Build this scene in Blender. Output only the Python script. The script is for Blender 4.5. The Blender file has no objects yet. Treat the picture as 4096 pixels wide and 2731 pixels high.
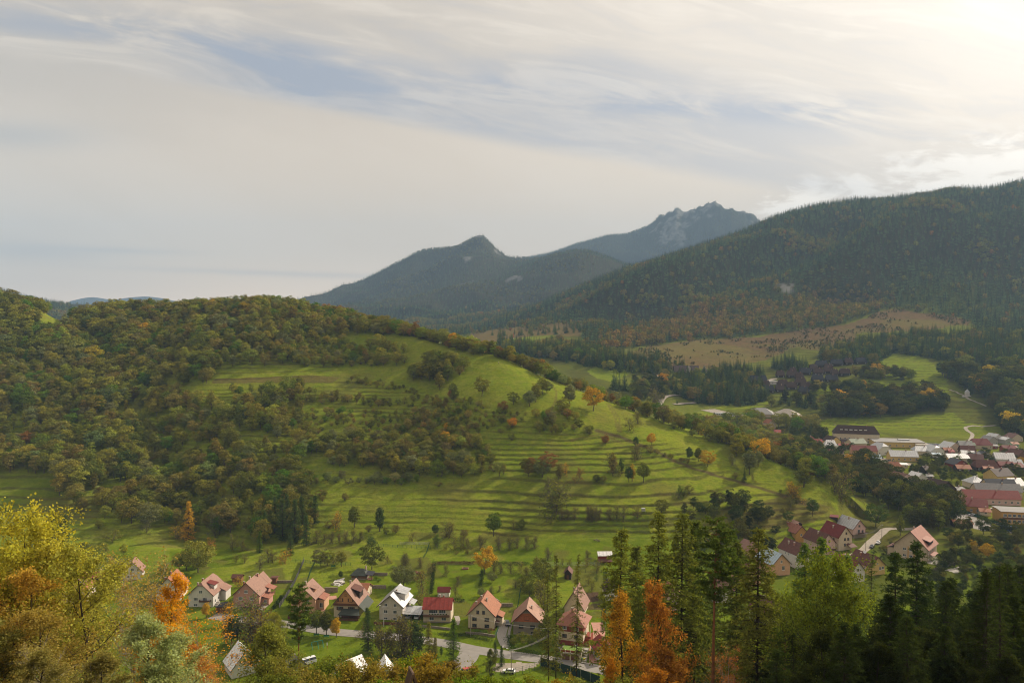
import bpy, math, random, time
import numpy as np
from mathutils import Vector, Matrix
T0 = time.time()
R = math.radians
rng = np.random.default_rng(7)
random.seed(7)
SC = bpy.context.scene
COL = SC.collection

# ------------------------------------------------------------------ camera model (photo pixels 4096 x 2731)
CX, CY, F = 2048.0, 1365.5, 3186.0
PITCH = R(1.35)
cp, sp = math.cos(PITCH), math.sin(PITCH)

def ray(u, v):
    xc = (u - CX) / F; yc = -(v - CY) / F
    return xc, cp + yc * sp, yc * cp - sp          # X, Y, Z per unit depth

def pt(u, v, d):
    x, y, z = ray(u, v)
    return x / y * d, d, z / y * d

def proj(x, y, z):
    dep = y * cp - z * sp
    up = y * sp + z * cp
    return CX + F * x / dep, CY - F * up / dep

# ------------------------------------------------------------------ noise
def _hash(ix, iy, seed):
    n = (ix.astype(np.int64) * 374761393 + iy.astype(np.int64) * 668265263 + seed * 974634777) & 0xffffffff
    n = ((n ^ (n >> 13)) * 1274126177) & 0xffffffff
    return ((n ^ (n >> 16)) & 0xffff) / 65535.0

def vnoise(x, y, seed=0):
    ix = np.floor(x); iy = np.floor(y)
    fx = x - ix; fy = y - iy
    fx = fx * fx * fx * (fx * (fx * 6 - 15) + 10); fy = fy * fy * fy * (fy * (fy * 6 - 15) + 10)
    a = _hash(ix, iy, seed); b = _hash(ix + 1, iy, seed); c = _hash(ix, iy + 1, seed); d = _hash(ix + 1, iy + 1, seed)
    return (a + (b - a) * fx + (c - a) * fy + (a - b - c + d) * fx * fy) * 2 - 1

def fbm(x, y, sc, octv=4, seed=0, ridged=False):
    t = 0; amp = 1; tot = 0
    x = np.asarray(x, float) / sc; y = np.asarray(y, float) / sc
    for o in range(octv):
        n = vnoise(x + 17.3 * o, y - 9.1 * o, seed + o)
        if ridged: n = 1 - 2 * np.abs(n)
        t = t + n * amp; tot += amp; amp *= 0.5
        x, y = (x * 0.8 - y * 0.6) * 2.03, (x * 0.6 + y * 0.8) * 2.03
    return t / tot

def sstep(a, b, x):
    t = np.clip((x - a) / (b - a), 0, 1)
    return t * t * (3 - 2 * t)

# ------------------------------------------------------------------ terrain lines: each is a list of (u, v, d); ('z', value) gives the height instead
def G(d): return np.sqrt(d * d + 40.0 ** 2)
AMIN, AMAX, NA = -0.86, 0.86, 760
A = np.linspace(AMIN, AMAX, NA)
US = [-700, 0, 250, 500, 1000, 1500, 2000, 2500, 3000, 3300, 3500, 4096, 4800]

def pchip(x, y, xi):
    x = np.asarray(x, float); y = np.asarray(y, float)
    h = np.diff(x); dl = np.diff(y) / h
    m = np.zeros_like(y)
    for i in range(1, len(x) - 1):
        if dl[i - 1] * dl[i] > 0:
            w1 = 2 * h[i] + h[i - 1]; w2 = h[i] + 2 * h[i - 1]
            m[i] = (w1 + w2) / (w1 / dl[i - 1] + w2 / dl[i])
    m[0] = dl[0]; m[-1] = dl[-1]
    k = np.clip(np.searchsorted(x, xi) - 1, 0, len(x) - 2)
    t = (xi - x[k]) / h[k]; t2 = t * t; t3 = t2 * t
    r = (2 * t3 - 3 * t2 + 1) * y[k] + (t3 - 2 * t2 + t) * h[k] * m[k] + (-2 * t3 + 3 * t2) * y[k + 1] + (t3 - t2) * h[k] * m[k + 1]
    r = np.where(xi < x[0], y[0], r); r = np.where(xi > x[-1], y[-1], r)
    return r

def zl(d, z): return [(u, ('z', z), d) for u in (-700, 4800)]
def col(vals):      # vals: per US column (v|('z',z), d)
    return [(u, a, b) for u, (a, b) in zip(US, vals)]
Z = lambda z: ('z', z)
FL = -118.0
LINES = [
 zl(-60, -1.0), zl(0, -1.8), zl(14, -7.5), zl(50, -27), zl(100, -52), zl(160, -82), zl(205, -104), zl(238, FL),
 col([(Z(FL+1), 385)] * 2 + [(Z(-117), 385)] * 3 + [(Z(-116), 385), (Z(-116), 382), (Z(-116), 380), (Z(-117), 375), (Z(-118), 385), (Z(FL), 385), (Z(FL), 385), (Z(FL), 385)]),
 # slope 1..6 ; 6 = crest of the near hill
 col([(2160,415),(2160,415),(2170,413),(2180,412),(2180,412),(2150,418),(2150,414),(2150,410),(2190,405),(2165,428),(Z(FL),430),(Z(FL),430),(Z(FL),430)]),
 col([(1980,460),(1980,460),(1990,458),(2010,452),(2030,446),(2000,450),(1990,447),(2030,434),(2100,425),(2115,437),(Z(FL),445),(Z(FL),445),(Z(FL),445)]),
 col([(1800,520),(1800,520),(1840,505),(1850,500),(1850,495),(1840,495),(1830,485),(1900,466),(2020,447),(2065,448),(Z(FL),460),(Z(FL),460),(Z(FL),460)]),
 col([(1600,575),(1600,575),(1700,550),(1690,545),(1650,550),(1660,550),(1670,523),(1780,498),(1940,472),(2012,460),(Z(FL),480),(Z(FL),480),(Z(FL),480)]),
 col([(1400,650),(1400,650),(1500,620),(1480,630),(1420,635),(1470,615),(1520,570),(1688,532),(1868,495),(1962,473),(Z(FL),500),(Z(FL),500),(Z(FL),500)]),
 [(-700,1120,800),(0,1205,740),(140,1235,740),(260,1285,735),(380,1268,770),(500,1248,790),(700,1244,800),(1000,1232,780),(1200,1242,765),(1400,1285,730),(1500,1310,705),(1650,1345,660),(1800,1385,635),(2000,1425,615),
  (2200,1518,600),(2300,1552,590),(2400,1594,582),(2600,1672,560),(2800,1745,535),(2900,1776,524),(3000,1812,512),(3100,1850,502),(3200,1885,495),(3330,1927,487),(3400,1985,480),(3460,2046,474),(3530,2102,470),(3620,Z(FL),505),(4096,Z(FL),520),(4800,Z(FL),520)],
 col([(Z(0),1000)]*2+[(Z(-10),900),(Z(-30),950),(Z(-40),920),(Z(-60),860),(Z(-80),740),(Z(-104),670),(Z(-115),600),(Z(FL),560),(Z(FL),600),(Z(FL),600),(Z(FL),600)]),
 col([(Z(-20),1150)]*2+[(Z(-30),1100),(Z(-60),1100),(Z(-70),1100),(Z(-80),1050),(Z(-82),1000),(Z(-100),860),(Z(-117),830),(Z(FL),800),(Z(FL),800),(Z(-117),800),(Z(-110),800)]),
 col([(Z(-20),1250)]*2+[(Z(-40),1250),(Z(-60),1250),(Z(-70),1250),(Z(-75),1250),(Z(-64),1100),(1545,980),(1640,950),(1650,925),(1660,905),(1650,900),(1620,900)]),
 col([(Z(-20),1400)]*2+[(Z(-40),1400),(Z(-60),1400),(Z(-60),1400),(Z(-68),1400),(1402,1230),(1480,1075),(1500,1120),(1490,1100),(1470,1100),(1470,1100),(1440,1100)]),
 col([(Z(-20),1600)]*2+[(Z(-40),1600),(Z(-55),1600),(Z(-55),1600),(Z(-60),1600),(1355,1480),(1375,1330),(1395,1330),(1390,1300),(1380,1290),(1360,1300),(1330,1300)]),
 col([(Z(-20),1850)]*2+[(Z(-40),1850),(Z(-50),1850),(Z(-50),1850),(Z(-50),1850),(1322,1700),(1300,1560),(1270,1620),(1235,1620),(1220,1620),(1230,1650),(1200,1650)]),
 # ridge of the forested mountain on the right, and left hill
 [(-700,1060,2500),(0,1172,2500),(100,1200,2500),(250,1228,2500),(350,1250,2500),(450,1262,2500),(600,Z(-5),2500),(1000,Z(-20),2450),(1500,Z(-30),2400),(1750,Z(-22),2300),(1880,1318,2200),(2000,1285,2150),(2100,1250,2200),(2200,1210,2250),
  (2400,1130,2320),(2600,1062,2400),(2800,996,2450),(3000,925,2500),(3100,880,2500),(3250,840,2500),(3400,818,2500),(3550,808,2500),(3700,790,2500),(3800,772,2450),(3950,772,2400),(4096,745,2350),(4400,700,2300),(4800,640,2250)],
 [(-700,Z(0),3100),(1000,Z(0),3000),(1500,Z(0),2900),(2000,Z(0),2800),(2500,Z(80),3000),(3000,Z(180),3200),(4096,Z(300),3200),(4800,Z(300),3200)],
 # front shoulders of the rocky mountains
 [(-700,Z(0),3700),(600,Z(0),3700),(1100,Z(5),3700),(1300,1250,3700),(1500,1190,3750),(1700,1150,3750),(1900,1090,3800),(2050,1070,3850),(2150,1045,3850),(2250,1018,3850),(2320,1008,3850),(2420,1030,3850),(2500,1060,3850),(2600,1075,3800),(2700,1080,3800),(3000,Z(250),3900),(4096,Z(250),3900),(4800,Z(250),3900)],
 [(-700,Z(0),4100),(600,Z(0),4100),(1100,Z(10),4100),(1300,1225,4050),(1500,1150,4050),(1700,1090,4050),(1900,1040,4100),(2050,1060,4200),(2150,1060,4250),(2300,1050,4300),(2500,1080,4300),(3000,Z(250),4300),(4096,Z(250),4300),(4800,Z(250),4300)],
 [(-700,Z(0),4600),(600,Z(0),4600),(1100,Z(10),4600),(1180,1240,4600),(1230,1215,4600),(1300,1192,4600),(1400,1152,4600),(1500,1100,4600),(1600,1048,4600),(1700,1004,4600),(1760,996,4600),(1820,993,4600),(1860,968,4600),(1895,948,4600),(1915,938,4600),(1935,940,4600),
  (1948,962,4600),(1965,975,4600),(1985,1000,4600),(2005,1012,4600),(2035,1032,4600),(2080,1034,4600),(2150,1040,4700),(2300,1050,4800),(2500,1060,4800),(3000,Z(300),4800),(4096,Z(300),4800),(4800,Z(300),4800)],
 [(-700,Z(0),5200),(1200,Z(10),5200),(1800,Z(180),5200),(2100,Z(250),5200),(2400,Z(280),5200),(3000,Z(400),5200),(4800,Z(300),5200)],
 [(-700,Z(0),6100),(1100,Z(0),6100),(1700,Z(100),6100),(2000,1100,6100),(2110,1036,6100),(2200,1015,6100),(2300,980,6100),(2380,958,6100),(2440,944,6100),(2500,940,6100),(2550,925,6100),(2600,902,6100),(2625,884,6100),(2640,866,6100),(2655,868,6100),(2675,850,6100),(2690,852,6100),(2705,836,6100),(2718,842,6100),
  (2735,853,6100),(2750,850,6100),(2765,842,6100),(2782,844,6100),(2795,830,6100),(2812,832,6100),(2830,817,6100),(2845,820,6100),(2858,811,6100),(2872,820,6100),(2884,824,6100),(2895,838,6100),(2915,844,6100),(2928,842,6100),(2940,852,6100),(2955,856,6100),(2975,853,6100),(2990,862,6100),(3002,857,6100),(3018,864,6100),(3030,880,6100),(3100,930,6100),(3300,1000,6100),(4096,1100,6100),(4800,1100,6100)],
 [(-700,Z(0),7200),(4800,Z(60),7200)],
 [(-700,Z(0),10000),(4800,Z(0),10000)],
 [(-700,1230,9000),(0,1225,9000),(230,1222,9000),(290,1196,9000),(370,1182,9000),(450,1192,9000),(520,1183,9000),(580,1179,9000),(640,1185,9000),(700,1198,9000),(760,1210,9000),(850,1222,9000),(1000,1240,9000),(1500,1260,9000),(4800,1260,9000)],
 [(-700,Z(-100),12000),(4800,Z(-100),12000)],
]
K = len(LINES)
DK = np.zeros((K, NA)); ZK = np.zeros((K, NA))
for k, L in enumerate(LINES):
    aa, dd, zz = [], [], []
    for u, vv, d in L:
        xc, yy, zc = ray(u, vv if not isinstance(vv, tuple) else 1365)
        z = vv[1] if isinstance(vv, tuple) else zc / yy * d
        aa.append(xc / yy * d / G(d) if d > 200 else (u - CX) / F); dd.append(d); zz.append(z)
    DK[k] = pchip(aa, dd, A); ZK[k] = pchip(aa, zz, A)
CREST_K, RIDGE_K = 14, 21
rows = np.concatenate([np.arange(-60, 240, 2.0), np.arange(240, 400, 1.2), np.arange(400, 720, 0.62), np.arange(720, 1300, 2.6),
                       np.arange(1300, 2700, 8.0), np.arange(2700, 6600, 18.0), np.arange(6600, 12001, 130.0)])
NR = len(rows)
ZG = np.zeros((NR, NA)); SG = np.zeros((NR, NA))
for i in range(NA):
    ZG[:, i] = pchip(DK[:, i], ZK[:, i], rows)
    SG[:, i] = np.interp(rows, DK[:, i], np.arange(K))
YG = np.repeat(rows[:, None], NA, 1)
XG = A[None, :] * G(YG)
UG, VG = proj(XG, np.maximum(YG, 5), ZG)

# relief noise, quiet where the village stands and on the skylines
dist = YG
flat = np.minimum(sstep(230, 190, dist) + sstep(8.0, 8.8, SG), 1)
villright = sstep(0.40, 0.44, XG / np.maximum(YG, 1)) * sstep(860, 800, dist) * sstep(240, 260, dist)
flat = flat * (1 - villright)
ZG = ZG + fbm(XG, YG, 55, 4, 3) * (0.12 + 1.5 * flat) * sstep(2600, 2000, dist)
big = sstep(20.1, 20.8, SG)
crest_q = np.ones_like(SG)
for k in (21, 23, 25, 27, 30):
    w = 0.45
    crest_q *= 1 - 0.93 * np.exp(-((SG - k) / w) ** 2)
mount = fbm(XG, YG, 640, 4, 11, ridged=True)
ZG = ZG + big * crest_q * mount * (78 + 25 * sstep(2600, 3800, dist)) * sstep(8800, 7000, dist)
# rock crags near the peaks
def rad(u0, v0, d0, r):
    x, y, z = pt(u0, v0, d0)
    return np.exp(-(((XG - x) ** 2 + (YG - y) ** 2) / r ** 2))
crag = rad(1935, 950, 4600, 190) * 0.8 + rad(2720, 850, 6100, 300) + rad(2860, 830, 6100, 330) + rad(2980, 870, 6100, 250)
crag = np.minimum(crag, 1)
ZG = ZG + crag * (fbm(XG, YG, 120, 5, 31, ridged=True) * 34) * (1 - .95 * np.exp(-((SG - 27) / .2) ** 2) - .9 * np.exp(-((SG - 25) / .15) ** 2))
# gully between the left hill and the main hill
def pathdist(ptsuv, zs=None):
    P = np.array([ground0(u, v)[:2] for u, v in ptsuv])
    best = np.full(XG.shape, 1e9)
    for a, b in zip(P[:-1], P[1:]):
        ab = b - a; t = np.clip(((XG - a[0]) * ab[0] + (YG - a[1]) * ab[1]) / (ab @ ab), 0, 1)
        best = np.minimum(best, np.hypot(XG - a[0] - t * ab[0], YG - a[1] - t * ab[1]))
    return best
def Hgrid(x, y, Zarr=None):
    Zarr = ZG if Zarr is None else Zarr
    x = np.asarray(x, float); y = np.asarray(y, float)
    a = x / G(y)
    fa = np.clip((a - AMIN) / (AMAX - AMIN) * (NA - 1), 0, NA - 1.001); ia = fa.astype(int); fa = fa - ia
    ir = np.clip(np.searchsorted(rows, y) - 1, 0, NR - 2); fr = np.clip((y - rows[ir]) / (rows[ir + 1] - rows[ir]), 0, 1)
    return (Zarr[ir, ia] * (1 - fa) + Zarr[ir, ia + 1] * fa) * (1 - fr) + (Zarr[ir + 1, ia] * (1 - fa) + Zarr[ir + 1, ia + 1] * fa) * fr
_ds = np.concatenate([np.arange(60, 1300, 0.8), np.arange(1300, 7000, 6.0)])
def ground0(u, v):
    x, y, z = ray(u, v)
    X = x / y * _ds; Zr = z / y * _ds
    h = Hgrid(X, _ds)
    hit = np.nonzero(Zr <= h)[0]
    i = hit[0] if len(hit) else len(_ds) - 1
    if i > 0 and len(hit):
        e0 = Zr[i - 1] - h[i - 1]; e1 = h[i] - Zr[i]; t = e0 / max(e0 + e1, 1e-9)
        d = _ds[i - 1] + t * (_ds[i] - _ds[i - 1])
    else: d = _ds[i]
    return np.array([x / y * d, d, float(Hgrid(x / y * d, d))])
gd = pathdist([(300, 1290), (420, 1450), (560, 1600), (640, 1750), (640, 1900), (760, 2040), (830, 2150)])
ZG = ZG - 7 * np.exp(-(gd / 22) ** 2) * sstep(8.6, 9.6, SG)
for pp, amp_, wd_ in (([(3700,900),(3590,947),(3353,1065),(3115,1172),(2900,1255)], 85, 95), ([(4096,930),(3930,1010),(3780,1100),(3680,1180)], 70, 95), ([(3350,905),(3180,1000),(3000,1085),(2780,1180),(2600,1240)], -62, 110), ([(3780,960),(3600,1060),(3420,1150)], -55, 90), ([(2900,1010),(2700,1100),(2480,1190)], 50, 80), ([(3050,1190),(2900,1290)], 0, 80)):
    ZG = ZG + amp_ * np.exp(-(pathdist(pp) / wd_) ** 2) * sstep(1500, 1750, YG) * (1 - .93 * np.exp(-((SG - 21) / .5) ** 2)) * (SG < 21.6)
# old field terraces on the near hill and on the meadow beyond the village
def inpoly(px, py, poly):
    poly = np.asarray(poly, float); inside = np.zeros(np.shape(px), bool)
    j = len(poly) - 1
    for i in range(len(poly)):
        xi, yi = poly[i]; xj, yj = poly[j]
        with np.errstate(divide='ignore', invalid='ignore'):
            c = ((yi > py) != (yj > py)) & (px < (xj - xi) * (py - yi) / (yj - yi + 1e-12) + xi)
        inside ^= c; j = i
    return inside
UG, VG = proj(XG, np.maximum(YG, 5), ZG)
hillz = (SG > 8.3) & (SG < 14.2)
terr1 = sstep(8.9, 9.2, SG) * sstep(14.0, 13.6, SG)
upm = (UG > 1330) & (VG < np.interp(UG, [1330, 1800, 2000, 2200, 2500], [1500, 1590, 1640, 1720, 1760])) & (SG > 8.3) & (SG < 14.2)
terr1 = terr1 * (1 - 0.93 * upm)      # the smooth upper meadow
terr1 = terr1 * (1 - 0.95 * sstep(-25, 15, (VG - (1640 + (UG - 2380) * 0.43)) * -1 ) * (UG > 2330))   # the smooth spur right of the track
wob = fbm(XG, YG, 110, 2, 5) * 2.4 + fbm(XG, YG, 22, 2, 6) * 0.6 + fbm(XG, YG, 6, 2, 7) * 0.12
def terrace(Z0, h, k=0.60):
    base_ = Z0 + wob + XG * 0.004; wv2 = 1.25 * np.sin(Z0 / 4.1 + 1.0) + 1.6 * np.sin(Z0 / 9.5) + 2.2 * np.floor(2.2 * vnoise(XG / 130, Z0 / 50, 64)) / 2.2 * 0.25
    q = (base_ + wv2) / h; fl = np.floor(q); fr = q - fl
    prof = np.where(fr < 0.84, fr * k, k * 0.84 + (fr - 0.84) / 0.16 * (1 - k * 0.84))
    bank = sstep(0.80, 0.87, fr) * sstep(1.02, 0.94, fr)
    return (fl + prof) * h - wv2 - wob - XG * 0.004, bank
zt, bank1 = terrace(ZG, 2.7)
brk = sstep(-0.2, 0.35, fbm(XG * 0.45, YG * 1.8, 34, 3, 77))     # banks fade in and out along their length
strp = sstep(1930, 1990, UG) * (1 - upm)
terr1 = terr1 * np.clip(0.25 + 0.6 * brk + 0.5 * strp, 0, 1)
ZG = ZG * (1 - terr1) + zt * terr1
bank = bank1 * terr1
terr2 = sstep(16.3, 16.6, SG) * sstep(19.2, 18.8, SG) * (UG > 3000)
zt, bank2 = terrace(ZG, 2.4)
ZG = ZG * (1 - terr2) + zt * terr2
bank = np.maximum(bank, bank2 * terr2)
ZG = ZG + bank * fbm(XG, YG, 2.2, 2, 91) * 0.7 + fbm(XG, YG, 2.6, 2, 92) * 0.17 * sstep(8.6, 9.2, SG) * sstep(1400, 900, dist)
UG, VG = proj(XG, np.maximum(YG, 5), ZG)

def H(x, y): return Hgrid(x, y)
def ground(u, v): return ground0(u, v)
# ------------------------------------------------------------------ materials
def srgb(r, g, b):
    f = lambda c: (c / 255 / 12.92) if c / 255 <= 0.04045 else ((c / 255 + 0.055) / 1.055) ** 2.4
    return (f(r), f(g), f(b), 1)
class NT:
    def __init__(s, name, world=False):
        if world: s.m = bpy.data.worlds.new(name)
        else: s.m = bpy.data.materials.new(name)
        s.m.use_nodes = True; s.t = s.m.node_tree; s.t.nodes.clear()
    def n(s, typ, **kw):
        nd = s.t.nodes.new(typ)
        for k, v in kw.items():
            if k == 'inp':
                for a, b in v.items():
                    if isinstance(b, bpy.types.NodeSocket): s.t.links.new(b, nd.inputs[a])
                    else: nd.inputs[a].default_value = b
            else: setattr(nd, k, v)
        return nd
    def math(s, op, a, b=0.0, c=0.0, clamp=False):
        return s.n('ShaderNodeMath', operation=op, use_clamp=clamp, inp={0: a, 1: b, 2: c}).outputs[0]
    def mix(s, f, a, b, blend='MIX'):
        nd = s.n('ShaderNodeMix', data_type='RGBA', blend_type=blend, inp={0: f, 6: a, 7: b}); return nd.outputs[2]
    def noise(s, scale, vec=None, detail=3, rough=0.55, dist=0.0, out=0):
        i = {'Scale': scale, 'Detail': detail, 'Roughness': rough, 'Distortion': dist}
        if vec is not None: i['Vector'] = vec
        return s.n('ShaderNodeTexNoise', inp=i).outputs[out]
    def ramp(s, f, stops):
        nd = s.n('ShaderNodeValToRGB', inp={0: f}); e = nd.color_ramp.elements
        while len(e) < len(stops): e.new(0.5)
        for el, (p, c) in zip(e, stops): el.position = p; el.color = c if len(c) == 4 else (*c, 1)
        return nd.outputs[0]
    def mr(s, v, a, b, c=0.0, d=1.0):
        return s.n('ShaderNodeMapRange', inp={0: v, 1: a, 2: b, 3: c, 4: d}).outputs[0]
    def attr(s, name, out=0, typ='GEOMETRY'):
        return s.n('ShaderNodeAttribute', attribute_name=name, attribute_type=typ).outputs[out]
    def out(s, shader, vol=None):
        o = s.n('ShaderNodeOutputMaterial')
        if shader is not None: s.t.links.new(shader, o.inputs[0])
        if vol is not None: s.t.links.new(vol, o.inputs[1])
        return s.m
    def bsdf(s, col, rough=0.8, **kw):
        i = {'Base Color': col, 'Roughness': rough}; i.update(kw)
        return s.n('ShaderNodeBsdfPrincipled', inp=i)
    def bump(s, h, strength=0.3, dist=0.1):
        return s.n('ShaderNodeBump', inp={'Height': h, 'Strength': strength, 'Distance': dist}).outputs[0]
    def pos(s): return s.n('ShaderNodeNewGeometry').outputs['Position']

def simple(name, rgb, rough=0.75, var=0.18, scale=2.0, bump=0.0, bscale=8.0, metallic=0.0, spec=0.3, streak=False):
    """a paint, render, wood or stone surface with uneven, weathered colour"""
    k = NT(name); tc = k.n('ShaderNodeTexCoord').outputs['Object']
    f = k.noise(scale, tc, 5, 0.65)
    c0 = tuple(x * (1 - var) for x in rgb[:3]) + (1,); c1 = tuple(min(1, x * (1 + var)) for x in rgb[:3]) + (1,)
    c = k.mix(k.mr(f, 0.3, 0.7), c0, c1)
    if streak:
        mp = k.n('ShaderNodeMapping', inp={'Vector': tc, 'Scale': (3, 3, 0.25)}).outputs[0]
        c = k.mix(k.mr(k.noise(1.4, mp, 3), 0.5, 0.8, 0, 0.35), c, tuple(x * 0.55 for x in rgb[:3]) + (1,))
    b = k.bsdf(c, rough, Metallic=metallic, **{'Specular IOR Level': spec})
    if bump:
        k.t.links.new(k.bump(k.noise(bscale, tc, 4), bump, 0.05), b.inputs['Normal'])
    return k.out(b.outputs[0])

# ------------------------------------------------------------------ mesh helpers
def add_obj(name, mesh, parent=None, loc=None, kind=None, label=None, cat=None, group=None):
    o = bpy.data.objects.new(name, mesh); COL.objects.link(o)
    if parent is not None: o.parent = parent
    if loc is not None: o.location = loc
    tag(o, label, cat, group, kind)
    return o
def tag(o, label=None, cat=None, group=None, kind=None):
    if label: o['label'] = label
    if cat: o['category'] = cat
    if group: o['group'] = group
    if kind: o['kind'] = kind
    return o
def np_mesh(name, V, Fq, mats, matidx=None, smooth=False, attrs=None, nside=4):
    me = bpy.data.meshes.new(name)
    V = np.asarray(V, np.float32); Fq = np.asarray(Fq, np.int32)
    me.vertices.add(len(V)); me.vertices.foreach_set('co', V.ravel())
    n = len(Fq); me.loops.add(n * nside); me.polygons.add(n)
    me.loops.foreach_set('vertex_index', Fq.ravel())
    me.polygons.foreach_set('loop_start', np.arange(0, n * nside, nside, dtype=np.int32))
    me.polygons.foreach_set('loop_total', np.full(n, nside, np.int32))
    if matidx is not None: me.polygons.foreach_set('material_index', np.asarray(matidx, np.int32))
    me.polygons.foreach_set('use_smooth', np.full(n, smooth, bool))
    for m in (mats if isinstance(mats, (list, tuple)) else [mats]): me.materials.append(m)
    for k, (typ, arr) in (attrs or {}).items():
        at = me.attributes.new(k, typ, 'POINT')
        at.data.foreach_set('color' if typ == 'FLOAT_COLOR' else 'value', np.asarray(arr, np.float32).ravel())
    me.update(calc_edges=True); me.validate()
    return me

class MB:
    """collects boxes, prisms and tubes for one mesh"""
    def __init__(s): s.v = []; s.f = []; s.m = []
    def poly(s, pts, faces, m=0):
        o = len(s.v); s.v += [tuple(p) for p in pts]; s.f += [tuple(i + o for i in f) for f in faces]; s.m += [m] * len(faces); return s
    def box(s, x0, x1, y0, y1, z0, z1, m=0):
        return s.poly([(x0,y0,z0),(x1,y0,z0),(x1,y1,z0),(x0,y1,z0),(x0,y0,z1),(x1,y0,z1),(x1,y1,z1),(x0,y1,z1)],
                      [(0,3,2,1),(4,5,6,7),(0,1,5,4),(1,2,6,5),(2,3,7,6),(3,0,4,7)], m)
    def slab(s, quad, t, m=0):
        """thick slab from a 3-D quad, thickness t along its normal (downwards)"""
        q = [Vector(p) for p in quad]; n = (q[1] - q[0]).cross(q[2] - q[0]).normalized() * t
        p = q + [a - n for a in q]
        return s.poly(p, [(0,1,2,3),(7,6,5,4),(0,4,5,1),(1,5,6,2),(2,6,7,3),(3,7,4,0)], m)
    def tube(s, p0, p1, r0, r1=None, n=6, m=0, caps=True):
        r1 = r0 if r1 is None else r1
        a, b = Vector(p0), Vector(p1); d = (b - a)
        if d.length < 1e-6: return s
        d.normalize(); u = d.orthogonal().normalized(); w = d.cross(u)
        ring = lambda c, r: [c + (u * math.cos(2 * math.pi * i / n) + w * math.sin(2 * math.pi * i / n)) * r for i in range(n)]
        f = [(i, (i + 1) % n, n + (i + 1) % n, n + i) for i in range(n)]
        if caps: f += [tuple(range(n))[::-1], tuple(range(n, 2 * n))]
        return s.poly(ring(a, r0) + ring(b, r1), f, m)
    def mesh(s, name, mats, smooth=False):
        me = bpy.data.meshes.new(name); me.from_pydata(s.v, [], s.f)
        for m in (mats if isinstance(mats, (list, tuple)) else [mats]): me.materials.append(m)
        me.polygons.foreach_set('material_index', s.m)
        if smooth: me.polygons.foreach_set('use_smooth', [True] * len(s.f))
        me.update(); return me
    def build(s, name, mats, parent=None, smooth=False, **kw):
        return add_obj(name, s.mesh(name, mats, smooth), parent, **kw)

# ------------------------------------------------------------------ camera, world, sun
cam = bpy.data.cameras.new('camera'); co = bpy.data.objects.new('camera', cam); COL.objects.link(co)
cam.sensor_width = 36; cam.lens = F / 4096 * 36; cam.clip_start = 0.5; cam.clip_end = 40000
co.location = (0, 0, 0); co.rotation_euler = (R(90) - PITCH, 0, 0); SC.camera = co

SUN_AZ, SUN_EL = R(50), R(32)       # clockwise from the view direction (+Y)
sdir = Vector((math.sin(SUN_AZ) * math.cos(SUN_EL), math.cos(SUN_AZ) * math.cos(SUN_EL), math.sin(SUN_EL)))
sl = bpy.data.lights.new('sun', 'SUN'); sl.energy = 5.0; sl.angle = R(0.9); sl.color = (1.0, 0.87, 0.70)
so = bpy.data.objects.new('sun', sl); COL.objects.link(so); so.rotation_euler = (-sdir).to_track_quat('-Z', 'Y').to_euler()

w = NT('World', True); SC.world = w.m
sky = w.n('ShaderNodeTexSky', sky_type='NISHITA', sun_disc=False, sun_elevation=SUN_EL, sun_rotation=SUN_AZ, air_density=1.0, dust_density=2.0, ozone_density=1.5, altitude=600)
tc = w.n('ShaderNodeTexCoord').outputs['Generated']
sx = w.n('ShaderNodeSeparateXYZ', inp={0: tc})
X_, Y_, Z_ = sx.outputs
zz = w.math('MAXIMUM', Z_, 0.0)
den = w.math('ADD', zz, 0.10)
px = w.math('DIVIDE', X_, den); py = w.math('DIVIDE', Y_, den)      # a cloud layer overhead
pv = w.n('ShaderNodeCombineXYZ', inp={0: px, 1: py}).outputs[0]
ax = w.math('DIVIDE', X_, w.math('MAXIMUM', Y_, 0.05)); az = w.math('DIVIDE', Z_, w.math('MAXIMUM', Y_, 0.05))
V2 = lambda a_, b_: w.n('ShaderNodeCombineXYZ', inp={0: a_, 1: b_}).outputs[0]
M = w.math
def S(v, a_, b_, c_=0.0, d_=1.0): return w.n('ShaderNodeMapRange', interpolation_type='SMOOTHSTEP', inp={0: v, 1: a_, 2: b_, 3: c_, 4: d_}).outputs[0]
tl = M('ADD', az, M('MULTIPLY', ax, 0.175))                       # height measured along the tilted cloud bands
big = w.noise(1.0, V2(M('MULTIPLY', ax, 2.2), M('MULTIPLY', tl, 7.0)), 6, 0.55, 0.3)
wsp = w.noise(1.0, V2(M('MULTIPLY', ax, 5.0), M('MULTIPLY', tl, 26.0)), 8, 0.6, 0.8)
fin = w.noise(1.0, V2(M('MULTIPLY', ax, 16.0), M('MULTIPLY', tl, 80.0)), 5, 0.6, 1.0)
def blob(a0, e0, ra, re, slope=0.0, aa=None, ee=None):
    da = M('SUBTRACT', ax if aa is None else aa, a0)
    de = M('SUBTRACT', M('SUBTRACT', az if ee is None else ee, e0), M('MULTIPLY', da, slope))
    q = M('ADD', M('POWER', M('DIVIDE', da, ra), 2.0), M('POWER', M('DIVIDE', de, re), 2.0))
    return M('POWER', 2.718, M('MULTIPLY', q, -1.0))
wob_ = M('MULTIPLY', M('SUBTRACT', big, 0.5), 0.05)
t_ = M('ADD', M('SUBTRACT', tl, 0.232), M('MULTIPLY', wob_, 0.35))   # height above the smooth lower cloud edge
low = S(t_, -0.018, 0.006, 1.0, 0.0)                                 # the even sheet under that edge
wr = S(ax, -0.15, 0.15, 0.0, 0.06)
fade = S(M('SUBTRACT', M('ADD', t_, wob_), wr), 0.026, 0.085, 1.0, 0.0)
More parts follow.
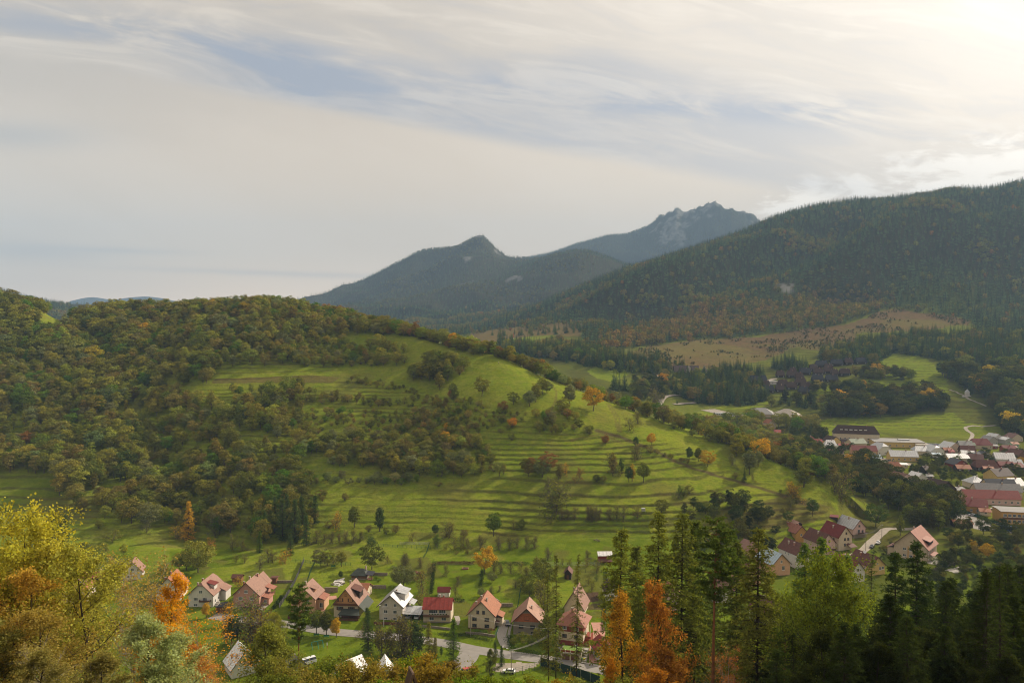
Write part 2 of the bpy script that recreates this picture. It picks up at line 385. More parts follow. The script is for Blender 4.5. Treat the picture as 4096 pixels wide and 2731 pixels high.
wis = S(M('ADD', M('MULTIPLY', wsp, 0.75), M('MULTIPLY', fin, 0.25)), 0.40, 0.62, 1.0, 0.0)
along = M('ADD', blob(-0.25, 0.25, 0.155, 0.6), M('ADD', M('MULTIPLY', blob(0.02, 0.25, 0.18, 0.6), 0.55), M('MULTIPLY', blob(0.28, 0.2, 0.22, 0.6), 0.45)))
blue = M('MULTIPLY', M('MULTIPLY', M('SUBTRACT', 1.0, low), fade), M('MULTIPLY', along, M('ADD', 0.60, M('MULTIPLY', wis, 0.45))), clamp=True)
up = M('MULTIPLY', M('ADD', M('MULTIPLY', blob(-0.64, 0.375, 0.20, 0.022, -0.12), 0.55), M('ADD', M('MULTIPLY', blob(-0.38, 0.355, 0.22, 0.026, -0.12), 0.5), M('ADD', M('MULTIPLY', blob(0.17, 0.275, 0.30, 0.014, -0.10), 0.5), M('MULTIPLY', blob(0.40, 0.268, 0.06, 0.016, 0.0), 0.8)))), wis)
blue = M('ADD', blue, up, clamp=True)
nrm = w.n('ShaderNodeVectorMath', operation='NORMALIZE', inp={0: tc}).outputs[0]
dotp = M('MAXIMUM', w.n('ShaderNodeVectorMath', operation='DOT_PRODUCT', inp={0: nrm, 1: tuple(sdir)}).outputs['Value'], 0.0)
glow = M('ADD', M('MULTIPLY', M('POWER', dotp, 5.0), 0.8), M('MULTIPLY', M('POWER', dotp, 40.0), 1.0))
glow = M('MULTIPLY', glow, M('ADD', 0.65, M('MULTIPLY', S(az, 0.05, 0.30), 0.35)))
ccol = w.mix(S(az, 0.0, 0.10), (1.08, 0.85, 0.64, 1), srgb(222, 206, 186))
ccol = w.mix(S(az, 0.16, 0.36), ccol, srgb(196, 188, 180))
ccol = w.mix(M('MULTIPLY', S(ax, -0.25, -0.70), 0.3), ccol, srgb(188, 184, 180))
ccol = w.mix(S(big, 0.38, 0.66, 0.0, 0.35), ccol, srgb(232, 220, 206))
ccol = w.mix(M('MULTIPLY', S(wsp, 0.48, 0.66), M('MULTIPLY', M('SUBTRACT', 1.0, low), 0.42)), ccol, srgb(232, 224, 214))
ccol = w.mix(M('MULTIPLY', S(wsp, 0.50, 0.34), M('MULTIPLY', S(t_, 0.0, 0.1), 0.32)), ccol, srgb(176, 175, 181))
for (a0, e0, ra, re, st) in ((-0.62, 0.235, 0.10, 0.018, 0.5), (-0.60, 0.088, 0.10, 0.012, 0.4), (-0.28, 0.062, 0.22, 0.004, 0.35), (-0.50, 0.092, 0.09, 0.004, 0.35), (-0.55, 0.045, 0.2, 0.02, 0.15)):
    ccol = w.mix(M('MULTIPLY', blob(a0, e0, ra, re, -0.03, None, M('ADD', az, M('MULTIPLY', wob_, 0.3))), st), ccol, srgb(168, 172, 178))
# brighter broken cloud low on the right
n4 = w.noise(1.0, V2(M('MULTIPLY', ax, 13.0), M('MULTIPLY', az, 40.0)), 9, 0.62, 0.5)
pm = M('ADD', blob(0.60, 0.185, 0.20, 0.050, 0.12), M('MULTIPLY', blob(0.36, 0.150, 0.055, 0.030, 0.0), 0.75))
puff = M('MULTIPLY', S(M('ADD', n4, M('MULTIPLY', pm, 0.22)), 0.56, 0.72), S(pm, 0.15, 0.55), clamp=True)
ccol = w.mix(M('MULTIPLY', M('SUBTRACT', 1.0, puff), M('MULTIPLY', pm, 0.30)), ccol, srgb(186, 176, 168))
ccol = w.mix(M('MULTIPLY', puff, 0.7), ccol, (1.02, 0.97, 0.91, 1))
glowc = w.n('ShaderNodeVectorMath', operation='SCALE', inp={0: (1.0, 0.965, 0.91), 'Scale': glow}).outputs[0]
cl2 = w.mix(1.0, ccol, glowc, 'ADD')
gapc = w.mix(0.93, w.n('ShaderNodeVectorMath', operation='SCALE', inp={0: sky.outputs[0], 'Scale': 0.10}).outputs[0], srgb(150, 161, 184))
gapc = w.mix(1.0, gapc, w.n('ShaderNodeVectorMath', operation='SCALE', inp={0: glowc, 'Scale': 0.6}).outputs[0], 'ADD')
cov = M('SUBTRACT', 1.0, M('MULTIPLY', blue, 0.84), clamp=True)
skyc = w.mix(cov, gapc, cl2)
skyc = w.n('ShaderNodeVectorMath', operation='MULTIPLY', inp={0: skyc, 1: (1.03, .985, .915)}).outputs[0]
bg = w.n('ShaderNodeBackground', inp={'Color': skyc, 'Strength': 0.89})
wo = w.n('ShaderNodeOutputWorld'); w.t.links.new(bg.outputs[0], wo.inputs[0])
w.m.cycles.sampling_method = 'MANUAL'; w.m.cycles.sample_map_resolution = 512

SC.view_settings.view_transform = 'Standard'; SC.view_settings.look = 'None'; SC.view_settings.exposure = 0.27; SC.view_settings.gamma = 1
SC.view_settings.use_curve_mapping = False
SC.cycles.pixel_filter_type = 'BLACKMAN_HARRIS'; SC.cycles.filter_width = 1.05; SC.cycles.max_bounces = 5; SC.cycles.diffuse_bounces = 2; SC.cycles.transparent_max_bounces = 8; SC.cycles.volume_bounces = 0
SC.cycles.transmission_bounces = 2; SC.cycles.glossy_bounces = 2
SC.cycles.caustics_reflective = False; SC.cycles.caustics_refractive = False
SC.render.use_persistent_data = False

# ------------------------------------------------------------------ haze
HZ = NT('haze_air')
vol = HZ.n('ShaderNodeVolumePrincipled', inp={'Color': (0.42, 0.66, 0.98, 1), 'Density': 8.2e-5, 'Anisotropy': 0.0})
hm = HZ.out(None, vol.outputs[0])
hb = MB().box(-8500, 8500, -120, 9300, -135, 1150)
haze = hb.build('haze', hm, kind='stuff', label='pale blue haze lying over the valley and mountains')
# ------------------------------------------------------------------ terrain sheets
def terr_mat():
    k = NT('meadow_and_ground')
    p = k.pos(); g = k.n('ShaderNodeNewGeometry')
    kind = k.n('ShaderNodeSeparateColor', inp={0: k.attr('cover')}).outputs     # r bank, g dry/beige, b forest floor, also the dimming painted on the right valley lawn
    cr = k.n('ShaderNodeSeparateColor', inp={0: k.attr('cover2')}).outputs      # r rock, g bare soil, b lush lawn
    nb = k.noise(0.02, p, 4, 0.6); nm = k.noise(0.16, p, 5, 0.7); nf = k.noise(1.1, p, 6, 0.75)
    nxs = k.noise(1.0, k.n('ShaderNodeMapping', inp={'Vector': p, 'Scale': (0.10, 0.9, 0.9)}).outputs[0], 4, 0.7)
    grass = k.mix(k.mr(nb, 0.35, 0.65), (0.152, 0.208, 0.010, 1), (0.222, 0.256, 0.019, 1))
    grass = k.mix(k.mr(nm, 0.42, 0.70, 0, 0.6), grass, (0.27, 0.24, 0.045, 1))
    grass = k.mix(k.mr(nxs, 0.45, 0.70, 0, 0.6), grass, (0.085, 0.125, 0.018, 1))
    grass = k.mix(k.mr(nf, 0.50, 0.66, 0, 0.6), grass, (0.065, 0.10, 0.014, 1))
    grass = k.mix(k.mr(k.noise(2.7, p, 3, 0.7), 0.55, 0.72, 0, 0.4), grass, (0.32, 0.31, 0.08, 1))
    grass = k.mix(k.mr(k.noise(0.42, p, 4, 0.7), 0.48, 0.66, 0, 0.5), grass, (0.085, 0.115, 0.012, 1))
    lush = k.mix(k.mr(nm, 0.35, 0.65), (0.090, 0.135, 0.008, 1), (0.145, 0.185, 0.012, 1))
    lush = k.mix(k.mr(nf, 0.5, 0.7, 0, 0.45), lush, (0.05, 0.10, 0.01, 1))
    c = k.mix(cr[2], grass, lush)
    bankc = k.mix(k.mr(nf, 0.38, 0.62), (0.032, 0.042, 0.010, 1), (0.12, 0.10, 0.036, 1))
    c = k.mix(k.math('MULTIPLY', kind[0], 0.72), c, bankc)
    dryc = k.mix(k.mr(nm, 0.35, 0.65), (0.170, 0.102, 0.050, 1), (0.095, 0.066, 0.030, 1))
    dryc = k.mix(k.mr(nf, 0.5, 0.64, 0, 0.8), dryc, (0.06, 0.06, 0.022, 1))
    dryc = k.mix(k.mr(k.noise(0.07, p, 5, 0.7), 0.46, 0.62, 0, 0.4), dryc, (0.085, 0.082, 0.028, 1))
    c = k.mix(kind[1], c, dryc)
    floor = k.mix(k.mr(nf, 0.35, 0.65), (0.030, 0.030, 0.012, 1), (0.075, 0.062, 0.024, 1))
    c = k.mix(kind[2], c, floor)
    soil = k.mix(k.mr(nf, 0.35, 0.65), (0.055, 0.036, 0.022, 1), (0.12, 0.08, 0.05, 1))
    c = k.mix(cr[1], c, soil)
    rk = k.mix(k.mr(k.noise(0.03, p, 6, 0.7), 0.35, 0.65), (0.08, 0.085, 0.07, 1), (0.21, 0.20, 0.18, 1))
    c = k.mix(cr[0], c, rk)
    b = k.n('ShaderNodeBsdfDiffuse', inp={'Color': c}); t = k.n('ShaderNodeBsdfTranslucent', inp={'Color': c})
    bh = k.math('ADD', nf, k.math('MULTIPLY', nm, 1.5)); nrm = k.bump(bh, 1.0, 0.45)
    k.t.links.new(nrm, b.inputs['Normal'])
    return k.out(b.outputs[0])
M_TERR = terr_mat()

def poly_s(px, py, poly, soft=0):
    return inpoly(px, py, poly).astype(float)
def C8(p): return [(1200 + x / 1.568, 1200 + y / 1.568) for x, y in p]
def C9(p): return [(2200 + x / 1.742, 1300 + y / 1.742) for x, y in p]
def C10(p): return [(2900 + x / 1.9666, 1200 + y / 1.9666) for x, y in p]
def W(p): return [(x * 1.7415, y * 1.7415) for x, y in p]
def soften(m, n=2):
    for _ in range(n):
        m = (m + np.roll(m, 1, 0) + np.roll(m, -1, 0) + np.roll(m, 1, 1) + np.roll(m, -1, 1)) / 5
    return m
un = UG + fbm(XG, YG, 40, 3, 201) * 18; vn = VG + fbm(XG, YG, 40, 3, 202) * 7
hill = (SG > 8.0) & (SG < 14.3)
dry = np.zeros_like(SG); forest = np.zeros_like(SG); lush = np.zeros_like(SG); soil = np.zeros_like(SG); rock = np.zeros_like(SG)
CT = ([2380,2500,2600,2800,3000,3200,3400,3560,3700,3880,3900], [1405,1395,1385,1358,1350,1318,1292,1232,1248,1284,1300])
CLEARW = [(2480,1425),(2520,1405),(2600,1385),(2800,1358),(3000,1350),(3200,1318),(3400,1292),(3560,1232),(3700,1248),(3880,1284),(3880,1300),(3700,1318),(3560,1328),(3440,1325),(3430,1365),(3280,1400),(3160,1395),(3060,1440),(2900,1465),(2700,1480),(2600,1470),(2500,1440)]
mid = (SG > 16.5) & (SG < 21)
dry = np.maximum(dry, poly_s(un, vn, CLEARW) * mid * (0.8 + 0.2 * sstep(-.3, .3, fbm(XG, YG, 70, 4, 210))))
dry = np.maximum(dry, poly_s(un, vn, [(1880,1330),(2120,1300),(2330,1290),(2330,1345),(2180,1340),(2050,1355),(1960,1375),(1880,1370)]) * mid * 0.9)
dry = np.maximum(dry, 0.7 * poly_s(un, vn, [(850,1512),(1230,1503),(1360,1512),(1330,1535),(1000,1530),(850,1530)]) * hill)
dry = np.maximum(dry, 0.6 * poly_s(un, vn, [(2850,2050),(3150,1980),(3330,2030),(3250,2090),(3100,2120),(2900,2110)]) * (SG < 14))
lush = sstep(9.3, 8.7, SG) * 1.0
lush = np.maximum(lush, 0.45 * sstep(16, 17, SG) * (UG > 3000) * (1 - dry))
lush = np.maximum(lush, 0.6 * poly_s(un, vn, [(0,1900),(250,1900),(250,2040),(0,2050)]))
lush = np.maximum(lush, poly_s(un, vn, C9([(60,1290),(690,1290),(690,1420),(0,1420)]))*0.8)
lush = np.maximum(lush, 0.5 * poly_s(un, vn, [(1900,1340),(2200,1340),(2700,1440),(2700,1560),(1900,1560)]) * mid)
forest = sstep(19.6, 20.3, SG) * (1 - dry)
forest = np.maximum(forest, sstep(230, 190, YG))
bright = sum(poly_s(un, vn, q) for q in ([(1844,1391),(1900,1368),(2080,1345),(2144,1352),(2130,1385),(2050,1397),(1900,1402)], C9([(262,312),(380,285),(500,268),(600,300),(560,340),(440,405),(330,370)]), C9([(1130,575),(1300,530),(1500,470),(1560,520),(1460,590),(1250,590)]), C9([(1010,600),(1100,600),(1240,650),(1150,660)]), C10([(1190,480),(1350,400),(1560,430),(1700,560),(1760,700),(1740,770),(1300,770),(1180,700),(640,790),(680,740),(820,640),(1000,640),(1180,600)]), C10([(720,960),(1000,900),(1400,905),(1800,880),(1900,960),(2200,1000),(2352,1090),(2500,1200),(2352,1200),(700,1200)])))
midw = sstep(14.6, 15.4, SG) * (SG < 20) * (1 - np.clip(bright, 0, 1)) * (1 - np.clip(dry * 2, 0, 1)) * (YG > 830)
forest = np.maximum(forest, midw * (0.55 + 0.35 * fbm(XG, YG, 50, 3, 211)))
lush = lush * (1 - 0.8 * midw)
plot = np.floor((XG * 0.93 + YG * 0.36) / 17.0); plot2 = np.floor((YG * 0.93 - XG * 0.36) / 31.0 + (plot % 3) * .37)
pr = _hash(plot, plot2, 9); pz = (SG < 9.2) * (YG > 315) * (UG < 2460) + (YG > 420) * (YG < 820) * (UG > 3350) * (SG > 8.5) * (SG < 17)
dry = np.maximum(dry, np.clip(pz, 0, 1) * (pr > .72) * .42); lush = np.clip(lush - np.clip(pz, 0, 1) * (pr < .4) * .75, 0, 1)
dry = np.maximum(dry, np.clip(pz, 0, 1) * .45 * sstep(.25, .6, fbm(XG, YG, 12, 3, 213)))
forest = np.clip(forest, 0, 1)
rock = sstep(.42, .62, crag * (.62 + .9 * fbm(XG, YG, 60, 4, 55))) * (YG > 4000)
def rockpatch(u0, v0, d0, r, thr):
    x, y, z = ground(u0, v0); e = np.exp(-(((XG - x) / r) ** 2 + ((YG - y) / (r * 1.6)) ** 2))
    return e
rk = sum(rockpatch(u0, v0, d0, r, 0) for u0, v0, d0, r in [(1872,1190,0,38),(1886,1128,0,42),(1990,1190,0,40),(2045,1142,0,48),(2065,1112,0,36),(2200,1148,0,42),(2245,1115,0,40),(1862,1135,0,30),(1868,1030,0,34),(1985,1010,0,40),(2660,930,0,110),(2700,900,0,120)])
rock = np.maximum(rock, sstep(0.42, 0.6, rk * (0.55 + fbm(XG, YG, 45, 4, 56))) * (YG > 3300))
x_, y_, z_ = ground(3140, 1142)
rock = np.maximum(rock, sstep(0.35, 0.55, np.exp(-(((XG - x_) / 28) ** 2 + ((YG - y_) / 45) ** 2)) * (0.8 + fbm(XG, YG, 30, 3, 57))))

def lined(uvs, w0, w1): return 1 - sstep(w0, w1, pathdist(uvs))
trk = lined(C9([(330,735),(480,775),(700,860),(850,935),(1000,1000),(1150,1045),(1280,1080),(1450,1130),(1600,1175),(1720,1225),(1830,1260)]), 1.0, 2.6) * (SG < 14)
soil = np.maximum(soil, trk * 0.75)
for pp in (C9([(395,545),(430,600),(460,660),(470,735)]), C9([(410,545),(450,600),(485,660),(490,745)]), C8([(1580,530),(1610,580),(1600,640),(1570,700)]), C8([(1700,880),(1900,840),(2030,900)])): dry = np.maximum(dry, 0.55 * lined(pp, .4, 1.3) * (SG < 14))
soil = np.maximum(soil, poly_s(un, vn, [(2326,2366),(2386,2362),(2390,2402),(2322,2406)]))
soil = np.maximum(soil, 0.8 * poly_s(UG, VG, [(2326,2415),(2420,2412),(2425,2436),(2326,2438)]))
soil = np.maximum(soil, 0.6 * poly_s(UG, VG, [(1745,2246),(1898,2246),(1900,2256),(1745,2258)]))
soil = np.maximum(soil, 0.5 * sstep(0.3, 0.6, fbm(XG, YG, 9, 3, 801)) * (UG > 3480) * (SG > 8.5) * (SG < 16) * (YG < 850))
bank = np.maximum(bank, 0.8 * poly_s(un, vn, C8([(880,560),(880,575),(1420,590),(1500,605),(1500,590)])) * 0)
dry = np.maximum(dry, 0.35 * sstep(0.1, 0.5, fbm(XG, YG, 30, 4, 802)) * (SG > 9) * (SG < 14))

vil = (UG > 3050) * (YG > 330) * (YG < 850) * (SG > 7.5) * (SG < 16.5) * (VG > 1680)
forest = np.maximum(forest, vil * (0.22 + 0.35 * sstep(-.2, .3, fbm(XG, YG, 25, 3, 830))) * sstep(9.5, 8.9, np.where(UG > 3420, 8.0, SG)))  # right valley lawn: dark grass, with cloud dimness put into its colour
def emit(name, r0, r1, kind='structure', label=None, c0=0, c1=NA):
    Vv = np.stack([XG[r0:r1, c0:c1], YG[r0:r1, c0:c1], ZG[r0:r1, c0:c1]], -1).reshape(-1, 3)
    nr, nc = r1 - r0, c1 - c0
    i = np.arange((nr - 1) * (nc - 1)); r = i // (nc - 1); c = i % (nc - 1)
    a = r * nc + c
    q = np.stack([a, a + 1, a + nc + 1, a + nc], -1)
    o = np.ones(len(Vv))
    sl_ = (slice(r0, r1), slice(c0, c1))
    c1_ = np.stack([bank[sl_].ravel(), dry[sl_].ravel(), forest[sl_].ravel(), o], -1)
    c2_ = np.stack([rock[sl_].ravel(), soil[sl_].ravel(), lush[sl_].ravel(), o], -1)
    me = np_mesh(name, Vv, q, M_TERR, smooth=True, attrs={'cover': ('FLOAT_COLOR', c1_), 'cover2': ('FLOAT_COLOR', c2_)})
    return add_obj(name, me, kind=kind, label=label)
ri = lambda d: int(np.searchsorted(rows, d))
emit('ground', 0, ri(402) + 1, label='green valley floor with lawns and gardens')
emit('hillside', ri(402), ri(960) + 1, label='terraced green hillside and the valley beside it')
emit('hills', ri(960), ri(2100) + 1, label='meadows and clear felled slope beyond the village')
emit('mountain', ri(2100), ri(2900) + 1, label='long forested mountain ridge')
emit('mountains', ri(2900), ri(7600) + 1, label='rocky blue peaks behind the valley')
emit('mountain_range', ri(7600), NR, label='pale blue range on the horizon')
print('terrain', time.time() - T0)
# ------------------------------------------------------------------ foliage materials (the tint travels with each tree)
def leaf_mat(name, transl=0.42, spread=0.45, warm=(1.12, 1.0, 0.75)):
    k = NT(name)
    tint = k.attr('tint', 0, 'INSTANCER')
    lf = k.attr('leaf', 2); cl = k.attr('clump', 2)
    f = k.mr(lf, 0, 1, 1 - spread, 1 + spread)
    c = k.n('ShaderNodeVectorMath', operation='SCALE', inp={0: tint, 'Scale': f}).outputs[0]
    c = k.mix(k.mr(cl, 0.0, 0.30, 0.35, 0), c, k.n('ShaderNodeVectorMath', operation='MULTIPLY', inp={0: c, 1: (0.72, 1.0, 1.0)}).outputs[0])
    c = k.mix(k.mr(cl, 0.45, 1.0, 0, 0.55), c, k.n('ShaderNodeVectorMath', operation='MULTIPLY', inp={0: c, 1: warm}).outputs[0])
    d = k.n('ShaderNodeBsdfDiffuse', inp={'Color': c}).outputs[0]
    t = k.n('ShaderNodeBsdfTranslucent', inp={'Color': k.n('ShaderNodeVectorMath', operation='MULTIPLY', inp={0: c, 1: (1.2, 1.15, 0.6)}).outputs[0]}).outputs[0]
    m = k.n('ShaderNodeMixShader', inp={0: transl, 1: d, 2: t}).outputs[0]
    return k.out(m)
M_LEAF = leaf_mat('leaves'); M_LEAFM = leaf_mat('crown_leaves', 0.22, 0.4); M_NEED = leaf_mat('needles', 0.3, 0.4, (1.1, 1.0, 0.8))
def bark_mat(name, a, b):
    k = NT(name); tc = k.n('ShaderNodeTexCoord').outputs['Object']
    mp = k.n('ShaderNodeMapping', inp={'Vector': tc, 'Scale': (6, 6, 1.2)}).outputs[0]
    f = k.noise(1.5, mp, 5, 0.7)
    bs = k.bsdf(k.mix(k.mr(f, 0.35, 0.65), a, b), 0.9, **{'Specular IOR Level': 0.1})
    k.t.links.new(k.bump(f, 0.8, 0.05), bs.inputs['Normal'])
    return k.out(bs.outputs[0])
M_BARK = bark_mat('bark_grey', (0.07, 0.055, 0.04, 1), (0.16, 0.13, 0.10, 1))
M_BARKD = bark_mat('bark_dark', (0.025, 0.02, 0.014, 1), (0.075, 0.055, 0.04, 1))
M_PINE = bark_mat('bark_pine', (0.16, 0.065, 0.03, 1), (0.36, 0.17, 0.08, 1))
M_BIRCH = bark_mat('bark_pale', (0.16, 0.14, 0.11, 1), (0.42, 0.38, 0.32, 1))

def leaf_quads(P, N, size, g, asp=0.75):
    """P centres, N normals (unit), size per leaf -> quads"""
    n = len(P)
    t = g.normal(size=(n, 3)); t -= (t * N).sum(1, keepdims=True) * N; t /= np.linalg.norm(t, axis=1, keepdims=True) + 1e-9
    b = np.cross(N, t); s = np.asarray(size).reshape(-1, 1) * 0.5
    V = np.stack([P - t * s, P - b * s * asp, P + t * s, P + b * s * asp], 1).reshape(-1, 3)
    return V, np.arange(4 * n).reshape(-1, 4)
def unit(v): return v / (np.linalg.norm(v, axis=1, keepdims=True) + 1e-9)
class Acc:
    """accumulates quads with material index and leaf / clump values"""
    def __init__(s): s.V = []; s.Fq = []; s.M = []; s.L = []; s.C = []; s.n = 0
    def add(s, V, Fq, m, leaf=None, clump=None):
        V = np.asarray(V, float); Fq = np.asarray(Fq)
        s.V.append(V); s.Fq.append(Fq + s.n); s.M.append(np.full(len(Fq), m)); s.n += len(V)
        s.L.append(np.full(len(V), 0.5) if leaf is None else np.repeat(leaf, 4)); s.C.append(np.full(len(V), 0.0) if clump is None else np.repeat(clump, 4))
    def tube(s, p0, p1, r0, r1, n=5, m=1):
        a = np.asarray(p0, float); b = np.asarray(p1, float); d = b - a; L = np.linalg.norm(d)
        if L < 1e-6: return
        d /= L; u = np.cross(d, [0.3, 0.9, 0.1]); u /= np.linalg.norm(u); w_ = np.cross(d, u)
        th = np.arange(n) * 2 * math.pi / n; c = np.cos(th)[:, None] * u + np.sin(th)[:, None] * w_
        V = np.concatenate([a + c * r0, b + c * r1]); i = np.arange(n)
        s.add(V, np.stack([i, (i + 1) % n, n + (i + 1) % n, n + i], -1), m)
    def mesh(s, name, mats, only=None):
        V = np.concatenate(s.V); Fq = np.concatenate(s.Fq); M = np.concatenate(s.M); L = np.concatenate(s.L); C_ = np.concatenate(s.C)
        if only is not None:
            k = M == only; Fq = Fq[k]; used = np.unique(Fq); mp = np.full(len(V), -1); mp[used] = np.arange(len(used))
            V = V[used]; L = L[used]; C_ = C_[used]; Fq = mp[Fq]; M = None
        return np_mesh(name, V, Fq, mats, M, attrs={'leaf': ('FLOAT', L), 'clump': ('FLOAT', C_)})

def round_tree(seed, h=1.0, wid=0.9, base=0.12, ncl=34, nl=26, lsz=0.075, cr=0.2, skew=0.0, multi=False, top=0.5, hole=0.0):
    """unit-height broad tree: clumps of leaves on an uneven crown, on a short trunk with limbs"""
    g = np.random.default_rng(seed); A_ = Acc()
    th = g.uniform(0, 2 * math.pi, ncl); ph = np.arccos(np.clip(1 - 2 * (np.arange(ncl) + g.uniform(0, 1, ncl)) / ncl, -1, 1))
    rr = g.uniform(0.55, 1.0, ncl) ** 0.6
    wx, wz = wid / 2 - cr * 0.55, (h - base) / 2 - cr * 0.5
    c = np.stack([np.sin(ph) * np.cos(th) * wx * rr, np.sin(ph) * np.sin(th) * wx * rr, np.cos(ph) * wz * rr], -1)
    taper = 1 - (c[:, 2] / wz) * (0.5 - top) * 1.2
    c[:, :2] *= np.clip(taper, 0.3, 1.3)[:, None]
    c[:, 2] += base + (h - base) / 2; c[:, 0] += skew * c[:, 2]
    c *= 1 + g.normal(0, 0.07, (ncl, 1))
    crs = cr * g.uniform(0.6, 1.15, ncl)
    for i in range(ncl):
        n = int(nl * g.uniform(0.6, 1.3))
        d = unit(g.normal(size=(n, 3))); d[:, 2] = np.abs(d[:, 2]) * 0.9 + d[:, 2] * 0.1 - 0.15
        P = c[i] + d * crs[i] * g.uniform(0.72, 1.05, (n, 1)) * np.array([1, 1, 0.85])
        N = unit(d + g.normal(0, 0.42, (n, 3)) + np.array([0, 0, 0.1]))
        V, Fq = leaf_quads(P, N, lsz * g.uniform(0.6, 1.4, n), g)
        A_.add(V, Fq, 0, g.uniform(0, 1, n), np.full(n, g.uniform()))
    tr = 0.022
    nst = 4 if multi else 1
    for s_ in range(nst):
        b0 = np.array([g.normal(0, 0.03), g.normal(0, 0.03), -0.06]) if multi else np.array([0, 0, -0.06])
        mid = np.array([g.normal(0, 0.07 if multi else 0.015), g.normal(0, 0.07 if multi else 0.015), base + 0.12 * h])
        A_.tube(b0, mid, tr * (0.6 if multi else 1), tr * 0.7 * (0.6 if multi else 1), 6)
        for j in g.choice(ncl, 6 if multi else 11, replace=False):
            A_.tube(mid - np.array([0, 0, g.uniform(0, 0.07)]), c[j], tr * 0.42, tr * 0.1, 4)
    return A_

def spruce(seed, h=1.0, wid=0.34, layers=13, per=8, base=0.06, split=3, droop=0.35, lsz=1.0, prof=1.0):
    g = np.random.default_rng(seed); A_ = Acc()
    A_.tube((0, 0, -0.05), (0, 0, h * 0.98), 0.014, 0.002, 5)
    for l in range(layers):
        t = l / layers; z = base + (h - base) * t ** 0.92; r = wid / 2 * (1 - t) ** prof * g.uniform(0.85, 1.15) + 0.008
        n = max(4, int(per * (1 - 0.45 * t)))
        for i in range(n):
            a = 2 * math.pi * (i + g.uniform(-0.35, 0.35)) / n + l * 1.3; rl = r * g.uniform(0.75, 1.15)
            dx = np.array([math.cos(a), math.sin(a), 0]); sd = np.array([-math.sin(a), math.cos(a), 0])
            p0 = np.array([0, 0, z]); wv_ = rl * 0.34 + 0.008
            for s_ in range(split):
                f0, f1 = s_ / split, (s_ + 1) / split
                def at(f): return p0 + dx * rl * f + np.array([0, 0, -droop * rl * f * (1.3 - 0.5 * f)])
                a0, a1 = at(f0 * 0.95), at(f1)
                w0 = wv_ * (0.9 if s_ else 0.45) * (1.15 - f0); w1 = wv_ * (1.1 - f1) * 0.9
                hang = np.array([0, 0, -wv_ * 0.45]); j = g.normal(0, 0.006, 3)
                V = [a0, a0 + sd * w0 + hang + j, a1 + sd * w1 + hang, a1, a0, a1, a1 - sd * w1 + hang, a0 - sd * w0 + hang - j]
                A_.add(V, [[0, 1, 2, 3], [4, 5, 6, 7]], 0, g.uniform(0, 1, 2), np.full(2, g.uniform()))
    return A_

def needle_tree(seed, h=22.0, wid=7.0, clear=0.35, whorls=34, per=5, tr=0.22, up=0.05, droop=0.25, tuft=7, tsz=0.30, dens=1.0, crown_round=0.0, shape=0.8, gap=0.0):
    """near conifer: trunk, whorled branches, sprays of needles along each branch (metres)"""
    g = np.random.default_rng(seed); A_ = Acc()
    bend = g.normal(0, 0.012, 2)
    def trunk(z): return np.array([bend[0] * z * z / h, bend[1] * z * z / h, z])
    zs = np.linspace(-1.0, h * 0.985, 12)
    for a, b in zip(zs[:-1], zs[1:]):
        A_.tube(trunk(a), trunk(b), tr * (1 - max(a, 0) / h) ** 0.8 + 0.015, tr * (1 - max(b, 0) / h) ** 0.8 + 0.015, 8)
    for l in range(whorls):
        t = (l + g.uniform(-0.3, 0.3)) / whorls; t = min(max(t, 0), 0.99)
        z = h * (clear + (1 - clear) * t)
        r = wid / 2 * ((1 - t) ** shape if crown_round == 0 else (math.sin(math.pi * (0.12 + 0.83 * t)) ** 0.6)) 
        if t < 0.15: r *= 0.45 + t * 3.6
        for i in range(per):
            if g.uniform() < gap: continue
            a = g.uniform(0, 2 * math.pi); rl = r * g.uniform(0.55, 1.15) + 0.25
            dx = np.array([math.cos(a), math.sin(a), 0]); p0 = trunk(z + g.uniform(-0.2, 0.2))
            at = lambda f: p0 + dx * rl * f + np.array([0, 0, rl * (up * 2 * f - droop * f * f)])
            A_.tube(p0, at(0.5), 0.018 + 0.012 * rl, 0.02, 4); A_.tube(at(0.5), at(0.98), 0.02, 0.006, 3)
            nt = max(3, int(rl * 3.4 * dens))
            f = g.uniform(0.12, 1.0, nt) ** 0.8
            side = np.array([-math.sin(a), math.cos(a), 0])
            for ff in f:
                c = at(ff) + side * g.normal(0, 0.20) * (rl * 0.30) * (1.1 - ff * 0.4)
                n = tuft
                d = unit(g.normal(size=(n, 3)) * np.array([1, 1, 0.55]) + dx * 0.4)
                P = c + d * tsz * g.uniform(0.3, 1.0, (n, 1))
                # long narrow sprays pointing outward
                T = unit(d + np.array([0, 0, -0.25])); S = unit(np.cross(T, g.normal(size=(n, 3))))
                L_ = tsz * g.uniform(0.7, 1.3, (n, 1)) * 0.62; W_ = L_ * 0.26
                V = np.stack([P - T * L_, P + S * W_, P + T * L_, P - S * W_], 1).reshape(-1, 3)
                A_.add(V, np.arange(4 * n).reshape(-1, 4), 0, g.uniform(0, 1, n), np.full(n, g.uniform()))
    return A_

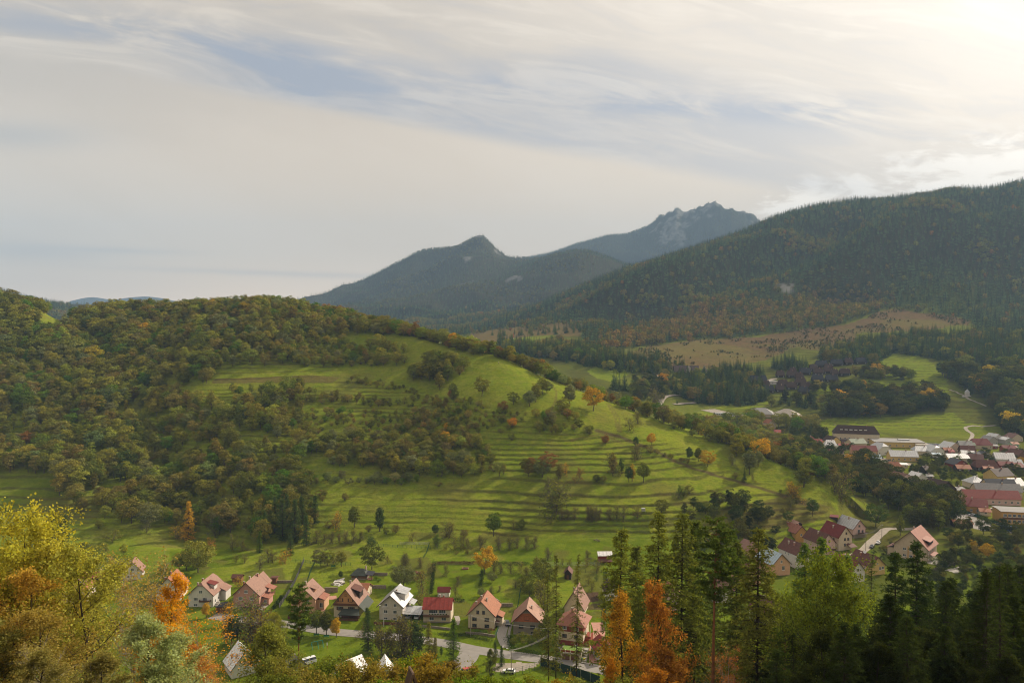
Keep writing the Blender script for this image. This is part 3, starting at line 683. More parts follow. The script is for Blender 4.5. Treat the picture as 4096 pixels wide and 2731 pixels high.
def leafy_tree(seed, h=16.0, spread=0.55, first=0.28, limbs=12, sub=6, twigs=5, lpt=22, lsz=0.17, tr=0.2, upb=0.55, lean=0.0, leafr=0.55, bare=0.0, topfirst=False, cone=0.35):
    """near broadleaf: trunk, limbs, branches and twigs, each twig with its own leaves (metres)"""
    g = np.random.default_rng(seed); A_ = Acc()
    cur = [np.array([0, 0, -1.0])]; d = np.array([lean, g.normal(0, 0.02), 1.0])
    nseg = 9
    for i in range(nseg):
        d = d + np.array([g.normal(0, 0.06), g.normal(0, 0.06), 0]); d[2] = 1.0
        cur.append(cur[-1] + d / np.linalg.norm(d) * (h * 0.93 + 1) / nseg)
    rad_ = lambda f: tr * (1 - f) ** 0.9 + 0.012
    for i in range(nseg): A_.tube(cur[i], cur[i + 1], rad_(i / nseg), rad_((i + 1) / nseg), 7)
    def on(f):
        q = f * nseg; i = min(int(q), nseg - 1); return cur[i] + (cur[i + 1] - cur[i]) * (q - i)
    tips = []
    for l in range(limbs):
        f = first + (0.97 - first) * (l + g.uniform(-0.3, 0.3)) / limbs; f = min(max(f, first), 0.97)
        a = l * 2.4 + g.uniform(-0.4, 0.4); prof = (1 - ((f - first) / (1 - first)) ** 1.3 * (1 - cone))
        L1 = h * spread * 0.5 * prof * g.uniform(0.8, 1.2)
        d1 = np.array([math.cos(a), math.sin(a), upb + f * 0.6]); d1 /= np.linalg.norm(d1)
        p = on(f); r = rad_(f) * 0.55; pts_ = [p]
        dd = d1.copy()
        for s_ in range(3):
            dd = dd + g.normal(0, 0.12, 3) + np.array([0, 0, 0.08]); dd /= np.linalg.norm(dd)
            q = pts_[-1] + dd * L1 / 3; A_.tube(pts_[-1], q, r * (1 - s_ * 0.28), r * (1 - (s_ + 1) * 0.28), 5); pts_.append(q)
        for s_ in range(sub):
            ff = g.uniform(0.25, 1.0) * 3; i = min(int(ff), 2); q = pts_[i] + (pts_[i + 1] - pts_[i]) * (ff - i)
            d2 = unit((dd + g.normal(0, 0.65, 3) + np.array([0, 0, 0.2]))[None])[0]; L2 = L1 * g.uniform(0.25, 0.55) + 0.3
            q2 = q + d2 * L2; A_.tube(q, q2, r * 0.35, r * 0.14, 4)
            for t_ in range(twigs):
                q3 = q + d2 * L2 * g.uniform(0.3, 1.0); d3 = unit((d2 + g.normal(0, 0.8, 3))[None])[0]; L3 = L2 * g.uniform(0.3, 0.6)
                A_.tube(q3, q3 + d3 * L3, r * 0.12 + 0.004, 0.004, 3); tips.append((q3, d3, L3))
    for q3, d3, L3 in tips:
        if g.uniform() < bare: continue
        n = int(lpt * g.uniform(0.4, 1.5)); 
        if n < 1: continue
        c = q3 + d3 * L3 * g.uniform(0.3, 1.2, (n, 1)); P = c + g.normal(0, leafr * 0.45, (n, 3))
        N = unit(g.normal(size=(n, 3)) + np.array([0, 0, 0.8]))
        V, Fq = leaf_quads(P, N, lsz * g.uniform(0.6, 1.35, n), g)
        A_.add(V, Fq, 0, g.uniform(0, 1, n), np.full(n, g.uniform()))
    return A_

def bare_tree(seed, h=1.0):
    return leafy_tree(seed, h=h, spread=0.7, first=0.15, limbs=14, sub=7, twigs=5, lpt=5, lsz=0.04 * h, tr=0.013 * h, upb=0.9, leafr=0.07 * h, bare=0.3)
# libraries ----------------------------------------------------------
def lib(fn, n, seed0, **kw):
    return [fn(seed0 + i, **kw) for i in range(n)]
class Kind:
    """meshes for one kind of tree: whole (one mesh) and split (crown, trunk)"""
    def __init__(s, name, accs, leafm, barkm):
        s.name = name; s.accs = accs; s.lm = leafm; s.bm = barkm; s.whole = {}; s.parts = {}; s.n = len(accs)
    def one(s, i):
        i %= s.n
        if i not in s.whole: s.whole[i] = s.accs[i].mesh(s.name, [s.lm, s.bm])
        return s.whole[i]
    def two(s, i):
        i %= s.n
        if i not in s.parts: s.parts[i] = (s.accs[i].mesh(s.name + '_crown', [s.lm], only=0), s.accs[i].mesh(s.name + '_trunk', [s.bm], only=1))
        return s.parts[i]
KD = {
 'broad': Kind('deciduous_tree', [round_tree(100 + i, wid=w_, base=b_, ncl=n_, nl=84, lsz=0.045, cr=c_, top=t_) for i, (w_, b_, n_, c_, t_) in enumerate(
      [(1.0, 0.10, 36, 0.2, 0.5), (0.85, 0.1, 34, 0.19, 0.42), (0.7, 0.08, 30, 0.17, 0.36), (1.1, 0.08, 40, 0.2, 0.55), (0.9, 0.14, 34, 0.18, 0.5), (0.62, 0.1, 28, 0.16, 0.4)])], M_LEAFM, M_BARK),
 'shrub': Kind('shrub', [round_tree(130 + i, wid=w_, base=0.0, ncl=30, nl=64, lsz=0.055, cr=0.22, top=0.45, multi=True) for i, w_ in enumerate([1.3, 1.0, 1.6, 1.15])], M_LEAFM, M_BARK),
 'specimen': Kind('specimen_tree', [round_tree(160 + i, wid=w_, base=b_, ncl=70, nl=80, lsz=0.036, cr=0.13, top=t_) for i, (w_, b_, t_) in enumerate([(0.95, 0.16, 0.5), (0.75, 0.2, 0.42), (1.1, 0.12, 0.5), (0.6, 0.15, 0.38)])], M_LEAFM, M_BARK),
 'sparse': Kind('sparse_tree', [leafy_tree(190 + i, h=1.0, spread=0.75, first=0.15, limbs=12, sub=6, twigs=4, lpt=6, lsz=0.05, tr=0.02, upb=0.9, leafr=0.09, bare=0.15) for i in range(3)], M_LEAF, M_BARK),
 'bare': Kind('bare_tree', [bare_tree(200 + i) for i in range(2)], M_LEAF, M_BARK),
 'poplar': Kind('slender_tree', [round_tree(220 + i, wid=0.42, base=0.1, ncl=40, nl=36, lsz=0.045, cr=0.11, top=0.35) for i in range(2)], M_LEAFM, M_BARK),
 'spruce': Kind('spruce', [spruce(240 + i, wid=w_, layers=15, per=9) for i, w_ in enumerate([0.40, 0.48, 0.34, 0.44])], M_NEED, M_BARKD),
 'firlow': Kind('conifer', [spruce(260 + i, wid=w_, layers=8, per=6, split=1, droop=0.3) for i, w_ in enumerate([0.36, 0.42, 0.3])], M_NEED, M_BARKD),
 'leaflow': Kind('leafy', [round_tree(280 + i, wid=w_, base=0.05, ncl=14, nl=10, lsz=0.17, cr=0.24) for i, w_ in enumerate([0.8, 0.65])], M_LEAFM, M_BARK),
 'fspruce': Kind('garden_spruce', [needle_tree(300 + i, h=10, wid=4.2, clear=0.04, whorls=30, per=8, tr=0.14, up=0.02, droop=0.3, tuft=6, tsz=0.26, dens=0.8) for i in range(2)], M_NEED, M_BARKD),
 'larch': Kind('larch', [needle_tree(320 + i, h=24, wid=w_, clear=c_, whorls=44, per=7, tr=0.2, up=0.02, droop=0.14, tuft=7, tsz=0.36, dens=0.85, shape=.68, gap=0.18) for i, (w_, c_) in enumerate([(8.2, 0.26), (6.8, 0.34), (9.2, 0.18)])], M_NEED, M_BARKD),
 'thinlarch': Kind('thin_larch', [needle_tree(330 + i, h=24, wid=w_, clear=0.34, whorls=40, per=6, tr=0.15, up=0.0, droop=0.2, tuft=5, tsz=0.25, dens=0.9, gap=0.2) for i, w_ in enumerate([5.2, 4.4])], M_NEED, M_BARKD),
 'pine': Kind('pine', [needle_tree(340 + i, h=24, wid=w_, clear=c_, whorls=20, per=6, tr=0.24, up=0.16, droop=0.12, tuft=12, tsz=0.34, dens=1.2, crown_round=1, gap=0.15) for i, (w_, c_) in enumerate([(7.0, 0.45), (6.5, 0.62)])], M_NEED, M_PINE),
 'bigleaf': Kind('leafy_tree', [leafy_tree(360, h=16, spread=0.75, limbs=15, sub=8, twigs=6, lpt=26, lsz=0.20, leafr=0.6), leafy_tree(361, h=16, spread=0.6, limbs=14, sub=8, twigs=6, lpt=20, lsz=0.19, leafr=0.55), leafy_tree(362, h=16, spread=0.55, first=0.1, limbs=16, sub=8, twigs=6, lpt=26, lsz=0.2, leafr=0.55, cone=0.15)], M_LEAF, M_BARKD),
 'cone': Kind('maple_tree', [leafy_tree(365 + i, h=16, spread=0.46, first=0.06, limbs=22, sub=7, twigs=6, lpt=15, lsz=0.18, leafr=0.5, cone=0.08, upb=.35) for i in range(2)], M_LEAF, M_BARKD),
 'thinleaf': Kind('thin_leafed_tree', [leafy_tree(370 + i, h=15, spread=0.65, limbs=14, sub=8, twigs=6, lpt=7, lsz=0.17, leafr=0.6, bare=0.2, tr=0.13) for i in range(2)], M_LEAF, M_BIRCH),
 'bush': Kind('bush', [leafy_tree(380 + i, h=5, spread=1.1, first=0.06, limbs=14, sub=7, twigs=5, lpt=22, lsz=0.15, leafr=0.35, tr=0.07, upb=0.7) for i in range(2)], M_LEAF, M_BARK),
}
print('library', time.time() - T0)
def C6(p): return [(3100 + x / 2.361, 1650 + y / 2.361) for x, y in p]
def CM(p): return [(2700 + x / 1.685, 650 + y / 1.685) for x, y in p]
ORD = ['', 'first', 'second', 'third', 'fourth', 'fifth', 'sixth', 'seventh', 'eighth', 'ninth', 'tenth', 'eleventh', 'twelfth', 'thirteenth', 'fourteenth', 'fifteenth', 'sixteenth', 'seventeenth', 'eighteenth', 'nineteenth', 'twentieth']
FOOT = []       # building footprints: x, y, cos, sin, W, D
# ------------------------------------------------------------------ buildings
MC = {}
def mat(name, rgb, **kw):
    if name not in MC: MC[name] = simple(name, rgb, **kw)
    return MC[name]
def wallm(c): return mat('render_' + c, {'white': (.62,.59,.54), 'cream': (.62,.52,.38), 'pink': (.52,.28,.22), 'peach': (.60,.36,.22), 'yellow': (.60,.42,.16), 'ochre': (.52,.30,.09), 'palepink': (.60,.42,.38), 'grey': (.36,.34,.31), 'orange': (.58,.30,.12), 'mint': (.36,.52,.34), 'brown': (.15,.075,.04), 'darkwood': (.045,.030,.020), 'stone': (.26,.22,.18), 'whitebrick': (.55,.50,.44), 'wood': (.22,.10,.045), 'redwood': (.25,.055,.03), 'beige': (.52,.42,.30)}[c], var=.10, scale=.8, streak=True, rough=.85)
def roof_mat(name, rgb, rows=0.34, rough=0.7, metal=0.0, var=.22, seam=False):
    k = NT('roof_' + name); tc = k.n('ShaderNodeTexCoord').outputs['UV']; ob = k.n('ShaderNodeTexCoord').outputs['Object']
    f = k.noise(1.2, ob, 5, .7)
    c = k.mix(k.mr(f, .3, .7), tuple(x * (1 - var) for x in rgb) + (1,), tuple(min(1, x * (1 + var)) for x in rgb) + (1,))
    c = k.mix(k.mr(k.noise(.35, ob, 4, .7), .5, .7, 0, .35), c, tuple(x * .6 for x in rgb) + (1,))
    wv = k.n('ShaderNodeTexWave', bands_direction='X' if seam else 'Y', inp={'Vector': tc, 'Scale': 1 / (rows * (2.2 if seam else 1)) / 3.14, 'Distortion': .3}).outputs[1]
    c = k.mix(k.mr(wv, .75, .95, 0, .35), c, tuple(x * .5 for x in rgb) + (1,))
    b = k.bsdf(c, rough, Metallic=metal, **{'Specular IOR Level': .25})
    k.t.links.new(k.bump(wv, .35, .06), b.inputs['Normal'])
    return k.out(b.outputs[0])
RC = {'pinkish': (.29,.165,.12), 'orange': (.33,.13,.065), 'red': (.27,.045,.03), 'darkred': (.17,.032,.024), 'deepred': (.21,.038,.026), 'brown': (.125,.050,.034), 'darkbrown': (.060,.032,.022), 'grey': (.22,.21,.20), 'silver': (.50,.50,.50), 'white': (.82,.80,.78), 'blue': (.40,.50,.56), 'black': (.035,.035,.042), 'salmon': (.31,.13,.085), 'green': (.24,.27,.19), 'darkgreen': (.06,.07,.055), 'old': (.36,.21,.15), 'sand': (.30,.26,.21)}
RM = {}
def roofm(c):
    if c not in RM: RM[c] = roof_mat(c, RC[c], rough=.38 if c in ('silver', 'blue', 'white') else .7, metal=.35 if c == 'silver' else 0, seam=c in ('silver', 'white', 'blue', 'red', 'green'), rows=.34 if c not in ('silver', 'white', 'blue', 'red') else .8)
    return RM[c]
def glass_mat():
    k = NT('window_glass'); f = k.noise(1.3, k.pos(), 2)
    return k.out(k.bsdf(k.mix(k.mr(f, .4, .6), (.03, .035, .045, 1), (.12, .13, .14, 1)), .12, **{'Specular IOR Level': .6}).outputs[0])
M_GLASS = glass_mat(); M_FRAME = mat('white_frame', (.72, .71, .69), var=.05); M_FRAMED = mat('brown_frame', (.10, .05, .03), var=.1)
M_CHIM = mat('chimney_brick', (.34, .16, .11)); M_CONC = mat('concrete', (.32, .29, .25), var=.15, bump=.3); M_CHW = mat('chimney_render', (.45, .34, .26))
M_ASPH = simple('asphalt', (.25, .23, .205), .9, .10, .4, bump=.3); M_GRAV = simple('gravel', (.29, .25, .20), .95, .2, .8, bump=.5); M_BRICKP = simple('brick_paving', (.42, .22, .16), .9, .15, 1.0, bump=.3)
M_DOOR = mat('door_wood', (.14, .06, .03)); M_METAL = mat('galvanised', (.42, .42, .42), metallic=.5, rough=.5); M_POLE = mat('pole_wood', (.24, .21, .17)); M_POLEC = mat('pole_concrete', (.45, .43, .40))
M_HEDGE = None

def uv_roof(me):
    """planar coordinates in metres on each roof face: u along the ridge, v down the slope"""
    ul = me.uv_layers.new(name='UVMap')
    for p in me.polygons:
        n = p.normal; h = Vector((n.x, n.y, 0))
        h = h.normalized() if h.length > 1e-3 else Vector((0, 1, 0))
        t = Vector((-h.y, h.x, 0)); d = n.cross(t)
        for li in p.loop_indices:
            co_ = me.vertices[me.loops[li].vertex_index].co; ul.data[li].uv = (co_.dot(t), co_.dot(d))
class House:
    """origin at the middle of the front wall's foot; local -y looks out of the front"""
    def __init__(s, name, u, v, W, D, wh, rise, yaw, wall, roof, label, cat='house', group=None, ridge='y', over=.55, pos=None, half=0.0, base=None, hip=0.0, chim=(), rt=.16, cut=None):
        p = ground(u, v) if pos is None else pos
        s.W, s.D, s.wh, s.rise, s.ridge, s.roofname = W, D, wh, rise, ridge, roof
        s.e = add_obj(name, None, loc=tuple(p)); s.e.rotation_euler = (0, 0, R(yaw)); tag(s.e, label, cat, group)
        FOOT.append((p[0], p[1], math.cos(R(yaw)), math.sin(R(yaw)), W, D))
        m = MB(); h = W / 2
        wm = wallm(wall)
        if ridge == 'y':
            P = [(-h, 0, -2.0), (h, 0, -2.0), (h, 0, wh), (0, 0, wh + rise), (-h, 0, wh)]; Q = [(x, D, z) for x, _, z in P]
            if hip or half:
                P[3] = (0, 0, wh + rise * (1 - (hip or half)))
                Q = [(x, D, z) for x, _, z in P]
                m.poly([(-h,0,-2),(h,0,-2),(h,0,wh),(-h,0,wh),(-h,D,-2),(h,D,-2),(h,D,wh),(-h,D,wh)], [(0,1,2,3),(5,4,7,6),(1,5,6,2),(4,0,3,7),(3,2,6,7)])
                if half:
                    w2 = h * half; zz_ = wh + rise * (1 - half)
                    for y_, o_ in ((0, 1), (D, -1)): m.poly([(-h, y_, wh), (h, y_, wh), (w2, y_, zz_), (-w2, y_, zz_)], [(0, 1, 2, 3)] if o_ == 1 else [(3, 2, 1, 0)])
            else: m.poly(P + Q, [(0,1,2,3,4), (9,8,7,6,5), (1,6,7,2), (5,0,4,9), (2,7,8,3), (4,3,8,9)])
        else:
            c = D / 2
            P = [(-h, 0, -2.0), (-h, D, -2.0), (-h, D, wh), (-h, c, wh + rise), (-h, 0, wh)]; Q = [(h, y, z) for _, y, z in P]
            if hip: m.box(-h, h, 0, D, -2, wh)
            else: m.poly(P + Q, [(0,4,3,2,1), (5,6,7,8,9), (0,5,9,4), (6,1,2,7), (4,9,8,3), (3,8,7,2)])
        s.wall = m.build('wall', wm, s.e)
        if base:
            MB().box(-h - .05, h + .05, -.05, D + .05, -2, base[1]).build('plinth', wallm(base[0]), s.e)
        r = MB(); o = over
        L, Wd = (D, W) if ridge == 'y' else (W, D)          # L along the ridge
        T = (lambda a, b, z: (b, a, z)) if ridge == 'y' else (lambda a, b, z: (a, b, z))   # a along ridge, b across
        a0, a1 = (-o, D + o) if ridge == 'y' else (-h - o, h + o)
        bc = 0 if ridge == 'y' else D / 2; bw = Wd / 2
        sl = rise / bw; top = wh + rise + rt + .02; el = wh - o * sl + rt + .02; b0, b1 = bc - bw - o, bc + bw + o
        k0 = hip * (bw + o) * 1.0 if hip else 0
        if half:
            # half-hipped ends
            zc = top - rise * half; bb = (bw) * half; ki = bb * .8
            for sgn in (-1, 1):
                q = [T(a0, bc + sgn * (bw + o), el), T(a1, bc + sgn * (bw + o), el), T(a1, bc + sgn * bb, zc), T(a1 - ki, bc, top), T(a0 + ki, bc, top), T(a0, bc + sgn * bb, zc)]
                f = [(0, 1, 2, 3, 4, 5)]; q2 = [(x, y, z - rt) for x, y, z in q]
                r.poly(q + q2, f + [(11, 10, 9, 8, 7, 6)] + [(i, (i + 1) % 6, 6 + (i + 1) % 6, 6 + i) for i in range(6)])
            for a_, ai in ((a0, a0 + ki), (a1, a1 - ki)):
                q = [T(a_, bc - bb, zc), T(a_, bc + bb, zc), T(ai, bc, top)]; q2 = [(x, y, z - rt) for x, y, z in q]
                r.poly(q + q2, [(0, 1, 2), (5, 4, 3), (0, 3, 4, 1)])
        else:
            for sgn in (-1, 1):
                bo = bc + sgn * (bw + o)
                q = [T(a0, bo, el), T(a1, bo, el), T(a1 - k0, bc, top), T(a0 + k0, bc, top)]; q2 = [(x, y, z - rt) for x, y, z in q]
                r.poly(q + q2, [(0, 1, 2, 3), (7, 6, 5, 4), (0, 4, 5, 1), (1, 5, 6, 2), (2, 6, 7, 3), (3, 7, 4, 0)])
            if hip:
                for a_, ai in ((a0, a0 + k0), (a1, a1 - k0)):
                    q = [T(a_, b0, el), T(a_, b1, el), T(ai, bc, top)]; q2 = [(x, y, z - rt) for x, y, z in q]
                    r.poly(q + q2, [(0, 1, 2), (5, 4, 3), (0, 3, 4, 1), (1, 4, 5, 2), (2, 5, 3, 0)])
        me = r.mesh('roof', roofm(roof)); 
        import bmesh as _bm
        b = _bm.new(); b.from_mesh(me); _bm.ops.recalc_face_normals(b, faces=b.faces); b.to_mesh(me); b.free(); uv_roof(me)
        s.roof = add_obj('roof', me, s.e)
        if ridge == 'y' and not hip and p[1] < 470 and W > 5 and rise > 1:
            for sgn in (-1, 1):
                for ya, yb in ((-o - .06, -o - .003), (D + o + .003, D + o + .06)):
                    xe, xt = sgn * (bw + o + .02), sgn * bw * half if half else 0
                    zt_ = top - rise * half if half else top
                    q = [(xe, ya, el + .03), (xt, ya, zt_ + .03), (xt, ya, zt_ - rt - .16), (xe, ya, el - rt - .16)]; MB().poly(q + [(x, yb, z) for x, _, z in q], [(0, 1, 2, 3), (7, 6, 5, 4), (0, 4, 5, 1), (1, 5, 6, 2), (2, 6, 7, 3), (3, 7, 4, 0)]).build('bargeboard', M_FRAMED, s.roof)
            for sgn in (-1, 1): MB().tube((sgn * (bw + o + .07), -o, el - .1), (sgn * (bw + o + .07), D + o, el - .1), .07, n=6).build('gutter', M_FRAMED, s.roof)
            MB().tube((h + .06, .1, el - .3), (h + .06, .1, -1), .05, n=5).build('downpipe', M_FRAMED, s.e)
        s.roofz = lambda b_: top - abs(b_ - bc) * sl
        for cx_, cy_ in chim:
            zz_ = s.roofz(cx_ if ridge == 'y' else cy_) - .3
            mm = MB().box(cx_ - .3, cx_ + .3, cy_ - .3, cy_ + .3, zz_ - .3, zz_ + 1.5).box(cx_ - .38, cx_ + .38, cy_ - .38, cy_ + .38, zz_ + 1.5, zz_ + 1.62, 1)
            mm.build('chimney', [M_CHIM if (cx_ * 7) % 2 < 1 else M_CHW, M_CONC], s.roof)
    def win(s, face, a, z, w=1.2, h=1.3, fr=None, name='window', shut=None, split=True, bars=1):
        """face F front, R right, L left, B back; a along the wall, z height of the sill"""
        fr = fr or M_FRAME; t = .08; o = .07
        m = MB(); g = MB()
        m.box(a, a + w, -o, .02, z, z + t).box(a, a + w, -o, .02, z + h - t, z + h).box(a, a + t, -o, .02, z + t, z + h - t).box(a + w - t, a + w, -o, .02, z + t, z + h - t)
        for b in range(bars): m.box(a + w * (b + 1) / (bars + 1) - t * .4, a + w * (b + 1) / (bars + 1) + t * .4, -o, .02, z + t, z + h - t)
        m.box(a - .08, a + w + .08, -o - .08, -.002, z - .09, z - .003)
        g.box(a + t, a + w - t, -.03, .01, z + t, z + h - t)
        fo = m.build(name, fr, s.e); g.build('pane', M_GLASS, fo)
        if shut:
            for x_ in (a - w * .42, a + w + .04): MB().box(x_, x_ + w * .38, -.09, -.003, z, z + h).build('shutter', shut, fo)
        tf = {'F': ((0, 0, 0), 0), 'R': ((s.W / 2, 0, 0), 90), 'L': ((-s.W / 2, s.D, 0), -90), 'B': ((0, s.D, 0), 180)}[face]
        fo.location = tf[0]; fo.rotation_euler = (0, 0, R(tf[1]))
        return fo
    def part(s, name, mb, m, **kw): return mb.build(name, m, s.e, **kw)
    def slab(s, name, quad, t, m, parent=None): 
        me = MB().slab(quad, t).mesh(name, m); uv_roof(me); return add_obj(name, me, parent or s.e)
def grid_wins(hs, face, n, rows_, L, w=1.1, h=1.2, z0=1.0, fr=None, margin=1.2, off=0.0):
    for j in range(rows_):
        for i in range(n):
            a = -L / 2 + margin + (L - 2 * margin - w) * (i / max(n - 1, 1) if n > 1 else .5)
            if face in 'RL': a += L / 2
            hs.win(face, a + off, z0 + j * 2.8, w, h, fr)

# 1 white house, pink roof
h = House('house', 803, 2426, 10.2, 13, 5.2, 4.8, -2, 'white', 'pinkish', 'white house with pale pink roof and dark red dormer', half=.25, chim=[(-2.6, 3.5), (-1.6, 6)])
for a in (-3.0, .8): h.win('F', a, 2.6, 1.8, 1.3, bars=2)
h.win('F', -.7, 5.6, 1.4, 1.3); h.win('F', -3.0, .2, 1.6, 1.1)
h.part('balcony', MB().box(-.3, 4.3, -1.2, 0, 2.2, 2.35).box(-.3, 4.3, -1.2, -1.12, 2.35, 3.1, 1).box(-.3, -.2, -1.12, 0, 2.35, 3.1, 1).box(4.2, 4.3, -1.12, 0, 2.35, 3.1, 1), [M_CONC, M_FRAMED])
dm = h.part('dormer', MB().box(1.2, 4.3, 3.5, 6.6, 5.8, 8.3), wallm('white')); h.slab('dormer_roof', [(0.6, 3.0, 9.3), (4.9, 3.0, 8.2), (4.9, 7.1, 8.2), (0.6, 7.1, 9.3)], .15, roofm('darkred'), dm)
h.part('annex', MB().box(5.1, 7.3, 8, 13.5, -2, 4.2), wallm('white')); h.slab('annex_roof', [(4.6, 7.5, 5.8), (7.9, 7.5, 4.2), (7.9, 14, 4.2), (4.6, 14, 5.8)], .15, roofm('pinkish'))
h.win('R', 2, 1.2); h.win('R', 5, 1.2); h.part('steps', MB().box(5.3, 6.4, 1, 2, -1, .4).box(5.3, 6.4, 2, 3, -1, .7).box(5.3, 6.4, 3, 4.4, -1, 1.0), M_CONC)
# 2 pink house
h = House('house', 985, 2429, 10.8, 12, 5.4, 5.0, -3, 'pink', 'pinkish', 'pink rendered house with terracotta roof and brown garage door', chim=[(-2.2, 3.4), (-.6, 5.5), (.9, 10.5)], base=('darkwood', .25))
for a in (-3.2, 1.4): h.win('F', a, 3.2, 1.7, 1.3, bars=2)
h.win('F', -.8, 6.0, 1.5, 1.3, bars=2); h.win('F', -3.4, 6.2, .6, .6, name='round_window', bars=0); h.win('F', 3.0, 6.2, .6, .6, name='round_window', bars=0)
h.part('garage_door', MB().box(1.3, 3.8, -.06, .02, -.4, 1.5), M_DOOR)
h.part('porch', MB().box(5.4, 8.3, 3.2, 8.2, -2, 2.9), wallm('pink')); h.slab('porch_roof', [(5.0, 2.7, 4.0), (8.9, 2.7, 3.0), (8.9, 8.8, 3.0), (5.0, 8.8, 4.0)], .14, roofm('salmon'))
h.part('gallery', MB().box(5.4, 8.0, 8.3, 12, 2.6, 2.8).box(7.9, 8.0, 8.3, 12, 2.8, 3.6).box(7.85, 8.0, 8.3, 8.45, -1, 5.0).box(7.85, 8.0, 11.85, 12, -1, 5.0), M_DOOR); h.slab('gallery_roof', [(4.6, 8.2, 6.2), (8.7, 8.2, 5.0), (8.7, 12.6, 5.0), (4.6, 12.6, 6.2)], .14, roofm('salmon'))
h.win('F', 0, 0.2, 1.2, 1.2).location = (6.3, 3.2, .9)
h.part('annex', MB().box(-3.4, 3.4, 12.05, 19, -2, 4.6), wallm('pink')); h.slab('annex_roof', [(0, 12.3, 9.2), (0, 19.5, 9.2), (-4, 19.5, 5.0), (-4, 12.3, 5.0)], .15, roofm('pinkish')); h.slab('annex_roof', [(0, 19.5, 9.2), (0, 12.3, 9.2), (4, 12.3, 5.0), (4, 19.5, 5.0)], .15, roofm('pinkish'))
# 3 peach house
h = House('house', 1212, 2447, 9.8, 11, 5.7, 4.4, -5, 'peach', 'pinkish', 'peach house with faded roof, partly hidden by the tall pine', chim=[(-1.2, 3), (-.4, 4.6)])
for a in (-3.2, 1.2):
    for z_ in (.9, 3.6): h.win('F', a, z_, 1.4, 1.4)
h.part('annex', MB().box(4.9, 7.9, 3, 9, -2, 4.3), wallm('peach')); h.slab('annex_roof', [(4.6, 2.5, 5.6), (8.4, 2.5, 4.4), (8.4, 9.5, 4.4), (4.6, 9.5, 5.6)], .14, roofm('salmon')); h.win('F', 0, 0, 1.3, 2.0).location = (6, 3, 1.0)
dm = h.part('dormer', MB().box(1.5, 3.6, 4.2, 7.2, 6.4, 8.0), wallm('peach')); h.slab('dormer_roof', [(.6, 3.8, 9.4), (4.4, 3.8, 8.1), (4.4, 7.6, 8.1), (.6, 7.6, 9.4)], .14, roofm('pinkish'), dm)
# 4 brown and cream chalet house
h = House('house', 1384, 2468, 10.0, 13, 5.4, 6.0, -6, 'cream', 'pinkish', 'cream and brown timber house with dark shutters and green veranda roof', chim=[(-.3, 7)], half=.0, over=.8)
h.part('gable_cladding', MB().poly([(-4.9, -.06, 5.4), (4.9, -.06, 5.4), (0, -.06, 11.2), (-4.9, .0, 5.4), (4.9, .0, 5.4), (0, .0, 11.2)], [(0, 1, 2), (0, 3, 4, 1), (1, 4, 5, 2), (2, 5, 3, 0)]), wallm('orange'))
h.part('balcony', MB().box(-5.0, 5.0, -1.0, 0, 5.0, 5.15).box(-5.0, 5.0, -1.0, -.9, 5.15, 5.9), M_DOOR)
for a in (-2.9, 1.3): h.win('F', a, 6.3, 1.3, 1.4, M_FRAMED, shut=M_FRAMED)
for a in (-3.2, 1.5): h.win('F', a, 2.9, 1.5, 1.4, M_FRAMED, shut=M_FRAMED)
h.win('F', -.5, 8.6, .9, .8, M_FRAMED); h.win('F', -3.0, .3, 1.2, .9)
v_ = h.part('veranda', MB().box(-1.8, 6.0, -3.2, -.05, -2.2, -.2, 1).box(-1.8, 6.0, -3.2, -3.05, -.2, .7).box(-1.8, -1.6, -3.2, -3.0, -.2, 2.3).box(2.0, 2.2, -3.2, -3.0, -.2, 2.3).box(5.8, 6.0, -3.2, -3.0, -.2, 2.3).box(-1.6, 5.8, -.9, -.7, -.2, 2.2), [M_DOOR, wallm('stone')])
h.slab('veranda_roof', [(-2.3, -3.7, 2.3), (6.6, -3.7, 2.3), (5.4, -.02, 3.6), (-1.2, -.02, 3.6)], .12, roofm('darkgreen'), v_)
h.slab('side_roof', [(5.4, -.5, 5.2), (8.0, -.5, 2.6), (8.0, 12.0, 2.6), (5.4, 12.0, 5.2)], .12, roofm('darkgreen'))
dm = h.part('dormer', MB().box(1.3, 4.4, 4, 9, 6.4, 9.0), wallm('darkwood')); h.slab('dormer_roof', [(.2, 3.6, 10.9), (5.0, 3.6, 9.2), (5.0, 9.4, 9.2), (.2, 9.4, 10.9)], .15, roofm('brown'), dm)
# 5 white brick house with silver roof
h = House('house', 1563, 2478, 9.3, 13, 5.9, 4.0, -8, 'whitebrick', 'silver', 'white brick house with silver metal roof and carport', chim=[(1.0, 5)], over=.9)
for a in (-2.6, 1.2):
    h.win('F', a, 5.3, 1.2, 1.2); h.win('F', a - .2, 2.6, 1.5, 1.3); h.win('F', a - .2, .1, 1.5, .9)
h.part('dormer', MB().box(1.2, 4.5, 4.5, 11, 6.1, 9.0), wallm('white')); h.slab('dormer_roof', [(.0, 4.0, 10.3), (5.3, 4.0, 9.0), (5.3, 11.5, 9.0), (.0, 11.5, 10.3)], .15, roofm('silver'))
h.slab('side_roof', [(4.7, 7, 5.0), (7.6, 7, 4.0), (7.6, 12.5, 4.0), (4.7, 12.5, 5.0)], .14, roofm('silver'))
c = House('carport', 1645, 2479, 7.2, 6.0, .02, .01, -8, 'brown', 'silver', 'open carport with pale metal roof beside the white brick house', cat='carport'); bpy.data.objects.remove(c.roof); bpy.data.objects.remove(c.wall)
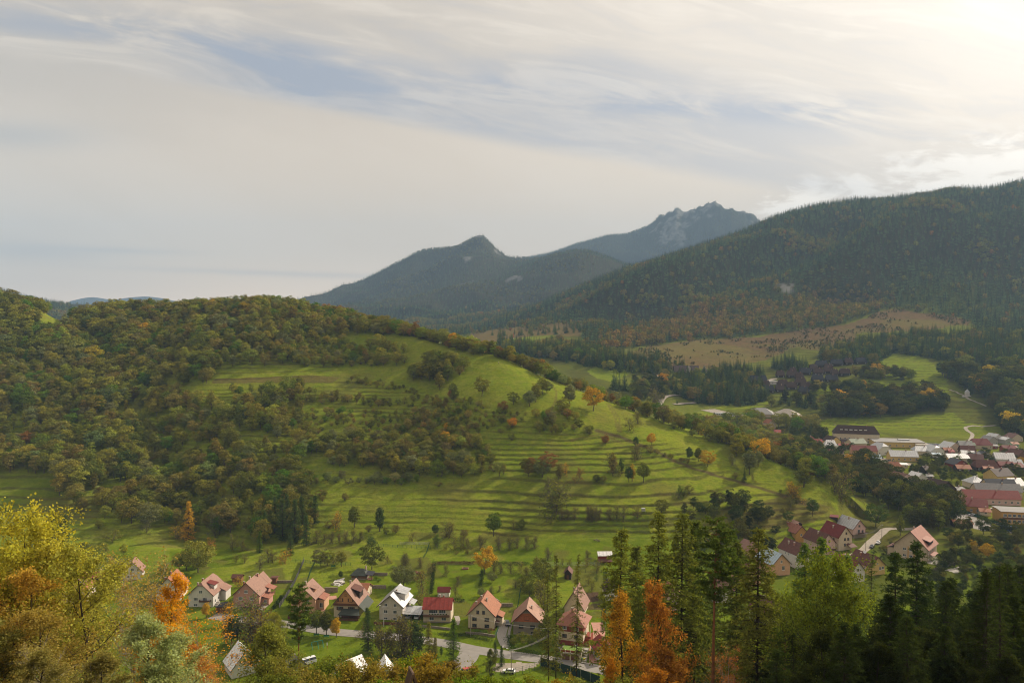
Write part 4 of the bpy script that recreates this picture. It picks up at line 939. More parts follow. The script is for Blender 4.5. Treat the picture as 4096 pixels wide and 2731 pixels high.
c.part('post', MB().box(3.3, 3.5, .1, .3, -1, 2.3), M_DOOR); c.part('post', MB().box(-3.5, -3.3, .1, .3, -1, 2.3), M_DOOR); c.part('post', MB().box(-.1, .1, .1, .3, -1, 2.5), M_DOOR); c.part('wall', MB().box(-3.5, 3.5, 5.8, 6, -1, 2.9), wallm('brown'))
c.slab('roof', [(-3.9, -.5, 2.5), (3.9, -.5, 2.5), (3.9, 6.3, 3.6), (-3.9, 6.3, 3.6)], .14, roofm('silver')); CARPORT = c
# 6 red-roofed house, ridge across
h = House('house', 1748, 2489, 10.8, 8.5, 5.5, 2.9, -3, 'cream', 'red', 'low house with bright red metal roof and long flowered balcony', ridge='x', chim=[(.5, 4.6), (2.0, 5.2)], base=('stone', .5), over=.5)
h.win('F', -3.2, 3.7, 3.4, 1.4, bars=3); h.win('F', .8, 3.7, 2.6, 1.4, bars=2); h.win('F', -3.0, .9, 1.8, 1.3); h.win('F', 1.8, .9, 1.8, 1.3)
h.part('balcony', MB().box(-5.2, 5.0, -1.3, 0, 2.6, 2.75).box(-5.2, 5.0, -1.3, -1.2, 2.75, 3.6), wallm('brown')); h.win('R', 2.5, 3.6)
for i in range(7): h.part('flower_box', MB().box(-3.0 + i * 1.1, -2.5 + i * 1.1, -1.32, -1.05, 3.6, 4.0), mat('box_plants', (.05, .08, .02)))
# 7 cream house, orange roof
h = House('house', 1925, 2515, 10.2, 12.5, 5.7, 5.0, -9, 'cream', 'orange', 'cream house with orange tiled roof and six windows, beside the black car', chim=[(-2.4, 2.4), (-.9, 5.2), (1.4, 4.0)], base=('brown', .4), over=.6)
for a, z_, w_ in ((-1.9, 5.9, 1.1), (.4, 5.9, 1.1), (-3.5, 3.2, 1.7), (1.3, 3.2, 1.8), (-3.5, .7, 1.7), (1.3, .7, 1.8)): h.win('F', a, z_, w_, 1.3, M_FRAMED)
h.part('porch', MB().box(5.1, 7.4, 4, 8.5, -2, 3.2), wallm('cream')); h.slab('porch_roof', [(4.8, 3.5, 5.0), (8.0, 3.5, 3.7), (8.0, 9, 3.7), (4.8, 9, 5.0)], .14, roofm('orange')); h.slab('awning', [(5.1, 1.5, 2.6), (6.6, 1.5, 2.1), (6.6, 3.8, 2.1), (5.1, 3.8, 2.6)], .1, roofm('brown'))
h.win('R', 1.5, 3.2); h.win('R', 9.5, 3.2)
# 8 unfinished brick house
h = House('house', 2107, 2537, 10.2, 11.5, 5.2, 4.9, -6, 'stone', 'old', 'unfinished house of bare brick and block with mottled old roof', chim=[(1.6, 3.4)], base=('grey', .3), over=.9)
h.part('brick_storey', MB().box(-5.15, 5.15, -.05, 0, 4.9, 5.25).poly([(-5.1, -.05, 5.25), (5.1, -.05, 5.25), (2.1, -.05, 8.1), (-2.1, -.05, 8.1), (-5.1, 0, 5.25), (5.1, 0, 5.25), (2.1, 0, 8.1), (-2.1, 0, 8.1)], [(0, 1, 2, 3), (0, 4, 5, 1), (1, 5, 6, 2), (2, 6, 7, 3), (3, 7, 4, 0)]), simple('raw_brick', (.42, .13, .055), .9, .25, 1.5))
h.win('F', -.8, 5.6, 1.7, 1.5, M_FRAMED); h.win('F', -3.0, 2.4, 1.7, 1.4, M_FRAMED); h.win('F', 1.3, 2.3, 1.8, 1.4, M_FRAMED); h.part('cellar_slot', MB().box(-3.2, -1.4, -.04, .01, .6, .95), M_GLASS); h.part('cellar_slot', MB().box(1.6, 3.3, -.04, .01, .45, 1.1), M_GLASS)
# 9 terraced-garden house
h = House('house', 2283, 2579, 9.0, 10, 8.0, 3.4, -18, 'cream', 'salmon', 'tall brown and cream house with salmon hipped roof above two garages', hip=.85, over=1.1, chim=[(-.2, 3.2)], base=('redwood', 1.6))
h.part('upper_cladding', MB().box(-4.56, 4.56, -.06, 0, 4.9, 7.9).box(4.5, 4.56, 0, 6, 4.9, 7.9), wallm('redwood'))
for a in (-3.2, 1.2): h.win('F', a, 5.6, 1.7, 1.3, bars=2).location = (0, -.07, 0); h.win('F', a, 2.6, 1.7, 1.3, M_FRAMED)
h.win('F', 1.4, .3, 1.2, .7); h.part('side_stair', MB().box(4.6, 6.6, 3.5, 8, -1, 2.6).box(4.6, 6.6, 2.6, 3.5, -1, 1.9).box(4.6, 6.6, 1.7, 2.6, -1, 1.2).box(4.6, 6.6, .8, 1.7, -1, .5), wallm('redwood')); h.part('side_post', MB().box(6.3, 6.6, 3.3, 3.6, 2.6, 7.0), wallm('cream')); h.win('R', 4.2, 2.9, 1.2, 2.0)
t = h
g = House('garage', 2283, 2640, 7.2, 5.5, 2.6, .01, -14, 'cream', 'salmon', 'two brown garage doors built into the terrace under the salmon-roofed house', cat='garage'); bpy.data.objects.remove(g.roof)
g.part('garage_door', MB().box(-3.0, -.4, -.06, .02, 0, 2.1), M_DOOR); g.part('garage_door', MB().box(.1, 2.8, -.06, .02, 0, 2.1), M_DOOR); g.part('coping', MB().box(-3.8, 3.8, -.6, 5.6, 2.62, 2.8), M_CONC)
g.part('roof_lawn', MB().box(-3.4, 3.4, .2, 5.2, 2.8, 2.95), mat('clipped_lawn', (.12, .20, .02)));
for i in range(5): g.part('pillar', MB().box(-3.7 + i * 1.8, -3.45 + i * 1.8, -.5, -.25, 2.8, 3.9), wallm('cream'))
for i in range(4): g.part('railing', MB().box(-3.45 + i * 1.8, -1.9 + i * 1.8, -.42, -.34, 2.9, 3.7), wallm('redwood'))
s_ = g.part('steps', MB().box(4.0, 5.5, -1.5, -.5, -.6, .3).box(4.0, 5.5, -.5, .5, -.6, .8).box(4.0, 5.5, .5, 1.5, -.6, 1.3).box(4.0, 5.5, 1.5, 2.5, -.6, 1.8).box(4.0, 5.5, 2.5, 3.5, -.6, 2.3).box(4.0, 5.5, 3.5, 5.5, -.6, 2.8), M_CONC)
# 10.. other nearby houses
h = House('house', 2295, 2462, 7.6, 11, 3.6, 6.2, -16, 'cream', 'pinkish', 'steep terracotta roof rising behind the salmon hipped roof', chim=[(-.9, 5)], over=.7); h.win('F', -.6, 2.4, 1.2, 1.0)
House('house', 2452, 2404, 5.6, 9, 4.2, 2.6, 4, 'white', 'darkbrown', 'small white house with slate-coloured roof behind the slender larch', chim=[(.6, 4)]).win('F', -.8, 1.5)
h = House('house', 2425, 2640, 6.5, 8, 3.4, 2.6, 10, 'white', 'red', 'low building with red roof left of the golden maple'); h.win('F', -1, 1)
h = House('house', 672, 2404, 9.5, 12, 5.0, 5.0, 6, 'white', 'orange', 'white house with bright orange roof behind the orange tree', chim=[(-1.9, 3), (-.2, 5)]); [h.win('R', a, 2.2) for a in (1.5, 5, 8.5)]; h.win('F', -.6, 5.5)
h = House('house', 300, 2412, 9.5, 11, 5.6, 2.6, 8, 'cream', 'orange', 'cream house with low orange roof and a solar panel, far left', hip=.7, chim=[(-1.0, 6)]); [h.win('R', a, z_) for a in (1.5, 4.5, 8) for z_ in (.8, 3.4)]
h.part('solar_panel', MB().slab([(1.0, 2.5, 8.15), (2.6, 2.5, 7.6), (2.6, 6.0, 7.6), (1.0, 6.0, 8.15)], .08), mat('solar_cells', (.03, .06, .16), rough=.2))
h = House('barn', 368, 2332, 12, 6, 2.8, 1.5, -4, 'darkwood', 'red', 'long dark barn with red sheet roof at the left', cat='barn', ridge='x', chim=[(2.5, 3)]); h.part('door', MB().box(-1, 1.2, -.08, .02, -.5, 2.2), M_FRAMED)
h = House('house', 530, 2318, 8, 9, 3.6, 4.6, 18, 'white', 'pinkish', 'small house with dull pink roof among bare twigs at the left', chim=[(-1.2, 2)]); h.win('F', -.6, 4); h.win('F', -2.4, 1)
h = House('shed', 946, 2326, 4.0, 3.0, 2.0, .9, -5, 'wood', 'brown', 'little brown shed behind the pink house', cat='shed', ridge='x'); h.part('door', MB().box(-.5, .5, -.06, .02, 0, 1.8), M_DOOR)
h = House('shed', 1096, 2333, 2.2, 2.2, 2.6, .2, -5, 'wood', 'brown', 'upright wooden cabin at the end of the low stone wall', cat='shed', ridge='x'); h.part('door', MB().box(-.4, .4, -.06, .02, 0, 2.0), M_DOOR)
h = House('summerhouse', 1435, 2318, 6.8, 5.5, 2.3, 2.0, -6, 'brown', 'darkgreen', 'brown summerhouse with dark hipped roof above the garden terraces', cat='summerhouse', hip=.8, ridge='x', chim=[(2.5, 3)], base=('stone', .7)); h.part('open_porch', MB().box(3.4, 6.0, 0, 3.2, -1, .2).box(5.8, 6.0, 0, .2, .2, 2.3), M_DOOR); h.slab('porch_roof', [(3.2, -.5, 2.7), (6.6, -.5, 2.4), (6.6, 4, 2.9), (3.2, 4, 3.2)], .1, roofm('black')); h.win('F', -1.6, 1.0, 1.2, .9, M_FRAMED)
h = House('house', 1430, 2395, 7.5, 8, 3.4, 2.2, -8, 'cream', 'orange', 'orange metal roof of the annex behind the brown and cream house', ridge='x'); h.win('R', 2, 1.2)
h = House('shed', 1774, 2386, 5.0, 3.6, 2.2, 1.5, -3, 'white', 'darkred', 'white garden shed with bright red roof', cat='shed', ridge='x', over=.3); h.part('door', MB().box(.6, 1.5, -.06, .02, 0, 1.9), M_FRAME)
h = House('field_hut', 2421, 2250, 6.2, 4.5, 3.6, 1.2, 2, 'redwood', 'white', 'red wooden field hut with white roof at the meadow edge', cat='hut', ridge='x', over=.5); h.slab('lean_to', [(-3.6, -2.2, 1.3), (3.2, -2.2, 1.3), (3.2, -.02, 2.1), (-3.6, -.02, 2.1)], .1, roofm('brown')); h.part('door', MB().box(-.5, .5, -.06, .02, 0, 1.9), M_DOOR)
h = House('shed', 2271, 2316, 3.0, 5, 3.0, 1.6, -10, 'darkwood', 'brown', 'narrow dark shed with tilted roof above the salmon-roofed house', cat='shed'); h.part('door', MB().box(-.5, .5, -.06, .02, 0, 1.9), M_DOOR)
h = House('shed', 1985, 2424, 3.0, 2.5, 1.9, 1.1, 25, 'wood', 'sand', 'small pale-roofed hut behind the cream house with the orange roof', cat='shed'); h.part('door', MB().box(-.4, .4, -.06, .02, 0, 1.6), M_DOOR)
h = House('shed', 1260 + 0, 0, 3, 3, 2, 1, 0, 'wood', 'brown', 'x') if False else None
h = House('garage', 885, 2450, 4.2, 5.5, 2.2, .25, -4, 'brown', 'black', 'low dark flat-roofed garage between the white and the pink house', cat='garage', over=.3); h.part('garage_door', MB().box(-1.3, 1.3, -.06, .02, 0, 1.9), M_DOOR)
# roofs below the road
h = House('house', 985, 2700, 9.5, 9, 3.2, 5.4, 34, 'white', 'white', 'bright white steep roof with two red chimneys at the bottom', chim=[(-2.6, 2), (-3.3, 5)]); h.win('F', -.6, 3.0)
h = House('house', 1200, 2720, 8.5, 10, 2.6, 4.6, 40, 'grey', 'grey', 'dull grey roof behind the trunk of the red pine', chim=[(-.6, 3)]); h.win('F', -.6, 3.0)
h = House('house', 1345, 2745, 9.5, 10, 2.6, 4.6, -40, 'white', 'white', 'broad white roof half hidden by shrubs at the bottom', chim=[(1.2, 3)]); h.win('F', -.6, 3.0)
h = House('house', 1545, 2745, 6.5, 8, 2.6, 4.6, 12, 'white', 'white', 'small pointed white gable showing through shrubs at the bottom'); h.win('F', -.6, 3.6)
# right-hand group on the slope of the village
h = House('house', 3381, 2199, 8.6, 13.5, 7.2, 5.0, 18, 'cream', 'darkred', 'tall cream house with very dark red roof beside the gravel lane', chim=[(-1.8, 7)]); [h.win('F', a, z_, 1.2, 1.3, M_FRAMED) for a in (-.9, 1.2) for z_ in (2.2, 5.0)]; h.win('F', .1, 8.2, 1.0, 1.1, M_FRAMED); [h.win('L', a, 4.6, 1.0, 1.2, M_FRAMED) for a in (6.5, 9.5)]
h.slab('porch_roof', [(.5, -3.5, 2.2), (5.0, -3.5, 2.2), (5.0, -.02, 3.2), (.5, -.02, 3.2)], .12, roofm('brown'))
for i in range(4): h.part('fence_pillar', MB().box(-3.5 + i * 2.6, -3.2 + i * 2.6, -5.2, -4.9, -1, 1.2), M_CHIM)
h = House('house', 3437, 2150, 8.2, 13, 5.4, 4.4, 18, 'palepink', 'silver', 'pale house with silver metal roof and balcony at the foot of the spur', chim=[(-1.0, 7)], base=('stone', 2.0)); h.win('F', -1.2, 2.6, 1.6, 2.0); h.win('F', 1.6, 2.8, 1.2, 1.3, M_FRAMED); h.win('F', -.6, 6, 1.2, 1.1, M_FRAMED); h.part('balcony', MB().box(-2.4, 4.2, -1.5, 0, 2.2, 2.4).box(-2.4, 4.2, -1.5, -1.4, 2.4, 3.2, 1).box(3.9, 4.1, -1.4, -1.2, -1, 2.2), [M_CONC, M_FRAMED])
h = House('barn', 3350, 2082, 5, 16, 2.6, .6, 70, 'darkwood', 'darkred', 'long dark wooden barn above the silver-roofed pale house', cat='barn'); h.part('door', MB().box(-1, 1, -.08, .02, -.5, 2.0), M_DOOR)
h = House('house', 3312, 2218, 8.6, 13.5, 6.2, 4.4, 18, 'palepink', 'brown', 'pink-gabled house with brown roof between two taller houses', chim=[(-1.2, 6)]); h.win('F', .2, 6.2, 1.1, 1.3, M_FRAMED); h.win('F', .2, 2.9, 1.4, 1.3, M_FRAMED); h.part('balcony', MB().box(-.8, 4.2, -1.2, 0, 2.3, 2.45).box(-.8, 4.2, -1.2, -1.12, 2.45, 3.2), M_FRAMED)
h = House('house', 3215, 2272, 8.6, 13.5, 7.2, 4.2, 18, 'white', 'brown', 'long white-walled house with brown roof and two tiny windows', chim=[(-1.6, 5), (-1.8, 9)]); [h.win('L', a, 5.0, .8, 1.2) for a in (5.0, 7.2)]; h.win('F', -.6, 3.4); h.win('F', -.6, 7.4)
h = House('house', 3205, 2168, 7.4, 13.5, 5.4, 3.2, 20, 'ochre', 'salmon', 'ochre house with pale pink sheet roof', chim=[(-1.4, 9), (1.2, 4)]); [h.win('L', a, 3.0, .9, 1.0) for a in (3.0, 6.5)]; h.win('F', -.6, 3.4)
h = House('house', 3125, 2300, 9.4, 13.5, 5.4, 4.6, 16, 'peach', 'blue', 'peach house with light blue roof behind the tall larch', chim=[(-1.2, 6)]); h.win('F', .4, 2.4, 1.4, 2.0); h.win('F', -.4, 5.8, 1.0, 1.2); [h.win('L', a, 3.2, .9, 1.1) for a in (3, 7)]
h = House('house', 3510, 2298, 8.6, 13.5, 4.4, 4.0, 18, 'yellow', 'brown', 'pale yellow house with brown roof and white satellite dish', chim=[(-1.6, 9)]); h.win('F', .9, 2.2, 1.3, 1.5); h.win('F', -.5, 4.9, .8, .8); h.win('F', 2.4, 2.4, 1.2, 1.3); [h.win('L', a, 2.4, 1.0, 1.1) for a in (5, 9.5)]
h.part('satellite_dish', MB().tube((-.2, 8, 8.6), (-.5, 7.7, 8.8), .1, .75, 14), M_FRAME)
h = House('house', 3432, 2328, 7.4, 12.5, 5.2, 4.2, 18, 'white', 'darkred', 'narrow white gable with dark red roof behind the young larches', chim=[(.6, 9)]); [h.win('F', a, 2.4, 1.0, 1.3, M_FRAMED) for a in (-1.6, .8)]; h.win('F', -.4, 5.2, .9, 1.0, M_FRAMED)
h = House('house', 3642, 2236, 15.5, 16.5, 6.6, 7.4, -42, 'beige', 'salmon', 'large beige house with orange-brown roof and stepped dormers', chim=[(-1.5, 11)], over=.8)
[h.win('F', a, z_, 1.5, 1.2) for a in (-3.6, -.6, 2.6) for z_ in (1.0, 4.2)]; h.part('coloured_panel', MB().box(-1.4, -.9, -.06, 0, .4, 6.4).box(1.4, 1.9, -.06, 0, .4, 6.0), wallm('ochre')); [h.win('R', a, z_, 1.3, 1.4) for a in (1.5, 5, 8.5) for z_ in (1.0, 3.6)]
for i in range(4): d_ = h.part('dormer', MB().box(4.6, 7.2, 4.2 + i * 2.1, 5.6 + i * 2.1, 6.6, 9.0), wallm('darkwood')); h.slab('dormer_roof', [(3.0, 3.9 + i * 2.1, 10.6), (7.9, 3.9 + i * 2.1, 9.2), (7.9, 6.0 + i * 2.1, 9.2), (3.0, 6.0 + i * 2.1, 10.6)], .12, roofm('salmon'), d_)
h.slab('canopy', [(7.76, 3, 3.4), (10, 3, 2.8), (10, 11, 2.8), (7.76, 11, 3.4)], .14, roofm('salmon')); h.part('lean_to', MB().box(-11.2, -7.78, 1, 9, -1, 4.2), wallm('beige')); h.slab('lean_to_roof', [(-11.7, .5, 4.0), (-7.8, .5, 5.6), (-7.8, 9.5, 5.6), (-11.7, 9.5, 4.0)], .14, roofm('brown'))
h.part('terrace', MB().box(7.8, 15, -2, 12, -1.2, .15), M_CONC)
h = House('house', 3112, 2510, 8.4, 12, 5.0, 4.6, 22, 'white', 'brown', 'white gable with brown roof showing beside the broad ash', chim=[(-.6, 7)]); [h.win('F', a, 2.4, 1.0, 1.3, M_FRAMED) for a in (-1.4, .9)]; h.win('F', .2, 5.4, 1.0, 1.1, M_FRAMED)
h = House('house', 2890, 2410, 9, 12, 5.6, 3.6, -10, 'white', 'brown', 'white house glimpsed between the conifers', ridge='x'); [h.win('F', a, 2.6) for a in (-3, 0, 2.6)]
h = House('house', 3012, 2345, 8, 11, 5.8, 3.8, 18, 'peach', 'brown', 'peach house glimpsed left of the pale blue roof'); h.win('F', -.6, 2.6)
h = House('house', 2700, 2440, 9, 11, 4.8, 3.8, 6, 'palepink', 'orange', 'house with orange roof glimpsed behind the maple'); h.win('F', -.6, 2.6)
h = House('house', 2900, 2690, 9, 9, 3.6, 3.8, 30, 'white', 'salmon', 'salmon roof glimpsed low between dark trunks'); h.win('F', -.6, 2.6)
h = House('house', 3030, 2235, 8, 10, 4.2, 3.4, 22, 'peach', 'pinkish', 'small peach house with faded roof below the shrubby garden'); h.win('F', -.6, 2.2)
h = House('shed', 3195, 2110, 4, 5, 2.2, 1.0, 12, 'darkwood', 'pinkish', 'small shed with faded roof behind the ochre house', cat='shed'); h.part('door', MB().box(-.5, .5, -.06, .02, 0, 1.8), M_DOOR)

# ------------------------------------------------------------------ the village beyond: (x, y, wpx, eave m, rise m, length m, yaw, wall, roof, label, options) in pixels of one detail crop
VIL = [
 (775,300,0,7.5,5.5,0,0,'','','',{}),
]
def vh(x, y, wpx, wh, rise, D, yaw, wall, roof, label, ridge='y', hip=0, wins=(2, 1), name='house', cat='house', chim=None, group=None, half=0, CF=C6, sc=2.361, front=True):
    u, v = CF([(x, y)])[0]; p = ground(u, v); W_ = wpx / sc / F * p[1] / math.cos(R(yaw))
    h = House(name, u, v, W_, D, wh, rise, yaw, wall, roof, label, cat, group, ridge, .5, pos=p, hip=hip, half=half, chim=[(W_ * .12, D * .45)] if chim is None else chim)
    if wins[0]: grid_wins(h, 'F', wins[0], wins[1], W_, w=1.3, h=1.3, z0=1.2)
    return h
h = vh(770, 290, 385, 9.6, 7.0, 15, -16, 'cream', 'darkbrown', 'long three-storey hotel with dark hipped roof at the meadow edge', ridge='x', hip=.55, wins=(10, 2), name='hotel', cat='hotel', chim=[(-19, 7), (10, 7)])
h.part('dormer', MB().box(-16, 12, 3, 6, 11.2, 13.6), wallm('darkwood')); [h.part('dormer_window', MB().box(-15 + i * 4.4, -12.2 + i * 4.4, 2.9, 3.02, 11.8, 13.2), M_FRAME) for i in range(6)]
vh(575, 315, 110, 4.5, 4.5, 12, 20, 'yellow', 'darkbrown', 'yellow house with dark brown roof in front of the hotel', wins=(2, 1))
vh(330, 300, 110, 4.0, 3.2, 10, -10, 'palepink', 'darkred', 'pink house with dark red hipped roof above the dark belt', ridge='x', hip=.6)
vh(415, 310, 60, 3.5, 2.0, 8, -10, 'white', 'red', 'small bright red roof beside the dark red one', ridge='x')
vh(800, 335, 150, 4.6, 3.6, 11, 14, 'beige', 'green', 'brown house with grey-green roof near the flat supermarket', ridge='x')
vh(530, 352, 100, 4.2, 4.2, 12, -14, 'white', 'white', 'white-roofed house above the red low roofs', ridge='x', hip=.3)
vh(655, 350, 90, 3.6, 1.6, 8, -8, 'white', 'red', 'low house with bright red roof left of the brown one', ridge='x')
vh(580, 395, 130, 2.8, 1.4, 8, -8, 'palepink', 'darkred', 'long low dark red roof along the lane', ridge='x', wins=(3, 1))
vh(850, 405, 215, 4.4, 3.8, 12, -10, 'peach', 'darkred', 'broad peach house with dark red roof and three dormers', ridge='x', wins=(4, 1))
vh(1040, 400, 160, 4.2, 6.0, 13, 16, 'white', 'silver', 'white house with tall curved silver roof', half=.45, wins=(3, 1))
h = vh(1180, 330, 440, 5.0, .3, 26, -10, 'yellow', 'grey', 'wide flat-roofed yellow supermarket beside the car park', ridge='x', wins=(8, 1), name='supermarket', cat='supermarket', chim=[])
h.part('roof_plant', MB().box(2, 12, 12, 16, 5.2, 6.4), M_METAL)
vh(1400, 345, 110, 4.0, .3, 12, -10, 'cream', 'sand', 'flat cream annex joined to the supermarket', ridge='x', chim=[], wins=(2, 1), name='shop', cat='shop')
vh(1225, 460, 245, 4.2, 4.2, 12, -8, 'yellow', 'silver', 'long yellow house with wide silver roof in the village middle', ridge='x', wins=(5, 1))
vh(1410, 400, 160, 3.6, 3.4, 12, -8, 'cream', 'silver', 'cream house with shining silver roof', ridge='x', hip=.4)
vh(1535, 405, 150, 4.2, 4.4, 12, 14, 'white', 'silver', 'white house with silver half-hipped roof right of the shining one', half=.4)
vh(1700, 375, 150, 4.2, 4.6, 12, 18, 'beige', 'silver', 'house with big pale silver roof near the stone path', wins=(2, 1))
vh(1640, 390, 70, 3.2, 2.0, 8, -10, 'brown', 'orange', 'little orange roof under the big pale silver one', ridge='x')
vh(1810, 350, 110, 4.0, 3.0, 10, -8, 'grey', 'grey', 'grey house with patched roof near the round playground', ridge='x')
vh(1960, 345, 175, 4.0, 5.0, 13, -8, 'beige', 'darkred', 'large dark red hipped roof under the meadow path', ridge='x', hip=.4)
vh(2060, 305, 110, 4.5, 3.6, 10, 16, 'grey', 'grey', 'grey rendered house behind the dark red hipped roof')
vh(2110, 285, 120, 4.5, 4.0, 11, 14, 'white', 'silver', 'tall white house with silver roof at the upper right')
vh(2215, 300, 90, 4.5, 2.0, 9, 10, 'grey', 'silver', 'grey house with low silver roof at the upper right')
vh(2290, 275, 120, 4.2, 3.6, 10, 14, 'beige', 'brown', 'brown-roofed house at the far right above the gardens')
vh(1830, 395, 120, 3.2, 4.0, 10, -12, 'brown', 'brown', 'brown timber house between silver roofs', ridge='x')
vh(1825, 420, 100, 2.8, 2.4, 9, -20, 'white', 'white', 'small cream-white roof catching the light', ridge='x')
vh(1740, 470, 190, 3.6, 3.0, 11, -4, 'beige', 'silver', 'long house with blue-silver sheet roof', ridge='x', wins=(3, 1))
vh(1890, 475, 130, 3.0, 3.8, 11, -22, 'brown', 'brown', 'brown tiled house right of the blue-silver sheet roof', ridge='x')
vh(2000, 430, 90, 2.8, 2.6, 8, 12, 'grey', 'black', 'small dark-roofed house among gardens')
vh(2180, 480, 160, 3.8, 4.4, 12, -14, 'white', 'white', 'house with large white roof among dark gardens', ridge='x')
vh(2340, 450, 110, 4.2, 4.4, 12, 16, 'brown', 'brown', 'brown-gabled house at the right edge')
vh(2010, 555, 190, 3.2, 5.0, 12, -10, 'darkwood', 'brown', 'big brown tiled barn-like house in the gardens', ridge='x', hip=.25)
vh(1760, 530, 140, 3.8, 3.4, 11, 14, 'redwood', 'black', 'dark red timber house with charcoal roof')
vh(1790, 560, 120, 2.6, 2.4, 9, -8, 'darkwood', 'orange', 'low orange roof in front of the charcoal one', ridge='x')
vh(1130, 545, 130, 3.0, 3.2, 9, -14, 'yellow', 'orange', 'small yellow house with orange hipped roof in the middle', ridge='x', hip=.5)
vh(1120, 520, 260, 2.6, .8, 8, -6, 'beige', 'white', 'long low white sheet roof behind the orange hipped roof', ridge='x', wins=(3, 1))
vh(930, 465, 140, 3.4, 2.2, 9, -8, 'white', 'blue', 'pale blue low roof next to the long white sheet roof', ridge='x')
vh(1065, 610, 60, 4.2, 2.4, 8, 24, 'ochre', 'silver', 'ochre gable with light roof behind the dark belt')
vh(1245, 715, 165, 7.0, 3.4, 11, 20, 'palepink', 'brown', 'four-storey pink and grey house with brown roof', wins=(3, 2))
vh(1385, 670, 110, 4.0, 3.6, 10, 14, 'white', 'white', 'white roof behind the dark timber inn')
vh(1470, 800, 250, 4.4, 6.0, 16, 20, 'mint', 'darkbrown', 'dark-roofed inn with mint-green gable', wins=(4, 1), name='inn', cat='inn')
vh(1630, 780, 200, 4.0, 5.4, 15, 20, 'darkwood', 'darkbrown', 'dark timber inn right of the mint-green gable', wins=(3, 1), name='inn', cat='inn')
vh(1765, 770, 90, 3.0, 1.2, 9, 10, 'beige', 'grey', 'low grey-roofed wing beside the dark timber inn', ridge='x')
vh(1935, 715, 150, 4.0, 4.0, 11, 6, 'cream', 'silver', 'cream villa with shining pyramid roof', hip=.95, wins=(3, 1))
vh(2180, 655, 190, 4.6, 4.4, 13, 14, 'yellow', 'darkbrown', 'yellow house with charcoal-brown roof at the right', wins=(2, 1), ridge='x')
vh(2155, 760, 260, 4.0, 4.6, 13, -6, 'beige', 'black', 'black-roofed long building above the red ones', ridge='x', wins=(4, 1))
vh(2310, 745, 130, 4.2, 4.2, 12, 6, 'white', 'silver', 'silver roof at the right edge above the black one', ridge='x')
h = vh(1825, 945, 290, 4.4, 3.6, 12, -24, 'ochre', 'darkred', 'long ochre building with dark red roof beside the main road', ridge='x', wins=(6, 1))
h = vh(2060, 870, 480, 4.2, 4.2, 12, -10, 'palepink', 'deepred', 'very long red-roofed building behind the ochre one', ridge='x', wins=(9, 1))
vh(2120, 800, 390, 4.2, 4.2, 11, -10, 'beige', 'grey', 'long grey roof behind the very long red one', ridge='x', wins=(6, 1))
vh(1990, 975, 90, 2.6, 1.4, 6, -14, 'white', 'orange', 'small white kiosk with orange roof at the end of the ochre building', ridge='x', wins=(1, 1))
h = vh(2290, 1055, 270, 7.2, .3, 14, -12, 'ochre', 'grey', 'flat-roofed school with ochre frame and window bands at the right edge', ridge='x', wins=(0, 0), name='school', cat='school', chim=[])
for j in range(2):
    for i in range(6): h.win('F', -h.W / 2 + 1 + i * (h.W - 2) / 6, .9 + j * 3.3, (h.W - 2) / 6 - .7, 1.7, bars=2)
h.part('spandrel', MB().box(-h.W / 2 + .5, h.W / 2 - .5, -.05, 0, 2.8, 4.0), wallm('brown'))
vh(1780, 1085, 160, 2.4, 1.2, 7, -12, 'darkwood', 'orange', 'open shelter with orange roof beside the main road', ridge='x', wins=(0, 0), name='shelter', cat='shelter', chim=[])
vh(60, 260, 90, 3.4, 2.0, 9, -10, 'white', 'darkred', 'pink house with dark red roof in the trees below the sports hall', ridge='x')
def c9h(x, y, *a, **k): return vh(x, y, *a, CF=C9, sc=1.742, **k)
c9h(1470, 740, 110, 3.6, 3.2, 11, -12, 'palepink', 'salmon', 'salmon-roofed house in the trees left of the hotel', ridge='x', hip=.4)
c9h(1555, 770, 110, 3.4, 2.4, 10, -12, 'palepink', 'red', 'red-roofed house in front of the salmon one', ridge='x')
c9h(1580, 785, 60, 2.6, 2.0, 8, -12, 'darkwood', 'grey', 'small grey roof at the end of the red one', ridge='x')
c9h(1550, 720, 60, 6.0, 3.6, 10, 18, 'cream', 'orange', 'cream tower-like house with orange roof behind the salmon one')
c9h(1300, 700, 60, 3.4, 2.4, 9, 10, 'palepink', 'salmon', 'pale pink house half hidden by trees below the car park')
h = c9h(1650, 665, 190, 4.0, 7.5, 34, -18, 'beige', 'sand', 'sports hall with three low grey pyramid roofs', ridge='x', hip=.8, wins=(0, 0), name='sports_hall', cat='hall', chim=[])
c9h(1460, 640, 170, 3.6, 5.5, 28, -18, 'beige', 'grey', 'grey-roofed wing of the low halls', ridge='x', hip=.6, wins=(4, 1), name='sports_hall', cat='hall', chim=[])
c9h(1220, 632, 130, 3.0, .3, 8, -8, 'white', 'silver', 'long white pavilion with a row of windows beside the ball court', ridge='x', wins=(8, 1), name='pavilion', cat='pavilion', chim=[])
h = c9h(955, 340, 170, 3.0, 8.0, 20, -4, 'darkwood', 'darkbrown', 'dark lodge with steep pale pointed gables at the felled slope', ridge='x', wins=(3, 1), name='lodge', cat='lodge')
h.part('pointed_gable', MB().poly([(-3, -2, 2.5), (9, -2, 2.5), (3, 1, 11.5), (3, 8, 11)], [(0, 1, 2), (1, 3, 2), (3, 0, 2), (1, 0, 3)]), roofm('sand')); h.part('pointed_gable', MB().poly([(19, -2, 2.5), (29, -2, 2.5), (24, 1, 11.5), (24, 8, 11)], [(0, 1, 2), (1, 3, 2), (3, 0, 2), (1, 0, 3)]), roofm('sand'))
